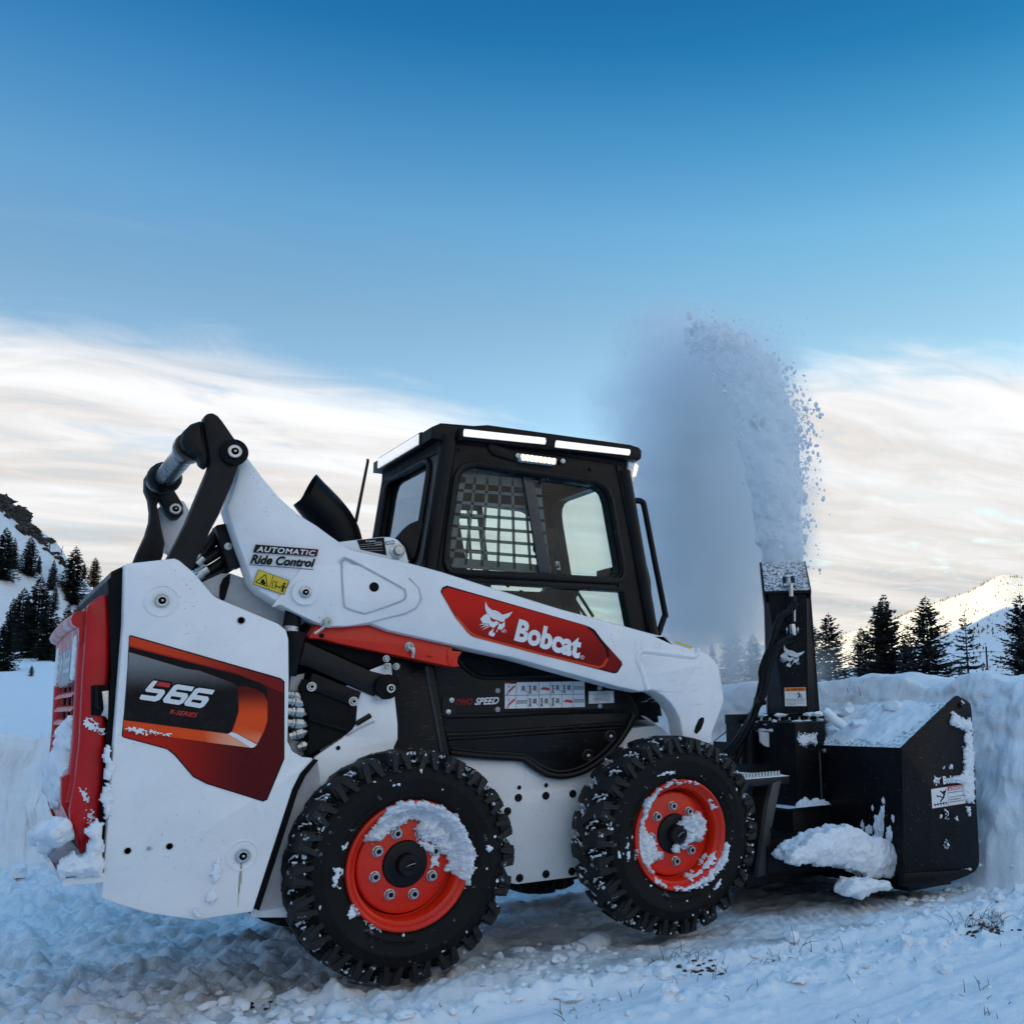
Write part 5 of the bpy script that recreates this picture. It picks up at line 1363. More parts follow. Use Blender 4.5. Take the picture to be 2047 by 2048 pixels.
# ------------------------------------------------------------------ the snow blower on its front
BL = empty('snow_blower', (2.5, .75, .05), label='black snow blower attachment with tall discharge chute in front of the loader', category='snow blower')
def build_blower():
    YB = -.05; D0 = 5.78
    yfar = 2*YM-YB
    panel = r7([(998,1085),(1278,818),(1292,812),(1340,838),(1358,855),(1364,890),(1405,1660),(1402,1700),(1385,1728),(1355,1748),(1352,1720),(1018,1790),(1012,1740)])
    pz = rnd(ccw(xz(panel, YB)), .012)
    m = MB(); m.plate(pz, YB, .012, DUSTL, .003, raw=True)
    for q in r7([(1305,862),(1220,1430),(1228,1590)]): hexbolt(m, at(q, YB), .014, YB, BLACKW)
    m.plate(r7([(1012,1740),(1352,1722),(1354,1750),(1005,1800)]), YB-.03, .03, BLACK, .003)          # foot flange
    m.plate(r7([(1015,1795),(1350,1750),(1300,1770),(1200,1805),(1120,1822),(985,1806)]), YB-.002, .014, BLACKW, .002)
    m.tube([P(q, YB-.004) for q in r7([(998,1086),(1012,1735)])], .006, BLACK, 6)
    sp = m.build('side_plate', BL)
    m = MB(); V, F = prism2(pz, .012); m.add([(a, yfar-d, c) for a, d, c in V], [f[::-1] for f in F], BLACK); m.build('side_plate', BL)
    # stickers on it
    d = MB(); k_ = [0]
    def S():
        k_[0] += 1; return on(YB-.0016-.0004*k_[0])
    logo(d, S(), D_WHITE, rs([(222,325),(332,300),(335,455),(228,470)]))
    text(d, 'Bobcat', rs([(350,340),(590,315),(588,412),(360,445)]), S(), D_WHITE, .05, 0, .95)
    A0, A1, A2, A3 = (np.array(q) for q in rs([(200,505),(640,440),(652,690),(215,758)]))
    T = lambda a, b: tuple((1-b)*((1-a)*A0+a*A1)+b*((1-a)*A3+a*A2))
    sflat(d, [T(0,0), T(1,0), T(1,1), T(0,1)], S(), D_RED); sflat(d, [T(.005,.01), T(.995,.01), T(.995,.98), T(.005,.98)], S(), D_WHITE)
    s_ = S(); s2 = S()
    sflat(d, [T(.49,.02), T(.99,.02), T(.99,.22), T(.49,.22)], s_, D_RED)
    text(d, 'DANGER', [T(.60,.05), T(.98,.05), T(.98,.20), T(.60,.20)], s2, D_WHITE, .03)
    sflat(d, [T(.55,.05), T(.58,.19), T(.52,.19)], s2, D_WHITE)
    stroke(d, [T(.485,.02), T(.485,.98)], .5, s_, D_BLACK)
    sflat(d, disc(T(.38,.24), 2.6, 10), s2, D_BLACK)
    stroke(d, [T(.27,.16), T(.37,.36), T(.34,.55), T(.28,.64), T(.26,.72)], 2.6, s2, D_BLACK); stroke(d, [T(.44,.12), T(.38,.40), T(.36,.55)], 1.8, s2, D_BLACK)
    stroke(d, [T(.34,.55), T(.24,.42), T(.18,.44), T(.16,.34)], 2.2, s_, D_BLACK)
    stroke(d, [T(.06,.82), T(.44,.80)], 1.4, s2, D_BLACK)
    for k in range(5): stroke(d, [T(.08+.085*k,.76), T(.10+.085*k,.90)], 1.8, s2, D_BLACK)
    text(d, 'AVOID INJURY OR DEATH', [T(.51,.29), T(.97,.30), T(.97,.37), T(.51,.36)], s2, D_BLACK, .03)
    for k, L_ in enumerate(('* Keep 10 feet (3m) away', 'from machine and', 'attachment when in use.')):
        text(d, L_, [T(.52,.52+.12*k), T((.96,.84,.94)[k],.52+.12*k), T((.96,.84,.94)[k],.60+.12*k), T(.52,.60+.12*k)], s2, D_BLACK, .01)
    d.build('warning_sticker', sp, smooth=False)
    FM = lambda a, c, h: (a, YB-.003-h, c)
    for k, (poly, tk) in enumerate(((rs([(600,-40),(700,-20),(740,60),(720,180),(740,330),(765,360),(740,440),(752,520),(740,690),(640,680),(600,560),(590,440),(480,420),(400,430),(470,330),(580,330),(620,250),(610,100)]), .016),
                        (r7([(1258,890),(1300,925),(1345,935),(1362,960),(1360,1010),(1310,990),(1245,965)]), .018), (r7([(1330,990),(1360,1000),(1372,1120),(1370,1230),(1325,1190),(1335,1100),(1320,1040)]), .014),
                        (rs([(355,830),(380,750),(415,800),(412,890),(375,880)]), .010), (rs([(300,860),(330,815),(345,880),(310,890)]), .008), (rs([(640,730),(690,715),(720,860),(680,865)]), .010),
                        (rs([(350,1180),(390,1155),(425,1200),(430,1260),(390,1275),(355,1240)]), .014), (rs([(420,230),(460,180),(480,240),(440,260)]), .006), (rs([(335,220),(375,210),(370,265),(340,260)]), .006), (rs([(500,870),(530,850),(545,900),(510,910)]), .006),
                        (r7([(1300,840),(1318,845),(1312,880),(1298,872)]), .008), (rs([(115,1590),(200,1600),(330,1590),(690,1520),(700,1545),(350,1615),(120,1640)]), .014))):
        d = MB(); snow_patch(d, xz(poly, YB), FM, SNOW, tk, .004, .0035, .010, w=.02, fr=40, seed=k)
        if d.f: d.build('stuck_snow', sp)
    # housing: upright back, sloping top
    xb = P(r7([(998,1085)])[0], YB)[0]; zb = P(r7([(998,1085)])[0], YB)[2]
    tp = P(r7([(1285,812)])[0], YB)
    m = MB()
    m.solid([(xb,.12),(xb+.015,.12),(xb+.015,zb),(xb,zb)], yfar-YB-.024, lambda a, d_, c: (a, YB+.012+d_, c), DUSTL, 0)
    m.solid([(xb,zb),(xb+.012,zb-.012),(tp[0]-.03,tp[2]-.06),(tp[0]-.03,tp[2]-.035)], yfar-YB-.024, lambda a, d_, c: (a, YB+.012+d_, c), DUST, 0)
    m.solid([(xb+.005,.05),(xb+.30,.05),(xb+.30,.075),(xb+.005,.13)], yfar-YB-.024, lambda a, d_, c: (a, YB+.012+d_, c), BLACK, 0)
    m.tube([(xb+.25, y_, .40) for y_ in (YB+.02, yfar-.02)], .09, BLACKW, 14)
    hs = m.build('housing', BL)
    d = MB()
    sl = np.array((tp[0]-.03-xb, tp[2]-.035-zb)); L_ = np.hypot(*sl); sl /= L_; nl = np.array((-sl[1], sl[0]))
    def SM(a, c, h): return (xb+sl[0]*c+nl[0]*(h+.002), a, zb+sl[1]*c+nl[1]*(h+.002))
    snow_patch(d, [(.10,.01),(.30,.03),(.5,.01),(.9,.0),(1.4,.0),(1.5,.2),(1.5,L_*.98),(.7,L_*1.0),(.35,L_*1.02),(.10,L_*.98),(.03,L_*.80),(.01,L_*.45),(.05,.12)], SM, SNOW, .022, .004, .010, .03, w=.14, lump=1.1, fr=7, seed=4)
    for k, (a0, c0) in enumerate(((.62,.30),(.40,.18),(.55,.12),(.30,.36))):
        d.blob(SM(a0, c0, .02), (.05,.06,.03), SNOW, k, 2, .5)
    # the fallen snow roll beside the chute
    p0, p1 = P(rt([(1010,490)])[0], .46), P(rt([(1255,695)])[0], .40)
    d.tube([tuple(p0+(p1-p0)*t+np.array((0, 0, .004*math.sin(t*9)))) for t in np.linspace(0, 1, 8)], [.020,.024,.024,.026,.026,.027,.026,.020], SNOW, 12)
    d.build('snow_cover', hs)
    # fan housing behind it
    yfn = .53
    c0 = P(r7([(447,1100)])[0], yfn); zl = P(r7([(450,1380)])[0], yfn)[2]; zr = P(r7([(300,985)])[0], .7)[2]
    m = MB()
    m.box((c0[0], yfn, zl-.02), (xb+.02, yfn+.62, .84), DUSTL, .006)
    m.box((c0[0]-.06, yfn-.03, .14), (xb+.005, yfn+.70, zl-.02), BLACKW, .006)
    m.solid([(c0[0]-.10,zl-.022),(xb,zl-.022),(xb,zl-.012),(c0[0]-.10,zl-.012)], .78, lambda a, d_, c: (a, yfn-.05+d_, c), DUST, 0)
    m.tube([(c0[0]-.05, yfn+.35, .80), (c0[0]-.05, yfn+.35, .62)], .045, BLACKW, 12)
    m.plate(r7([(258,1000),(306,1005),(308,1082),(285,1075),(262,1055)]), yfn+.10, .01, WSHADE, .001)
    for q in r7([(586,1100),(596,1412)]): 
        c = P(q, yfn-.0); m.lathe([(.012, -.0), (.012, -.02), (0, -.024)], ZINC, 8, (c[0], yfn-.002, c[2]))
    m.tube([P(q, yfn-.004) for q in r7([(570,1110),(588,1520)])], .005, GREYST, 6)
    fh = m.build('fan_housing', BL)
    d = MB()
    snow_patch(d, [(c0[0]-.05, yfn-.04), (xb-.02, yfn-.045), (xb-.0, yfn+.0), (c0[0]+.0, yfn+.02)], lambda a, c, h: (a, c, zl-.012+h), SNOW, .035, .002, .004, .01, seed=2)
    FMn = lambda a, c, h: (a, yfn-.002-h, c)
    snow_patch(d, xz(r7([(448,1010),(555,1005),(558,1070),(520,1060),(490,1085),(455,1060)]), yfn), FMn, SNOW, .006, .002, .003, .02, fr=80, seed=9)
    d.build('snow_dusting', fh)
    # chute tower as a tapered six-sided duct
    def ringpts(uvL2, uvL, uvR, uvR2, back):
        a = [PD(uvL2, D0+.10), PD(uvL, D0), PD(uvR, D0), PD(uvR2, D0+.06)]
        return a+[a[3]+HEAD*back, a[0]+HEAD*back]
    rings = [ringpts(*r7([(303,912),(388,908),(508,905),(567,902)]), .36), ringpts(*r7([(285,272),(300,268),(500,262),(519,258)]), .30)]
    m = MB(); V = [tuple(p) for r_ in rings for p in r_]; F = [(i, (i+1) % 6, 6+(i+1) % 6, 6+i) for i in range(6)]
    m.add(V, F, DUSTL)
    # folded flanges along the edges
    for i in (0, 1, 2, 3): m.tube([V[i], V[6+i]], .004, BLACK, 6)
    ct = m.build('chute', BL, sharp=20)
    # hinged deflector hood
    m = MB()
    lo = [PD(q, D0-.012) for q in r7([(279,268),(521,262)])]; hi = [PD(q, D0+.20) for q in r7([(262,117),(491,114)])]
    lo2 = [PD(q, D0-.012) for q in r7([(284,282),(519,276)])]
    tk = HEAD*.02-np.array((0, 0, .012))
    V = [lo[0], lo[1], hi[1], hi[0]]; V += [p+tk for p in V]
    m.add(V, [(0,1,2,3), (7,6,5,4), (0,4,5,1), (1,5,6,2), (2,6,7,3), (3,7,4,0)], DUST)
    for s_ in (0, 1):
        e = PD(r7([(284,330),(518,322)])[s_], D0+.22); o = SIDE*(-.006 if s_ == 0 else .006)
        q = [lo[s_]+o, hi[s_]+o, hi[s_]+HEAD*.06+o, e+HEAD*.10+o, PD(r7([(290,325),(520,300)])[s_], D0)+o]
        m.add([tuple(p) for p in q]+[tuple(p-2*o/1.) for p in q], [(0,1,2,3,4), (9,8,7,6,5)]+[(i, 5+i, 5+(i+1) % 5, (i+1) % 5) for i in range(5)], BLACK)
    V = [lo[0], lo[1], lo2[1], lo2[0]]; V = [p-HEAD*.01 for p in V]+[p+HEAD*.02 for p in V]
    m.add(V, [(3,2,1,0), (0,1,5,4), (2,3,7,6), (0,4,7,3), (1,2,6,5)], BLACK)
    hd = m.build('deflector_hood', ct, sharp=20)
    # its cylinder
    m = MB(); on_ = lambda q, d_: PD(r7([q])[0], D0+d_)
    m.tube([on_((420,232), -.05), on_((421,262), -.055), on_((422,300), -.06)], [.014,.013,.013], STEEL, 10)
    m.tube([on_((422,296), -.06), on_((423,310), -.06), on_((424,322), -.06), on_((426,430), -.055)], [.026,.028,.024,.024], BLACK, 14)
    m.tube([on_((437,330), -.075), on_((437,425), -.07)], .008, STEEL, 8)
    m.tube([on_((426,440), -.055), on_((430,470), -.055), on_((432,500), -.06)], [.016,.022,.016], STEEL, 10)
    for a, b_ in (((385,200), (390,240)), ((428,196), (436,240))): m.tube([on_(a, .02), on_(b_, -.05)], .012, BLACKW, 8)
    m.tube([on_((382,236), -.05), on_((446,232), -.05)], .010, ZINC, 8)
    m.tube([on_((355,470), -.05), on_((490,468), -.05)], .008, BLACKW, 8)
    for x in (395, 452): m.tube([on_((x,470), -.045), on_((x+8,470), -.045)], .020, ZINC, 10)
    m.build('deflector_cylinder', ct)
    m = MB()
    h_ = lambda pts, d_, r_: m.tube(catmull([PD(q, D0+d_-.0*i) for i, q in enumerate(r7(pts))], 6), r_, PLASTIC, 10)
    h_([(440,325),(432,345),(405,375),(372,398),(345,455),(322,540),(285,630),(268,690),(270,740),(245,850),(215,925),(165,1010),(120,1075),(78,1112)], -.10, .021)
    h_([(432,505),(395,520),(352,552),(325,610),(300,680),(290,740),(272,810),(238,880),(222,930),(175,1020),(135,1080),(100,1120)], -.12, .021)
    h_([(170,1060),(150,1110),(125,1160),(100,1150)], -.10, .018)
    m.tube(catmull([PD(q, D0-.14) for q in r7([(228,852),(256,850)])], 2), .028, SEAL, 8)
    m.build('hydraulic_hose', BL)
    # stickers on the chute
    d = MB(); Dn = [0]
    def S2():
        Dn[0] += 1; return lambda q: PD(q, D0-.003-.0005*Dn[0])
    logo(d, S2(), D_WHITE, r7([(358,546),(492,546),(492,664),(358,664)]))
    B = [np.array(q) for q in r7([(386,771),(497,769),(502,867),(390,868)])]
    T2 = lambda a, b: tuple((1-b)*((1-a)*B[0]+a*B[1])+b*((1-a)*B[3]+a*B[2]))
    sflat(d, [T2(0,0), T2(1,0), T2(1,1), T2(0,1)], S2(), D_WHITE)
    s_ = S2(); s2 = S2()
    sflat(d, [T2(.01,.01), T2(.99,.01), T2(.99,.20), T2(.01,.20)], s_, D_ORG)
    text(d, 'WARNING', [T2(.28,.05), T2(.90,.05), T2(.90,.17), T2(.28,.17)], s2, D_BLACK, .05)
    sflat(d, [T2(.17,.04), T2(.24,.17), T2(.10,.17)], s2, D_BLACK)
    stroke(d, [T2(.20,.52), T2(.21,.34), T2(.27,.30), T2(.42,.33), T2(.55,.50)], .6, s_, D_GREY)
    sflat(d, disc(T2(.66,.29), 1.7, 8), s2, D_BLACK)
    stroke(d, [T2(.66,.34), T2(.70,.46), T2(.60,.56)], 2.2, s2, D_BLACK); stroke(d, [T2(.70,.46), T2(.76,.53), T2(.84,.52)], 1.5, s2, D_BLACK)
    stroke(d, [T2(.54,.34), T2(.60,.37), T2(.67,.36), T2(.78,.42), T2(.80,.36)], 1.2, s_, D_BLACK)
    stroke(d, [T2(.02,.62), T2(.98,.62)], .5, s_, D_BLACK)
    text(d, 'AVOID INJURY OR DEATH', [T2(.08,.66), T2(.92,.66), T2(.92,.71), T2(.08,.71)], s2, D_BLACK, .03)
    for k, L_ in enumerate(('Never direct discharge toward', 'bystanders. Objects can be thrown', 'great distances.')):
        text(d, L_, [T2(.08,.75+.075*k), T2((.86,.94,.5)[k],.75+.075*k), T2((.86,.94,.5)[k],.80+.075*k), T2(.08,.80+.075*k)], s2, D_BLACK, .01)
    d.build('warning_sticker', ct, smooth=False)
    # turntable ring with chain
    cc = PD(r7([(415,940)])[0], D0+.24); zr_ = cc[2]
    m = MB()
    def flatring(r_, z0, z1, mt, n=48, rin=0.0):
        V, F = [], []
        for rr, zz in ((rin, z0), (r_, z0), (r_, z1), (rin, z1)):
            for k in range(n): V.append((cc[0]+rr*math.cos(2*math.pi*k/n), cc[1]+rr*math.sin(2*math.pi*k/n), zz))
        for i in range(4):
            for k in range(n):
                j = (i+1) % 4; F.append((i*n+k, i*n+(k+1) % n, j*n+(k+1) % n, j*n+k))
        m.add(V, F, mt)
    flatring(.285, zr_-.004, zr_+.004, DUST); flatring(.27, zr_-.030, zr_-.022, BLACKW); flatring(.30, zr_-.058, zr_-.050, DUST); flatring(.25, zr_-.05, zr_+.03, MATTE)
    flatring(.275, zr_+.024, zr_+.030, BLACK)
    for k in range(64):
        a = 2*math.pi*k/64; p = (cc[0]+.272*math.cos(a), cc[1]+.272*math.sin(a))
        m.tube([(p[0], p[1], zr_+.006), (p[0], p[1], zr_+.021)], .008, ZINC if k % 2 else BLACKW, 6)
    for q, r_ in (((318,958),.045), ((600,962),.035), ((190,962),.03)):
        p = PD(r7([q])[0], D0+.02)
        for dz, r2_, mt in ((0,r_,STEEL),(-.022,r_*.6,BLACKW),(-.034,r_*.95,ZINC)):
            m.tube([(p[0], p[1], p[2]+dz), (p[0], p[1], p[2]+dz-.008)], r2_, mt, 18)
        m.tube([(p[0], p[1], p[2]-.03), (p[0], p[1], p[2]-.085)], .014, ZINC, 8)
    e = PD(r7([(165,930)])[0], D0+.10)
    m.box((e[0]-.03, e[1], e[2]-.03), (e[0]+.22, e[1]+.12, e[2]+.02), BLACKW, .006)
    tr = m.build('turntable_ring', BL)
    d = MB(); rr = random.Random(9)
    for k in range(34):
        a = rr.uniform(3.3, 5.6); r_ = rr.uniform(.26, .31)
        d.blob((cc[0]+r_*math.cos(a), cc[1]+r_*math.sin(a), zr_+rr.choice((.034, .0, -.046))), (rr.uniform(.012,.04), rr.uniform(.012,.03), rr.uniform(.006,.016)), SNOW, k, 2, .5)
    d.build('stuck_snow', tr, kind='stuff')
    # mounting plate / step between loader and blower
    m = MB(); ym = .30
    X0, X1 = P(r7([(190,1240)])[0], ym)[0], P(r7([(415,1250)])[0], ym)[0]; zt = P(r7([(300,1240)])[0], ym)[2]
    m.box((X0-.02, ym, zt-.035), (X1, ym+.55, zt), DUST, .004)
    m.plate(r7([(325,1272),(352,1258),(372,1255),(320,1510),(292,1750),(246,1762),(300,1380)]), ym-.01, .03, GREYST, .004)
    c = at(r7([(318,1512)])[0], ym-.01); m.lathe([(.011, ym-.012), (0, ym-.0125)], MATTE, 10, (c[0], 0, c[1]))
    m.plate(r7([(240,1290),(330,1290),(290,1700),(225,1720),(180,1500)]), ym+.08, .02, MATTE, .002)
    for k in range(12):
        x = X0+.03+(X1-X0-.05)*k/11; m.tube([(x, ym+.06, zt-.004), (x, ym+.06, zt+.022)], [.011,.006], ZINC, 6)
    m.tube([(X1-.02, ym+.06, zt+.0), (X1+.03, ym+.06, zt-.012)], .008, STEEL, 6)
    m.box((X0+.02, ym+.05, .10), (xb-.02, ym+.9, .30), BLACKW, .01)
    m.build('mounting_frame', BL)
    # skid shoe
    m = MB(); s0, s1 = PZ(r7([(705,1862)])[0], .045), PZ(r7([(955,1820)])[0], .045)
    m.solid([(s0[0],.050),(s0[0]+.03,.034),(s1[0]-.02,.034),(s1[0]+.04,.075),(s1[0]+.03,.085),(s1[0]-.03,.046),(s0[0]+.03,.046)], .16, lambda a, d_, c: (a, s0[1]+d_, c), BLACKW, 0)
    m.box((s1[0]-.10, s0[1]+.06, .05), (s1[0]-.06, s0[1]+.10, .30), BLACKW, .003)
    m.build('skid_shoe', BL)
    m = MB()
    yk = .06
    m.plate(r7([(300,1600),(450,1600),(640,1700),(800,1750),(790,1772),(560,1735),(300,1740)]), yk+.22, .2, BLACKW, .004)
    m.build('lower_rail', BL)
build_blower()

def snow_lump(name, poly, y, rmax, depth, label, n=70, seed=0, t=.06, w=.10, push=.03):
    """a drift: smooth ragged face over a core of packed lumps"""
    pz = xz(poly, y); face = MB()
    snow_patch(face, pz, lambda a, c, h: (a, y-h, c), SNOW, t, .03, .0045, .012, w=w, lump=.55, fr=10, seed=seed)
    o = face.build(name, None, label=label, category='snow')
    mb, vx = snow_heap(inset(ccw(pz), .012), y+push, SNOW, rmax, n, depth, seed)
    c = mb.build('core', None); c.parent = o
    return melt(c, .005)
snow_lump('snow_pile', r7([(402,1692),(425,1620),(490,1578),(545,1535),(620,1514),(705,1490),(770,1506),(805,1535),(850,1552),(890,1548),(925,1570),(965,1602),(1012,1642),(1022,1700),(985,1738),(930,1765),(830,1772),(785,1738),(690,1714),(560,1697)]), .06, .045, .10,
          'broad snow drift lying along the black lower rail of the blower', 420, 1, .055, .16)
snow_lump('snow_pile', r7([(697,1860),(715,1800),(760,1770),(840,1765),(920,1785),(952,1810),(930,1830),(820,1862),(740,1872)]), -.02, .045, .08,
          'low snow lump lying on the skid shoe under the blower', 140, 3, .05, .06, .02)
m = MB(); xw = P(r7([(998,1085)])[0], -.05)[0]
for k, (y_, z_, r_) in enumerate(((.12,.36,.035),(.10,.41,.022),(.14,.32,.04),(.20,.30,.03),(.06,.30,.03),(.25,.33,.016),(.09,.46,.012),(.30,.28,.03),(.03,.38,.012),(.17,.42,.010))):
    m.blob((xw-.004, y_, z_), (r_*.35, r_*.7, r_*1.2), SNOW, k, 3, .8)
m.build('stuck_snow', BL, kind='stuff')
snow_lump('snow_pile', rb([(330,1560),(300,1490),(270,1530),(215,1590),(160,1670),(137,1740),(180,1785),(220,1750),(330,1762),(515,1742),(545,1660),(548,1500),(545,1290),(480,1268),(425,1310),(388,1370),(400,1450),(385,1520),(370,1550)]), .05, .045, .14,
          'snow heaped on the white rear bumper against the red tailgate', 420, 5)
m = MB()
for k, (uv, r_) in enumerate((((92,1672), .055), ((108,1662), .06), ((100,1682), .045), ((118,1655), .04))):
    p = PX(uv, -1.075); m.blob(p, (r_*.8, r_*1.4, r_*.7), SNOW, k, 3, .45)
melt(m.build('snow_pile', None, category='snow', label='snow clump on the far end of the rear bumper'), .008)
# ------------------------------------------------------------------ ground: one sheet out to the horizon
BANK = np.array([(-60, 9.0), (-12, 6.0), (-4, 5.0), (-1, 4.6), (.6, 3.6), (1.6, 2.9), (2.35, 2.3), (2.75, 1.75), (2.96, 1.2), (2.97, .4), (2.98, -.2), (3.25, -.75), (4.6, -1.6), (9, -3.2), (60, -9)])
def bank_sd(x, y):
    """signed distance to the cut face of the deep snow, positive inside"""
    poly = [tuple(q) for q in BANK]+[(3000, -9), (3000, 4000), (-3000, 4000), (-3000, 9.0)]
    return seg_dist(x, y, poly)
def ground(x, y):
    x = np.asarray(x, float); y = np.asarray(y, float)
    r = np.hypot(x-CAM[0], y-CAM[1]); near = np.exp(-(r/9)**2)
    h = .012+.03*fbm(x*.35, y*.35, 3, s=1)*near
    # churned wheel tracks under and beside the machine
    rut = smooth01((y+.52+.10*fbm(x*.9, y*0, 2, s=2))/.22)*smooth01((4.9-y)/.5)*smooth01((3.4-x)/.6)
    l1 = fbm(x*6.5, y*8.0, 5, .55, s=3); l2 = fbm(x*17, y*20, 4, .55, s=4)
    lump = .085*np.abs(pn(x*6.3+.3*l1, y*7.5+.3*l2))**.8+.045*np.abs(pn(x*15.1, y*17.3))+.018*np.abs(pn(x*37, y*41))
    left = smooth01((.9-x)/1.2)
    h = h+rut*(-.035+lump*(.45+.75*left)*smooth01((11-r)/3))
    under = rut*smooth01((y-.1)/.3)
    h = h-under*.02
    # thrown ridge along the edge of the track and tread steps
    yr = -.47+.035*np.sin(x*2.1)+.06*fbm(x*1.1, x*0, 2, s=5)
    rid = np.exp(-((y-yr)/(.075+.02*fbm(x*2, y*2, 1, s=6)))**2)
    h = h+rid*(.035+.05*np.abs(fbm(x*9, y*11, 4, .6, s=7)))*smooth01((x+1.2)/.8)*smooth01((3.2-x)/.6)
    yr2 = -.95+.05*x+.08*fbm(x*.9, x*0, 2, s=8)
    band = np.exp(-((y-yr2)/.20)**2)*smooth01((x-.1)/.6)
    h = h+band*(.02+.05*np.maximum(fbm(x*12, y*13, 4, .6, s=9), 0))
    # smooth foreground crust with faint drag lines
    fg = smooth01((-.55-y)/.2)
    h = h+fg*(.03+.014*fbm(x*.8+y*.5, (y-.16*x)*7, 4, .55, s=10)+.012*np.maximum(fbm(x*7, y*7, 4, .6, s=11)-.12, 0)*2)
    h = h+.003*fbm(x*38, y*38, 2, .5, s=12)*np.exp(-(r/5)**2)
    lane = np.exp(-((y-.13)/.17)**2)*(smooth01((-.30-x)/.3)+smooth01((x-.36)/.15)*smooth01((.86-x)/.15)+smooth01((x-1.5)/.2)*smooth01((2.6-x)/.3))
    ph_ = (x/.052+np.abs(y-.13)/.11)
    h = h*(1-.72*lane)+lane*(-.012+.012*smooth01(np.sin(ph_*np.pi*2)*1.6+.5)+.008*fbm(x*11, y*11, 3, s=19))
    # polished wheel track on the right
    # deep snow
    sd = bank_sd(x, y)
    n = (.09+.07*smooth01((1-x)/2))*fbm(x*1.1, y*1.1, 3, .5, s=13)+.015*fbm(x*6, y*6, 3, .6, s=14)
    wd = .34+.12*smooth01((x-1)/2)
    f = np.clip((sd+n*np.exp(-np.abs(sd)/2))/wd, 0, 1); f = f**.75*(1-.25*f)+.25*f*f
    f = np.where(sd > 1.6, 1, f)
    top = .80+.14*smooth01((x-.5)/2.2)
    roll = .05*fbm(x*.8, y*.8, 4, s=15)+.09*np.exp(-((sd-.45)/.35)**2)*(.5+fbm(x*1.7, y*1.7, 3, s=16))+.03*fbm(x*3.5, y*3.5, 4, .55, s=20)
    top = top+roll*np.exp(-(r/30)**2)
    # country beyond: flat to the right, rising to the foot of the left hill
    az = np.degrees(np.arctan2(x-CAM[0], y-CAM[1]))
    lf = smooth01((33-az)/22)
    far = smooth01((r-9)/50)*(1.2*lf)+lf*9.0*smooth01((r-45)/135)+(1-lf)*(-.45*smooth01((r-6)/40)+2.0*smooth01((r-150)/500))
    far = far+fbm(x*.02, y*.02, 4, s=17)*.9*smooth01((r-40)/120)*lf+.25*fbm(x*.05, y*.05, 3, s=18)*smooth01((r-20)/40)
    lip = .16*np.exp(-((r-11)/5)**2)*smooth01((az-25)/12)
    g2 = top+far+lip
    return h*(1-f)+f*g2
def axis(lo, hi, step, far_lo, far_hi, g=1.09, ext=0, st2=.04):
    mid = list(np.arange(lo, hi+1e-6, step)); a, s = [], step; v = lo
    if ext: mid += list(np.arange(hi+st2, ext, st2)); hi = mid[-1]
    while v > far_lo: s *= g; v -= s; a.append(v)
    b, s = [], step; v = hi
    while v < far_hi: s *= g; v += s; b.append(v)
    return np.array(a[::-1]+mid+b)
def sheet(name, xs, ys, fn, mt, rough=False, **props):
    X, Y = np.meshgrid(xs, ys, indexing='ij'); Z = fn(X, Y); nx, ny = X.shape
    if rough:      # steep faces get their relief sideways too
        k = np.exp(-(np.hypot(X, Y-3)/8)**2)*smooth01((Z-.06)/.2)*(1+.35*smooth01((1.0-X)/1.5))
        X, Y = X+k*(.05*fbm(Y*3.2, Z*4.6, 5, .6, s=31)+.022*fbm(Y*11, Z*14, 4, .6, s=33)), Y+k*(.05*fbm(X*3.2+5, Z*4.6, 5, .6, s=32)+.022*fbm(X*11, Z*14, 4, .6, s=34))
    co = np.stack([X, Y, Z], -1).reshape(-1, 3)
    me = bpy.data.meshes.new(name); me.vertices.add(nx*ny); me.vertices.foreach_set('co', co.ravel())
    i = np.arange(nx*ny).reshape(nx, ny); q = np.stack([i[:-1, :-1], i[1:, :-1], i[1:, 1:], i[:-1, 1:]], -1).reshape(-1, 4)
    me.loops.add(q.size); me.loops.foreach_set('vertex_index', q.ravel().astype(np.int32))
    me.polygons.add(len(q)); me.polygons.foreach_set('loop_start', np.arange(0, q.size, 4, dtype=np.int32))
    me.polygons.foreach_set('use_smooth', np.ones(len(q), bool))
    me.update(calc_edges=True); me.validate(); me.materials.append(mt)
    o = bpy.data.objects.new(name, me); COL.objects.link(o)
    for k, v in props.items(): o[k] = v
    return o
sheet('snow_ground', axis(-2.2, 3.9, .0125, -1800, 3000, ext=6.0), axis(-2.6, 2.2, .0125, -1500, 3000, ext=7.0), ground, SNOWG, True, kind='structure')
_g = bpy.data.objects['snow_ground'].data; _c = np.zeros(len(_g.vertices)*3); _g.vertices.foreach_get('co', _c); _c = _c.reshape(-1, 3)
_x, _y, _z = _c.T
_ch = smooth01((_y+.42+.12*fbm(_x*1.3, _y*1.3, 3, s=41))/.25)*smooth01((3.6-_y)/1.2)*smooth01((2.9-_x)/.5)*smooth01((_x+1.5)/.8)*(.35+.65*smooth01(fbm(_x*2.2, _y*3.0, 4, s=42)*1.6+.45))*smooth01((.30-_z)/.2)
_at = _g.attributes.new('shade_dirt', 'FLOAT', 'POINT'); _at.data.foreach_set('value', _ch.astype(np.float32))  # mask for the painted shade and dirt on the ground snow

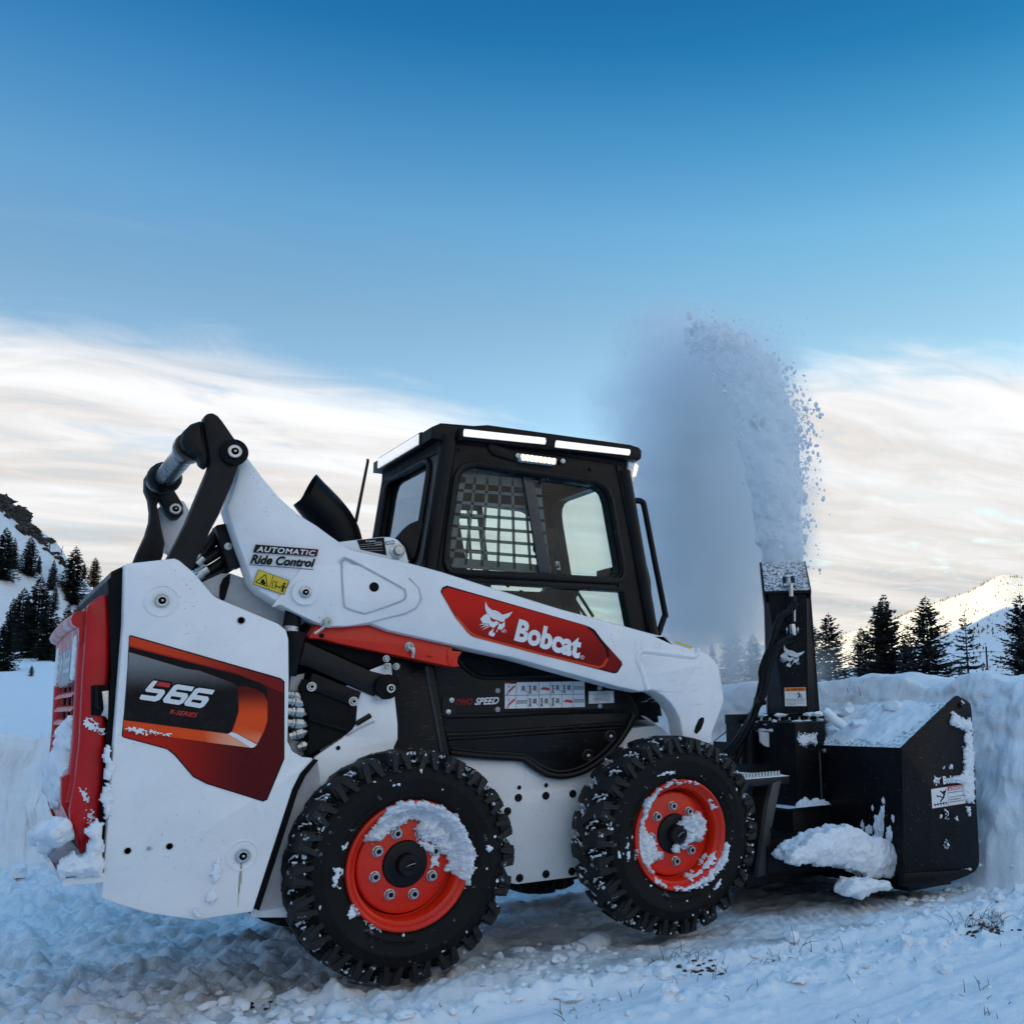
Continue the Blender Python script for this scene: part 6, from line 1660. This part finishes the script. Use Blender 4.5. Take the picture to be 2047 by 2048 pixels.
# ------------------------------------------------------------------ the hill on the left and its ridge round the valley, the sunlit hill on the right
CREST = []
for u, v in ((400,1400),(300,1305),(240,1243),(187,1190),(150,1150),(115,1094),(85,1072),(40,1032),(0,1004),(-60,960)):
    d_ = ray(u, v); p_ = CAM+d_*(225/np.hypot(d_[0], d_[1])); CREST.append(tuple(p_))
CREST += [(-20, 232, 56), (-60, 236, 76), (-115, 215, 92), (-150, 150, 98), (-158, 50, 98), (-158, -60, 96), (-150, -220, 96), (-120, -420, 80)]
def near_crest(x, y):
    best = np.full(x.shape, 1e9); H = np.zeros(x.shape)
    for (ax, ay, ah), (bx, by, bh) in zip(CREST, CREST[1:]):
        ex, ey = bx-ax, by-ay; t = np.clip(((x-ax)*ex+(y-ay)*ey)/(ex*ex+ey*ey), 0, 1)
        d = np.hypot(x-ax-t*ex, y-ay-t*ey); h = ah+(bh-ah)*t
        k = d < best; best = np.where(k, d, best); H = np.where(k, h, H)
    return best, H
def left_hill(x, y):
    d, H = near_crest(x, y)
    w = H*1.5+10
    p = np.clip(1-d/w, 0, 1); z = H*(p**1.15)
    z = z+(1.6*fbm(x*.05, y*.05, 5, .55, s=21)+2.6*np.abs(fbm(x*.02, y*.02, 3, s=22)))*np.clip(p*3, 0, 1)*np.clip(H/30, 0, 1)*np.clip((d-2)/8, .25, 1)
    return z-2.2*(1-np.clip(p*6, 0, 1))+.6
def rgrid(lo, hi, n, focus_lo, focus_hi, nf):
    return np.unique(np.concatenate([np.linspace(lo, hi, n), np.linspace(focus_lo, focus_hi, nf)]))
sheet('hills', rgrid(-330, 90, 70, -20, 75, 90), rgrid(-480, 350, 90, 110, 250, 110), left_hill, SNOWH, kind='structure')
def rc_(u, v, depth): 
    p = PD((u, v), depth); return p
RCR = []
for u, v in ((1300,1300),(1420,1285),(1480,1278),(1540,1292),(1600,1284),(1640,1276),(1680,1266),(1720,1256),(1760,1245),(1795,1232),(1830,1217),(1870,1203),(1910,1190),(1940,1180),(1965,1166),(1990,1152),(2005,1146),(2030,1148),(2060,1152),(2120,1130),(2300,1090),(2700,1060)):
    p = PD((u, v), 520.); RCR.append((float((p-CAM) @ SIDE), float(p[2])))
RCX, RCZ = np.array([a for a, b in RCR]), np.array([b for a, b in RCR])
def right_hill(x, y):
    a = (x-CAM[0])*SIDE[0]+(y-CAM[1])*SIDE[1]; dp = (x-CAM[0])*HEAD[0]+(y-CAM[1])*HEAD[1]
    aa = a*520/np.maximum(dp, 200)
    H = np.interp(aa, RCX, RCZ); d = dp-520
    w = 75+H*2.6
    p = np.where(d < 0, np.clip(1+d/w, 0, 1), np.clip(1-d/260, 0, 1))
    sh = .5*p+.5*p*p*(3-2*p)
    edge = smooth01((a+150)/60)
    z = (H-1.5)*sh*edge+1.0*fbm(x*.025, y*.025, 5, .55, s=25)*np.clip(p*2, 0, 1)*np.clip(np.abs(d)/25, .15, 1)+3.0*fbm(x*.008, y*.008, 3, s=26)*np.clip(-d/80, 0, 1)*np.clip(p*2, 0, 1)
    return z-1.5*(1-np.clip(p*5, 0, 1))+.9
hx = np.linspace(60, 900, 210); hy = np.linspace(-60, 760, 190)
sheet('hills', hx, hy, right_hill, SNOWH, kind='structure')

def surf_z(x, y):
    x = np.asarray(x, float); y = np.asarray(y, float)
    return np.maximum(ground(x, y), np.maximum(np.where((x < 90) & (y < 350), left_hill(x, y), -99), np.where((x > 60) & (y > -60), right_hill(x, y), -99)))
def hit(uv, lo=12., hi=900., n=1600):
    """where the pixel's ray meets the land"""
    d = ray(*uv); d = d/(d @ HEAD); t = np.geomspace(lo, hi, n); pts = CAM+d*t[:, None]
    under = pts[:, 2] < surf_z(pts[:, 0], pts[:, 1])
    k = int(np.argmax(under)) if under.any() else n-1
    return pts[k], t[k]

# loose lumps thrown by the tyres
m = MB(); rr = random.Random(21)
def clod(x, y, r, k): 
    z = float(ground(np.array(x), np.array(y))); m.blob((x, y, z+r*.25), (r*rr.uniform(.8, 1.5), r*rr.uniform(.8, 1.4), r*rr.uniform(.5, .85)), SNOW, k, 2 if r > .018 else 1, .5)
for k in range(820):
    u = rr.random()
    if u < .52: x, y = rr.uniform(-1.3, .95), rr.gauss(.05, .30)
    elif u < .70: x, y = rr.uniform(-.3, 3.0), rr.gauss(-.46, .07)
    elif u < .88: x, y = rr.uniform(.6, 2.9), rr.gauss(-.88, .16)
    else: x, y = rr.uniform(-1.1, 2.6), rr.uniform(-2.0, -.6)
    if math.hypot(x, y-.1) < .30 or math.hypot(x-1.14, y-.1) < .28: continue
    r = min(rr.lognormvariate(-4.5, .55), .055)*(1 if u < .7 else .75)
    clod(x, y, r, k)
for k in range(120):      # broken off the far cut face
    i_ = rr.randint(1, 5); (ax, ay), (bx, by) = BANK[i_], BANK[i_+1]; q_ = rr.random(); clod(ax+(bx-ax)*q_+rr.gauss(0, .1), ay+(by-ay)*q_-abs(rr.gauss(0, .35)), rr.uniform(.02, .09), k)
for k in range(70):   # crumbs below the cut face
    x, y = rr.uniform(2.3, 3.0), rr.uniform(-.45, .1); clod(x, y, rr.uniform(.008, .022), k)
m.build('snow_clods', None, kind='stuff', label='loose snow lumps thrown beside the tyre tracks', category='snow clods')
# dry grass
GR = mat('dry_grass', (.085, .060, .032), .7, var=.5, vs_=40)
m = MB(); rr = random.Random(4)
def blade(x, y, L_, az, lean):
    z = float(ground(np.array(x), np.array(y)))-.004; p = []
    for t in (0, .4, .75, 1.0):
        b = lean*(t**1.6); p.append((x+math.cos(az)*L_*b, y+math.sin(az)*L_*b, z+L_*t*(1-.45*lean*t)))
    m.tube(p, [.0016, .0014, .0010, .0004], GR, 4)
spots = [((1400,1918), 15, .06), ((1555,1905), 12, .07), ((1480,1925), 9, .055), ((1585,1890), 6, .12), ((1970,1868), 34, .07), ((1940,1850), 10, .10), ((1340,1890), 6, .10), ((1080,1950), 5, .06), ((1430,1960), 5, .10), ((1950,1985), 6, .07), ((1160,2020), 5, .05), ((1700,2040), 4, .05), ((1660,1905), 4, .07), ((1320,1900), 4, .08), ((1240,1985), 5, .05), ((1130,1965), 3, .05), ((560,1990), 3, .04), ((1990,2030), 6, .04), ((900,2030), 3, .04)]
for (u, v), n, L_ in spots:
    p = PZ((u, v), .05)
    for _ in range(n):
        blade(p[0]+rr.gauss(0, .045), p[1]+rr.gauss(0, .035), L_*rr.uniform(.3, 1.0), rr.uniform(0, 6.28), rr.uniform(.2, 1.1))
for _ in range(70):
    x, y = rr.uniform(-1, 2.8), rr.uniform(-2.0, -.6); blade(x, y, rr.uniform(.02, .05), rr.uniform(0, 6.28), rr.uniform(.3, 1.3))
m.build('dry_grass', None, kind='stuff', label='dry grass stems poking through the snow', category='grass')
m = MB()
DIRT = mat('bare_soil', (.035, .028, .022), .9, var=.5, vs_=60)
for (u, v), n, s_ in (((1402,1925), 26, .030), ((1480,1930), 18, .030), ((1555,1917), 18, .030), ((1975,1872), 50, .042), ((545,1982), 26, .028), ((1940,1860), 8, .03)):
    p = PZ((u, v), .045)
    for k in range(n):
        x, y = p[0]+rr.gauss(0, s_*1.6), p[1]+rr.gauss(0, s_*.8); z = float(ground(np.array(x), np.array(y))); r = rr.uniform(.003, .009); m.blob((x, y, z+r*.3), (r*1.6, r, r*.7), DIRT, k, 1, .5)
m.build('soil_crumbs', None, kind='stuff', label='dark soil and grass roots showing through the snow', category='soil')
# ------------------------------------------------------------------ conifers
NEEDLE = mat('spruce_needles', (.010, .014, .012), .75, var=.55, vs_=3.0)
NEEDLEB = mat('spruce_needles_frosted', (.020, .026, .024), .75, var=.5, vs_=3.0)
BARK = mat('bark', (.045, .035, .028), .9, var=.4)
TUP = Vector(tuple(UP - FWD*(UP @ FWD)))  # unused helper direction
TILT = Matrix.Rotation(0.0, 4, 'Y')
def crown_mesh(seed, H=10., spread=.20, whorls=44, sparse=0.0, ragged=.3, droop=.35, forked=False, mt=None):
    rr = random.Random(seed); V, F = [], []
    def spray(o, d, L_, wd):
        """one flat twig of needles: a ragged leaf-shaped fan"""
        up = Vector((0, 0, 1)); s = d.cross(up); s = s.normalized() if s.length > 1e-5 else Vector((1, 0, 0)); n = s.cross(d)
        for k in range(2):
            a = rr.uniform(-.8, .8); si = s*math.cos(a)+n*math.sin(a); b = len(V)
            V.extend([tuple(o), tuple(o+d*L_*.45+si*wd), tuple(o+d*L_), tuple(o+d*L_*.4-si*wd)])
            F.append((b, b+1, b+2, b+3))
    def stem(x0, z0, z1, lean, R0, nw):
        for w in range(nw):
            t = (w+rr.uniform(-.3, .3))/nw; t = min(max(t, 0), .999); z = z0+(z1-z0)*t
            cx = x0+lean*t
            Rr = R0*((1-t)**.82+.015)*(.85+.3*rr.random())*(1 if t > .08 else .7+.3*t/.08)
            nb = rr.randint(5, 8) if t < .85 else 4
            a0 = rr.uniform(0, 6.28)
            for b in range(nb):
                if rr.random() < sparse: continue
                a = a0+6.28*b/nb+rr.uniform(-.3, .3); L_ = Rr*(1+ragged*rr.uniform(-1, .9)); L_ = max(L_, .10)
                el = (.35*t-droop*(1-t))*1.0+rr.uniform(-.12, .12)
                d = Vector((math.cos(a)*math.cos(el), math.sin(a)*math.cos(el), math.sin(el)))
                o = Vector((cx, 0, z)); n = max(3, int(L_/.22))
                for i in range(n):
                    q = (i+.6)/n; p = o+d*L_*q+Vector((0, 0, .18*L_*q*q))
                    wl = (.44+.26*rr.random())*(1.15-.5*q)*min(1, L_/.9+.25)
                    side = 1 if i % 2 else -1
                    dd = (d+Vector((-d.y, d.x, 0))*side*rr.uniform(.3, 1.1)+Vector((0, 0, rr.uniform(-.45, .15)))).normalized()
                    spray(p, dd, wl, wl*.25)
                    if rr.random() < .75:
                        dd = (d-Vector((-d.y, d.x, 0))*side*rr.uniform(.2, .9)+Vector((0, 0, rr.uniform(-.5, .1)))).normalized(); spray(p, dd, wl*.9, wl*.23)
                spray(o+d*L_*.85, d, .45*min(1, L_+.3), .09)
        spray(Vector((x0+lean, 0, z1-.25)), Vector((0, 0, 1)), .55, .06); spray(Vector((x0+lean, 0, z1-.5)), Vector((.2, .1, 1)).normalized(), .4, .07)
    if forked:
        stem(-.3, .3, H*.93, -.5, H*spread*.9, int(whorls*.9)); stem(.35, .3, H, .45, H*spread, whorls)
    else: stem(0, .35, H, 0, H*spread, whorls)
    me = bpy.data.meshes.new('crown'); me.from_pydata(V, [], F); me.materials.append(mt or NEEDLE); me.update(); return me
def trunk_mesh(H=10.):
    mb = MB(); mb.tube([(0, 0, -.6), (.01, 0, H*.3), (0, .02, H*.65), (0, 0, H*.97)], [H*.017, H*.013, H*.007, H*.0015], BARK, 7)
    o = mb.build('trunk'); me = o.data; bpy.data.objects.remove(o); return me
TRUNK = trunk_mesh()
KINDS = {'slim': crown_mesh(1, spread=.15, whorls=46, droop=.45), 'full': crown_mesh(2, spread=.24, whorls=46, droop=.40), 'broad': crown_mesh(3, spread=.34, whorls=46, sparse=.10, ragged=.45, droop=.22, mt=NEEDLEB),
         'fork': crown_mesh(4, spread=.27, whorls=46, sparse=.08, ragged=.45, droop=.15, forked=True, mt=NEEDLEB), 'thin': crown_mesh(5, spread=.25, whorls=26, sparse=.38, ragged=.55, droop=.3, mt=NEEDLEB),
         'mid': crown_mesh(6, spread=.30, whorls=48, ragged=.45, droop=.2, sparse=.1, mt=NEEDLEB), 'slim2': crown_mesh(7, spread=.165, whorls=40, droop=.45, ragged=.4)}
def tree(uv_base, v_top, kind, label, group, spin=0.0, depth=None, wide=1.0):
    if depth is None: p, dep = hit(uv_base, 40.)
    else:
        q = PD(uv_base, depth); p, dep = np.array((q[0], q[1], float(surf_z(q[0], q[1])))), depth
    top = PD((uv_base[0], v_top), dep)
    H = max(top[2]-p[2], .5)/10.
    t = empty('conifer_tree', tuple(p), label=label, category='tree', group=group)
    t.scale = (H*wide, H*wide, H); t.rotation_euler = (0, 0, spin)
    for nm, me in (('crown', KINDS[kind]), ('trunk', TRUNK)):
        o = bpy.data.objects.new(nm, me); COL.objects.link(o); o.parent = t
    return t
GL, GRR = 'dark conifers on the snowy left hillside', 'spruces beyond the snow bank on the right'
for k, (x, yb, yt, kd, lb) in enumerate((
    (143,1210,1094,'full','tallest dark conifer on the upper left hillside, just left of the hill end'),
    (187,1174,1115,'full','conifer farthest right on the left hill, right above the red tailgate'),
    (167,1157,1126,'slim','small conifer close beside the rightmost one on the left hill'),
    (103.5,1180,1120,'slim','slim conifer on open snow just left of the tallest hillside one'),
    (107.7,1219,1170,'slim2','small slim conifer directly below the slim one on open snow'),
    (56,1152,1074,'full','bushy conifer right under the rocky ridge of the left hill'),
    (25,1138,1076,'slim2','slim conifer between the left picture edge and the bushy ridge one'),
    (76.6,1147,1112,'slim','short conifer touching the right side of the bushy ridge one'),
    (4,1160,1056,'full','highest conifer cut by the left picture edge under the ridge'),
    (68,1316,1154,'full','big conifer in the middle of the dense left stand, rising above it'),
    (37,1304,1177,'full','broad-topped conifer left of the big one in the dense left stand'),
    (89,1321,1195,'slim2','conifer at the right foot of the big one in the dense left stand'),
    (128,1319,1208,'slim','conifer standing below the tallest hillside one, near the red tailgate'),
    (106,1320,1228,'slim2','loose conifer between the dense stand and the tailgate'),
    (5,1343,1239,'full','lowest large conifer cut by the left picture edge'),
    (157,1252,1207,'broad','spreading conifer top just above the red hood'),
    (19,1293,1197,'slim','conifer behind the dense stand close to the left picture edge'),
    (115,1323,1250,'slim','lowest conifer next to the tailgate on the left'),
    (146,1292,1226,'slim2','conifer half hidden behind the red hood'),
    (52,1300,1215,'slim2','conifer squeezed behind the big one in the dense left stand'),
    (62,1353,1331,'broad','tiny lone fir on the open snow below the dense left stand'))):
    tree((x, yb), yt, kd, lb, GL, k*1.7, wide=1.22 if k != 20 else .9)
for k, (x, yt, kd, dp, lb, wd) in enumerate((
    (1662,1228,'mid',92,'spruce just right of the blower chute, thin snow mist over it',1.0),
    (1622,1240,'mid',100,'spruce half hidden behind the right edge of the chute',1.0),
    (1727,1256,'mid',95,'short spruce left of the forked one',.95),
    (1772,1187,'fork',88,'tallest spruce on the right, with two tops',1.05),
    (1860,1195,'broad',86,'broad spruce right of the two-topped one',1.05),
    (1820,1262,'mid',104,'spruce filling the gap between the two-topped and the broad one',1.0),
    (1938,1226,'thin',90,'ragged thin spruce with a bare top left of the utility pole',1.0),
    (2052,1190,'broad',72,'large spruce cut by the right picture edge',1.0),
    (1466,1241,'full',84,'spruce seen faintly through the snow plume left of the chute',1.05),
    (1508,1266,'full',90,'smaller spruce in the snow mist right beside the chute hoses',1.0),
    (1425,1287,'slim',88,'small spruce deep in the snow mist above the arm nose',1.0))):
    tree((x, 1383), yt, kd, lb, GRR, k*2.3, depth=dp, wide=wd)
# bare dead trees on the ridge
for x, yb, yt, lb in ((99,1094,1073,'bare dead tree on the left ridge, nearer the rocks'), (121,1115,1090,'bare dead tree on the left ridge, nearer the tall conifer')):
    p, dep = hit((x, yb+3), 40.); H = PD((x, yt), dep)[2]-p[2]; mb = MB(); rr = random.Random(int(x))
    mb.tube([tuple(p-np.array((0, 0, .5))), tuple(p+np.array((.02*H, 0, H*.5))), tuple(p+np.array((.08*H, 0, H)))], [.11, .07, .02], BARK, 6)
    for k in range(9):
        z = H*(.3+.07*k); a = rr.uniform(0, 6.28); L_ = H*.22*(1.1-k/10)
        mb.tube([tuple(p+np.array((.03*H, 0, z))), tuple(p+np.array((.03*H+math.cos(a)*L_, math.sin(a)*L_, z+L_*.5)))], [.035, .012], BARK, 4)
    mb.build('dead_tree', None, label=lb, category='tree')
# rock outcrops along the left ridge
ROCK = mat('ridge_rock', (.045, .042, .042), .9, var=.5, vs_=.6, bump=.6, bs=2.)
for k, (pts, lb) in enumerate((([(2,1006,1.6),(8,1012,1.4),(5,1020,1.2),(14,1014,.9)], 'dark rock outcrop at the picture edge on the left ridge'),
                  ([(18,1020,2.0),(26,1016,2.3),(34,1026,1.8),(42,1034,1.7),(50,1042,1.0),(28,1030,1.4)], 'largest dark rock mass with brush on the left ridge'),
                  ([(56,1056,1.9),(64,1056,1.7),(50,1062,1.5),(42,1066,.9),(66,1066,.9)], 'slanting rock slab in the middle of the left ridge'),
                  ([(76,1080,1.0),(84,1086,1.0),(72,1074,.7),(90,1096,.6),(96,1100,.5),(110,1110,.9),(116,1117,1.0),(122,1121,.8)], 'string of small rocks low on the left ridge'))):
    mb = MB()
    for j, (u, v, r_) in enumerate(pts):
        p, dep = hit((u, v+2), 40.); 
        for e in range(5):
            rr = random.Random(k*100+j*7+e); r2_ = r_*rr.uniform(.25, .55); q_ = p+np.array((rr.gauss(0, r_*.6), rr.gauss(0, r_*.6), 0)); q_[2] = float(surf_z(q_[0], q_[1]))
            mb.blob(q_, (r2_*1.4, r2_*1.2, r2_*.8), ROCK, k*50+j*5+e, 3, .8, 2.1)
    mb.build('rock_outcrop', None, label=lb, category='rocks')
# scrub dots on the right-hand hill
SCRUB = mat('hill_scrub', (.14, .095, .034), .85, var=.4, vs_=.3)
mb = MB(); rr = random.Random(12)
def scrub(u, v, s_):
    p, dep = hit((u, v), 60., 900., 700)
    if dep < 150 or dep > 700: return
    V, F = ico(1); h = s_*dep/FPX
    mb.add([(p[0]+a*h*.55, p[1]+b*h*.55, p[2]+(c*.9+.6)*h*(1 if c < .5 else 1.5)) for a, b, c in V], F, SCRUB)
cu = [(1640,1276),(1720,1256),(1795,1232),(1870,1203),(1940,1180),(1990,1152),(2047,1150)]
for k in range(150):
    u = rr.uniform(1640, 2047); v = float(np.interp(u, [a for a, b in cu], [b for a, b in cu])); 
    if u > 1985: 
        if rr.random() < .5: continue
    scrub(u, v+rr.uniform(1.5, 6), rr.uniform(1.0, 2.8))
for k in range(230):
    u = rr.uniform(1600, 2047); v0 = float(np.interp(u, [a for a, b in cu], [b for a, b in cu])); v = v0+rr.uniform(6, 120)**1.0
    if v > 1300: continue
    scrub(u, v, rr.uniform(.8, 2.9))
for k in range(46): scrub(rr.uniform(1880, 2047), rr.gauss(1262, 5), rr.uniform(1.8, 4.2))
for k in range(40): scrub(rr.uniform(1930, 2047), rr.uniform(1290, 1352), rr.uniform(2.0, 4.5))
for k in range(60): scrub(rr.uniform(1670, 1725), rr.uniform(1272, 1290), rr.uniform(.8, 1.8))
mb.build('hill_scrub', None, kind='stuff', label='scattered scrub and small firs on the far right hill', category='scrub')
# utility pole with its wires
q = PD((1975, 1354), 100.); zt = PD((1974, 1293), 100.)[2]; zg = float(surf_z(q[0], q[1]))
mb = MB(); mb.tube([(q[0], q[1], zg-.3), (q[0], q[1], zt)], [.11, .08], BARK, 8)
c = Vector(tuple(SIDE)); e = Vector((q[0], q[1], zt-.5)); mb.tube([tuple(e-c*.8), tuple(e+c*.8)], .035, BARK, 6)
pl = mb.build('utility_pole', None, label='lone wooden utility pole on the snow right of the spruces', category='utility pole')
mb = MB()
for s_ in (-.7, .7):
    a = e+c*s_; 
    for tgt in (Vector((q[0]-60, q[1]+70, zt-1.0)), Vector((q[0]+90, q[1]+10, zt+1.0))):
        mb.tube([tuple(a.lerp(tgt, t)-Vector((0, 0, 2.2*t*(1-t)))) for t in np.linspace(0, 1, 9)], .006, SEAL, 4)
mb.build('wire', pl)
# broken stems by the bank
mb = MB(); rr = random.Random(8)
for u, v in ((1698,1395),(1704,1396),(1722,1393)):
    p, dep = hit((u, v), 4., 60., 900); mb.tube([tuple(p-np.array((0,0,.02))), tuple(p+np.array((rr.uniform(-.03,.03), 0, dep*.009)))], [.004,.002], GR, 4)
mb.build('dry_stems', None, kind='stuff', label='a few bare stems on the bank crest', category='grass')
# ------------------------------------------------------------------ the thrown snow
def build_plume():
    t = NT('snow_mist'); N = t.N; N.remove(t.b)
    vol = t.new('ShaderNodeVolumePrincipled'); vol.inputs['Color'].default_value = (.92, .962, .99, 1); vol.inputs['Anisotropy'].default_value = 0.0
    # density: a chain of soft ellipsoids along the arch and the falling curtain
    blobs = [  # picture point, depth, half-widths (px across, px up, metres deep), weight
        (1562,1085,6.02, 50, 80,.26,4.0), (1548,960,6.05, 66,120,.34,3.6), (1530,840,6.16, 84,120,.40,3.0), (1495,745,6.3, 96, 92,.44,2.9), (1430,700,6.5,108, 80,.46,2.9),
            (1360,730,6.85,105, 95,.45,3.6), (1330,850,6.95,100,150,.50,4.2), (1335,1000,7.0,100,170,.52,4.6), (1410,1000,6.95,110,200,.50,4.2), (1360,1160,7.05,110,160,.55,4.4),
            (1430,1230,7.05,130,120,.60,3.0), (1480,1350,7.05,150, 70,.60,1.3), (1430,840,6.8,95,130,.50,3.6), (1470,960,6.75,80,140,.45,3.4), (1500,1120,6.7,80,130,.45,3.0),
            (1350,655,6.95, 80, 60,.40,1.0), (1280,650,7.0,60,60,.4,.55), (1238,830,7.05, 32,110,.35,.75), (1250,1000,7.2, 50,200,.45,1.0), (1640,1360,7.2,60,60,.5,.7)]
    acc = None; tc = t.new('ShaderNodeTexCoord')
    warp = t.new('ShaderNodeTexNoise'); t.link(tc.outputs['Object'], warp.inputs['Vector']); warp.inputs['Scale'].default_value = 1.6; warp.inputs['Detail'].default_value = 3
    wv = t.new('ShaderNodeVectorMath', operation='SUBTRACT'); t.link(warp.outputs['Color'], wv.inputs[0]); wv.inputs[1].default_value = (.5, .5, .5)
    ws = t.new('ShaderNodeVectorMath', operation='SCALE'); t.link(wv.outputs[0], ws.inputs[0]); ws.inputs['Scale'].default_value = .50
    wa = t.new('ShaderNodeVectorMath', operation='ADD'); t.link(tc.outputs['Object'], wa.inputs[0]); t.link(ws.outputs[0], wa.inputs[1])
    lo, hi = np.full(3, 1e9), np.full(3, -1e9)
    for u, v, dp, wu, wv_, dd, wt in blobs:
        p = PD((u, v), dp); loc = ((p-CAM) @ SIDE, (p-CAM) @ HEAD, p[2]); s = dp/FPX
        rad = (wu*s, dd, wv_*s)
        lo = np.minimum(lo, np.array(loc)-np.array(rad)*1.45); hi = np.maximum(hi, np.array(loc)+np.array(rad)*1.45)
        sub = t.new('ShaderNodeVectorMath', operation='SUBTRACT'); t.link(wa.outputs[0], sub.inputs[0]); sub.inputs[1].default_value = loc
        dv = t.new('ShaderNodeVectorMath', operation='DIVIDE'); t.link(sub.outputs[0], dv.inputs[0]); dv.inputs[1].default_value = rad
        dt = t.new('ShaderNodeVectorMath', operation='DOT_PRODUCT'); t.link(dv.outputs[0], dt.inputs[0]); t.link(dv.outputs[0], dt.inputs[1])
        g = t.math('MULTIPLY', t.math('POWER', 2.718, t.math('MULTIPLY', dt.outputs['Value'], -1.35)), wt)
        acc = g if acc is None else t.math('ADD', acc, g)
    n = t.new('ShaderNodeTexNoise'); t.link(wa.outputs[0], n.inputs['Vector']); n.inputs['Scale'].default_value = 5.; n.inputs['Detail'].default_value = 4; n.inputs['Roughness'].default_value = .6
    dens = t.math('MULTIPLY', t.math('MAXIMUM', t.math('SUBTRACT', acc, .32), 0.0), t.step(n.outputs[0], .30, .62, .35, 1.25))
    t.link(dens, vol.inputs['Density']); t.link(vol.outputs[0], t.out.inputs['Volume'])
    lo[2] = max(lo[2], .75)
    # domain: a rounded block turned to the throw's own heading
    mb = MB(); a, b, c = (lo+hi)/2, (hi-lo)/2, 0
    x0, y0, z0 = lo; x1, y1, z1 = hi
    V, F = prism2(rnd([(x0, z0), (x1, z0), (x1, z1), (x0, z1)], .3), y1-y0)
    mb.add([(p, y0+d, q) for p, d, q in V], F, t.m)
    o = mb.build('snow_mist', None, smooth=False, kind='stuff', label='soft white mist of snow blown up and falling behind the black cab', category='snow plume')
    # its own axes: across, along the heading, up, measured from below the camera
    o.matrix_world = Matrix(((SIDE[0], HEAD[0], 0, CAM[0]), (SIDE[1], HEAD[1], 0, CAM[1]), (0, 0, 1, 0), (0, 0, 0, 1)))
    # the dense jet: overlapping lumps melted together, breaking up towards the top
    rr = random.Random(33)
    path = np.array([(1566,1140,6.20,28), (1561,1085,6.18,38), (1553,1000,6.16,48), (1540,900,6.18,58), (1524,810,6.26,66), (1490,735,6.38,66), (1445,690,6.5,52), (1400,668,6.65,40)], float)
    def along(s_): 
        i_ = min(int(s_), len(path)-2); return path[i_]+(path[i_+1]-path[i_])*(s_-i_)
    mb = MB(); n_ = 0
    while n_ < 1500:
        s_ = rr.random()**.8*(len(path)-1); q = along(s_); t_ = s_/(len(path)-1)
        if rr.random() < max(0, t_-.5)*1.3: continue
        off = rr.uniform(-1, 1); lim = .92-.15*t_
        r_ = rr.uniform(.020, .042)*(1.15-.45*t_); el_ = 1+2.2*max(0, .5-t_)
        p = PD((q[0]+off*lim*q[3], q[1]+rr.gauss(0, 14)), q[2]+rr.uniform(-.10, .10)*(1-off*off)-.05); n_ += 1
        mb.blob(p, (r_*rr.uniform(.7, 1.2), r_*rr.uniform(.7, 1.2), r_*rr.uniform(.8, 1.5)*el_), SNOW, n_, 2, .2+.45*t_)
    melt(mb.build('snow_jet', None, kind='stuff', label='dense lumpy jet of snow rising out of the black chute'), .012, .9)
    mb = MB()
    for k in range(900):
        s_ = rr.betavariate(2.2, 1.2)*(len(path)-1); q = along(s_); off = rr.gauss(0, .6)
        r_ = rr.uniform(.003, .008)*(1.6 if rr.random() < .12 else 1)
        p = PD((q[0]+off*q[3], q[1]+rr.gauss(0, 18)), q[2]-.16+rr.gauss(0, .05)); mb.blob(p, (r_*rr.uniform(.7, 1.7), r_, r_*rr.uniform(.7, 1.6)), SNOW, k % 97, 1, .6)
    for k in range(520):       # flecks flung off to the right
        v = rr.triangular(690, 1190, 880); u = 1588+abs(rr.gauss(0, 22))-max(0, (820-v))*.45; p = PD((u, v), 6.1+rr.gauss(0, .15)); r_ = rr.choice((.0022, .003, .004, .005, .007, .011))*rr.uniform(.7, 1.3)
        mb.blob(p, (r_*rr.uniform(.6, 1.4), r_, r_*rr.uniform(.8, 1.8)), SNOW, k % 50, 1, .6)
    for k in range(120):
        u, v = rr.gauss(1440, 90), rr.uniform(630, 720); p = PD((u, v), 6.5+rr.gauss(0, .2)); r_ = rr.uniform(.002, .005); mb.blob(p, (r_, r_, r_*1.3), SNOW, k % 50, 1, .5)
    mb.build('flying_snow', None, kind='stuff', label='chunks and flecks of snow flung off the jet above the black chute')
build_plume()
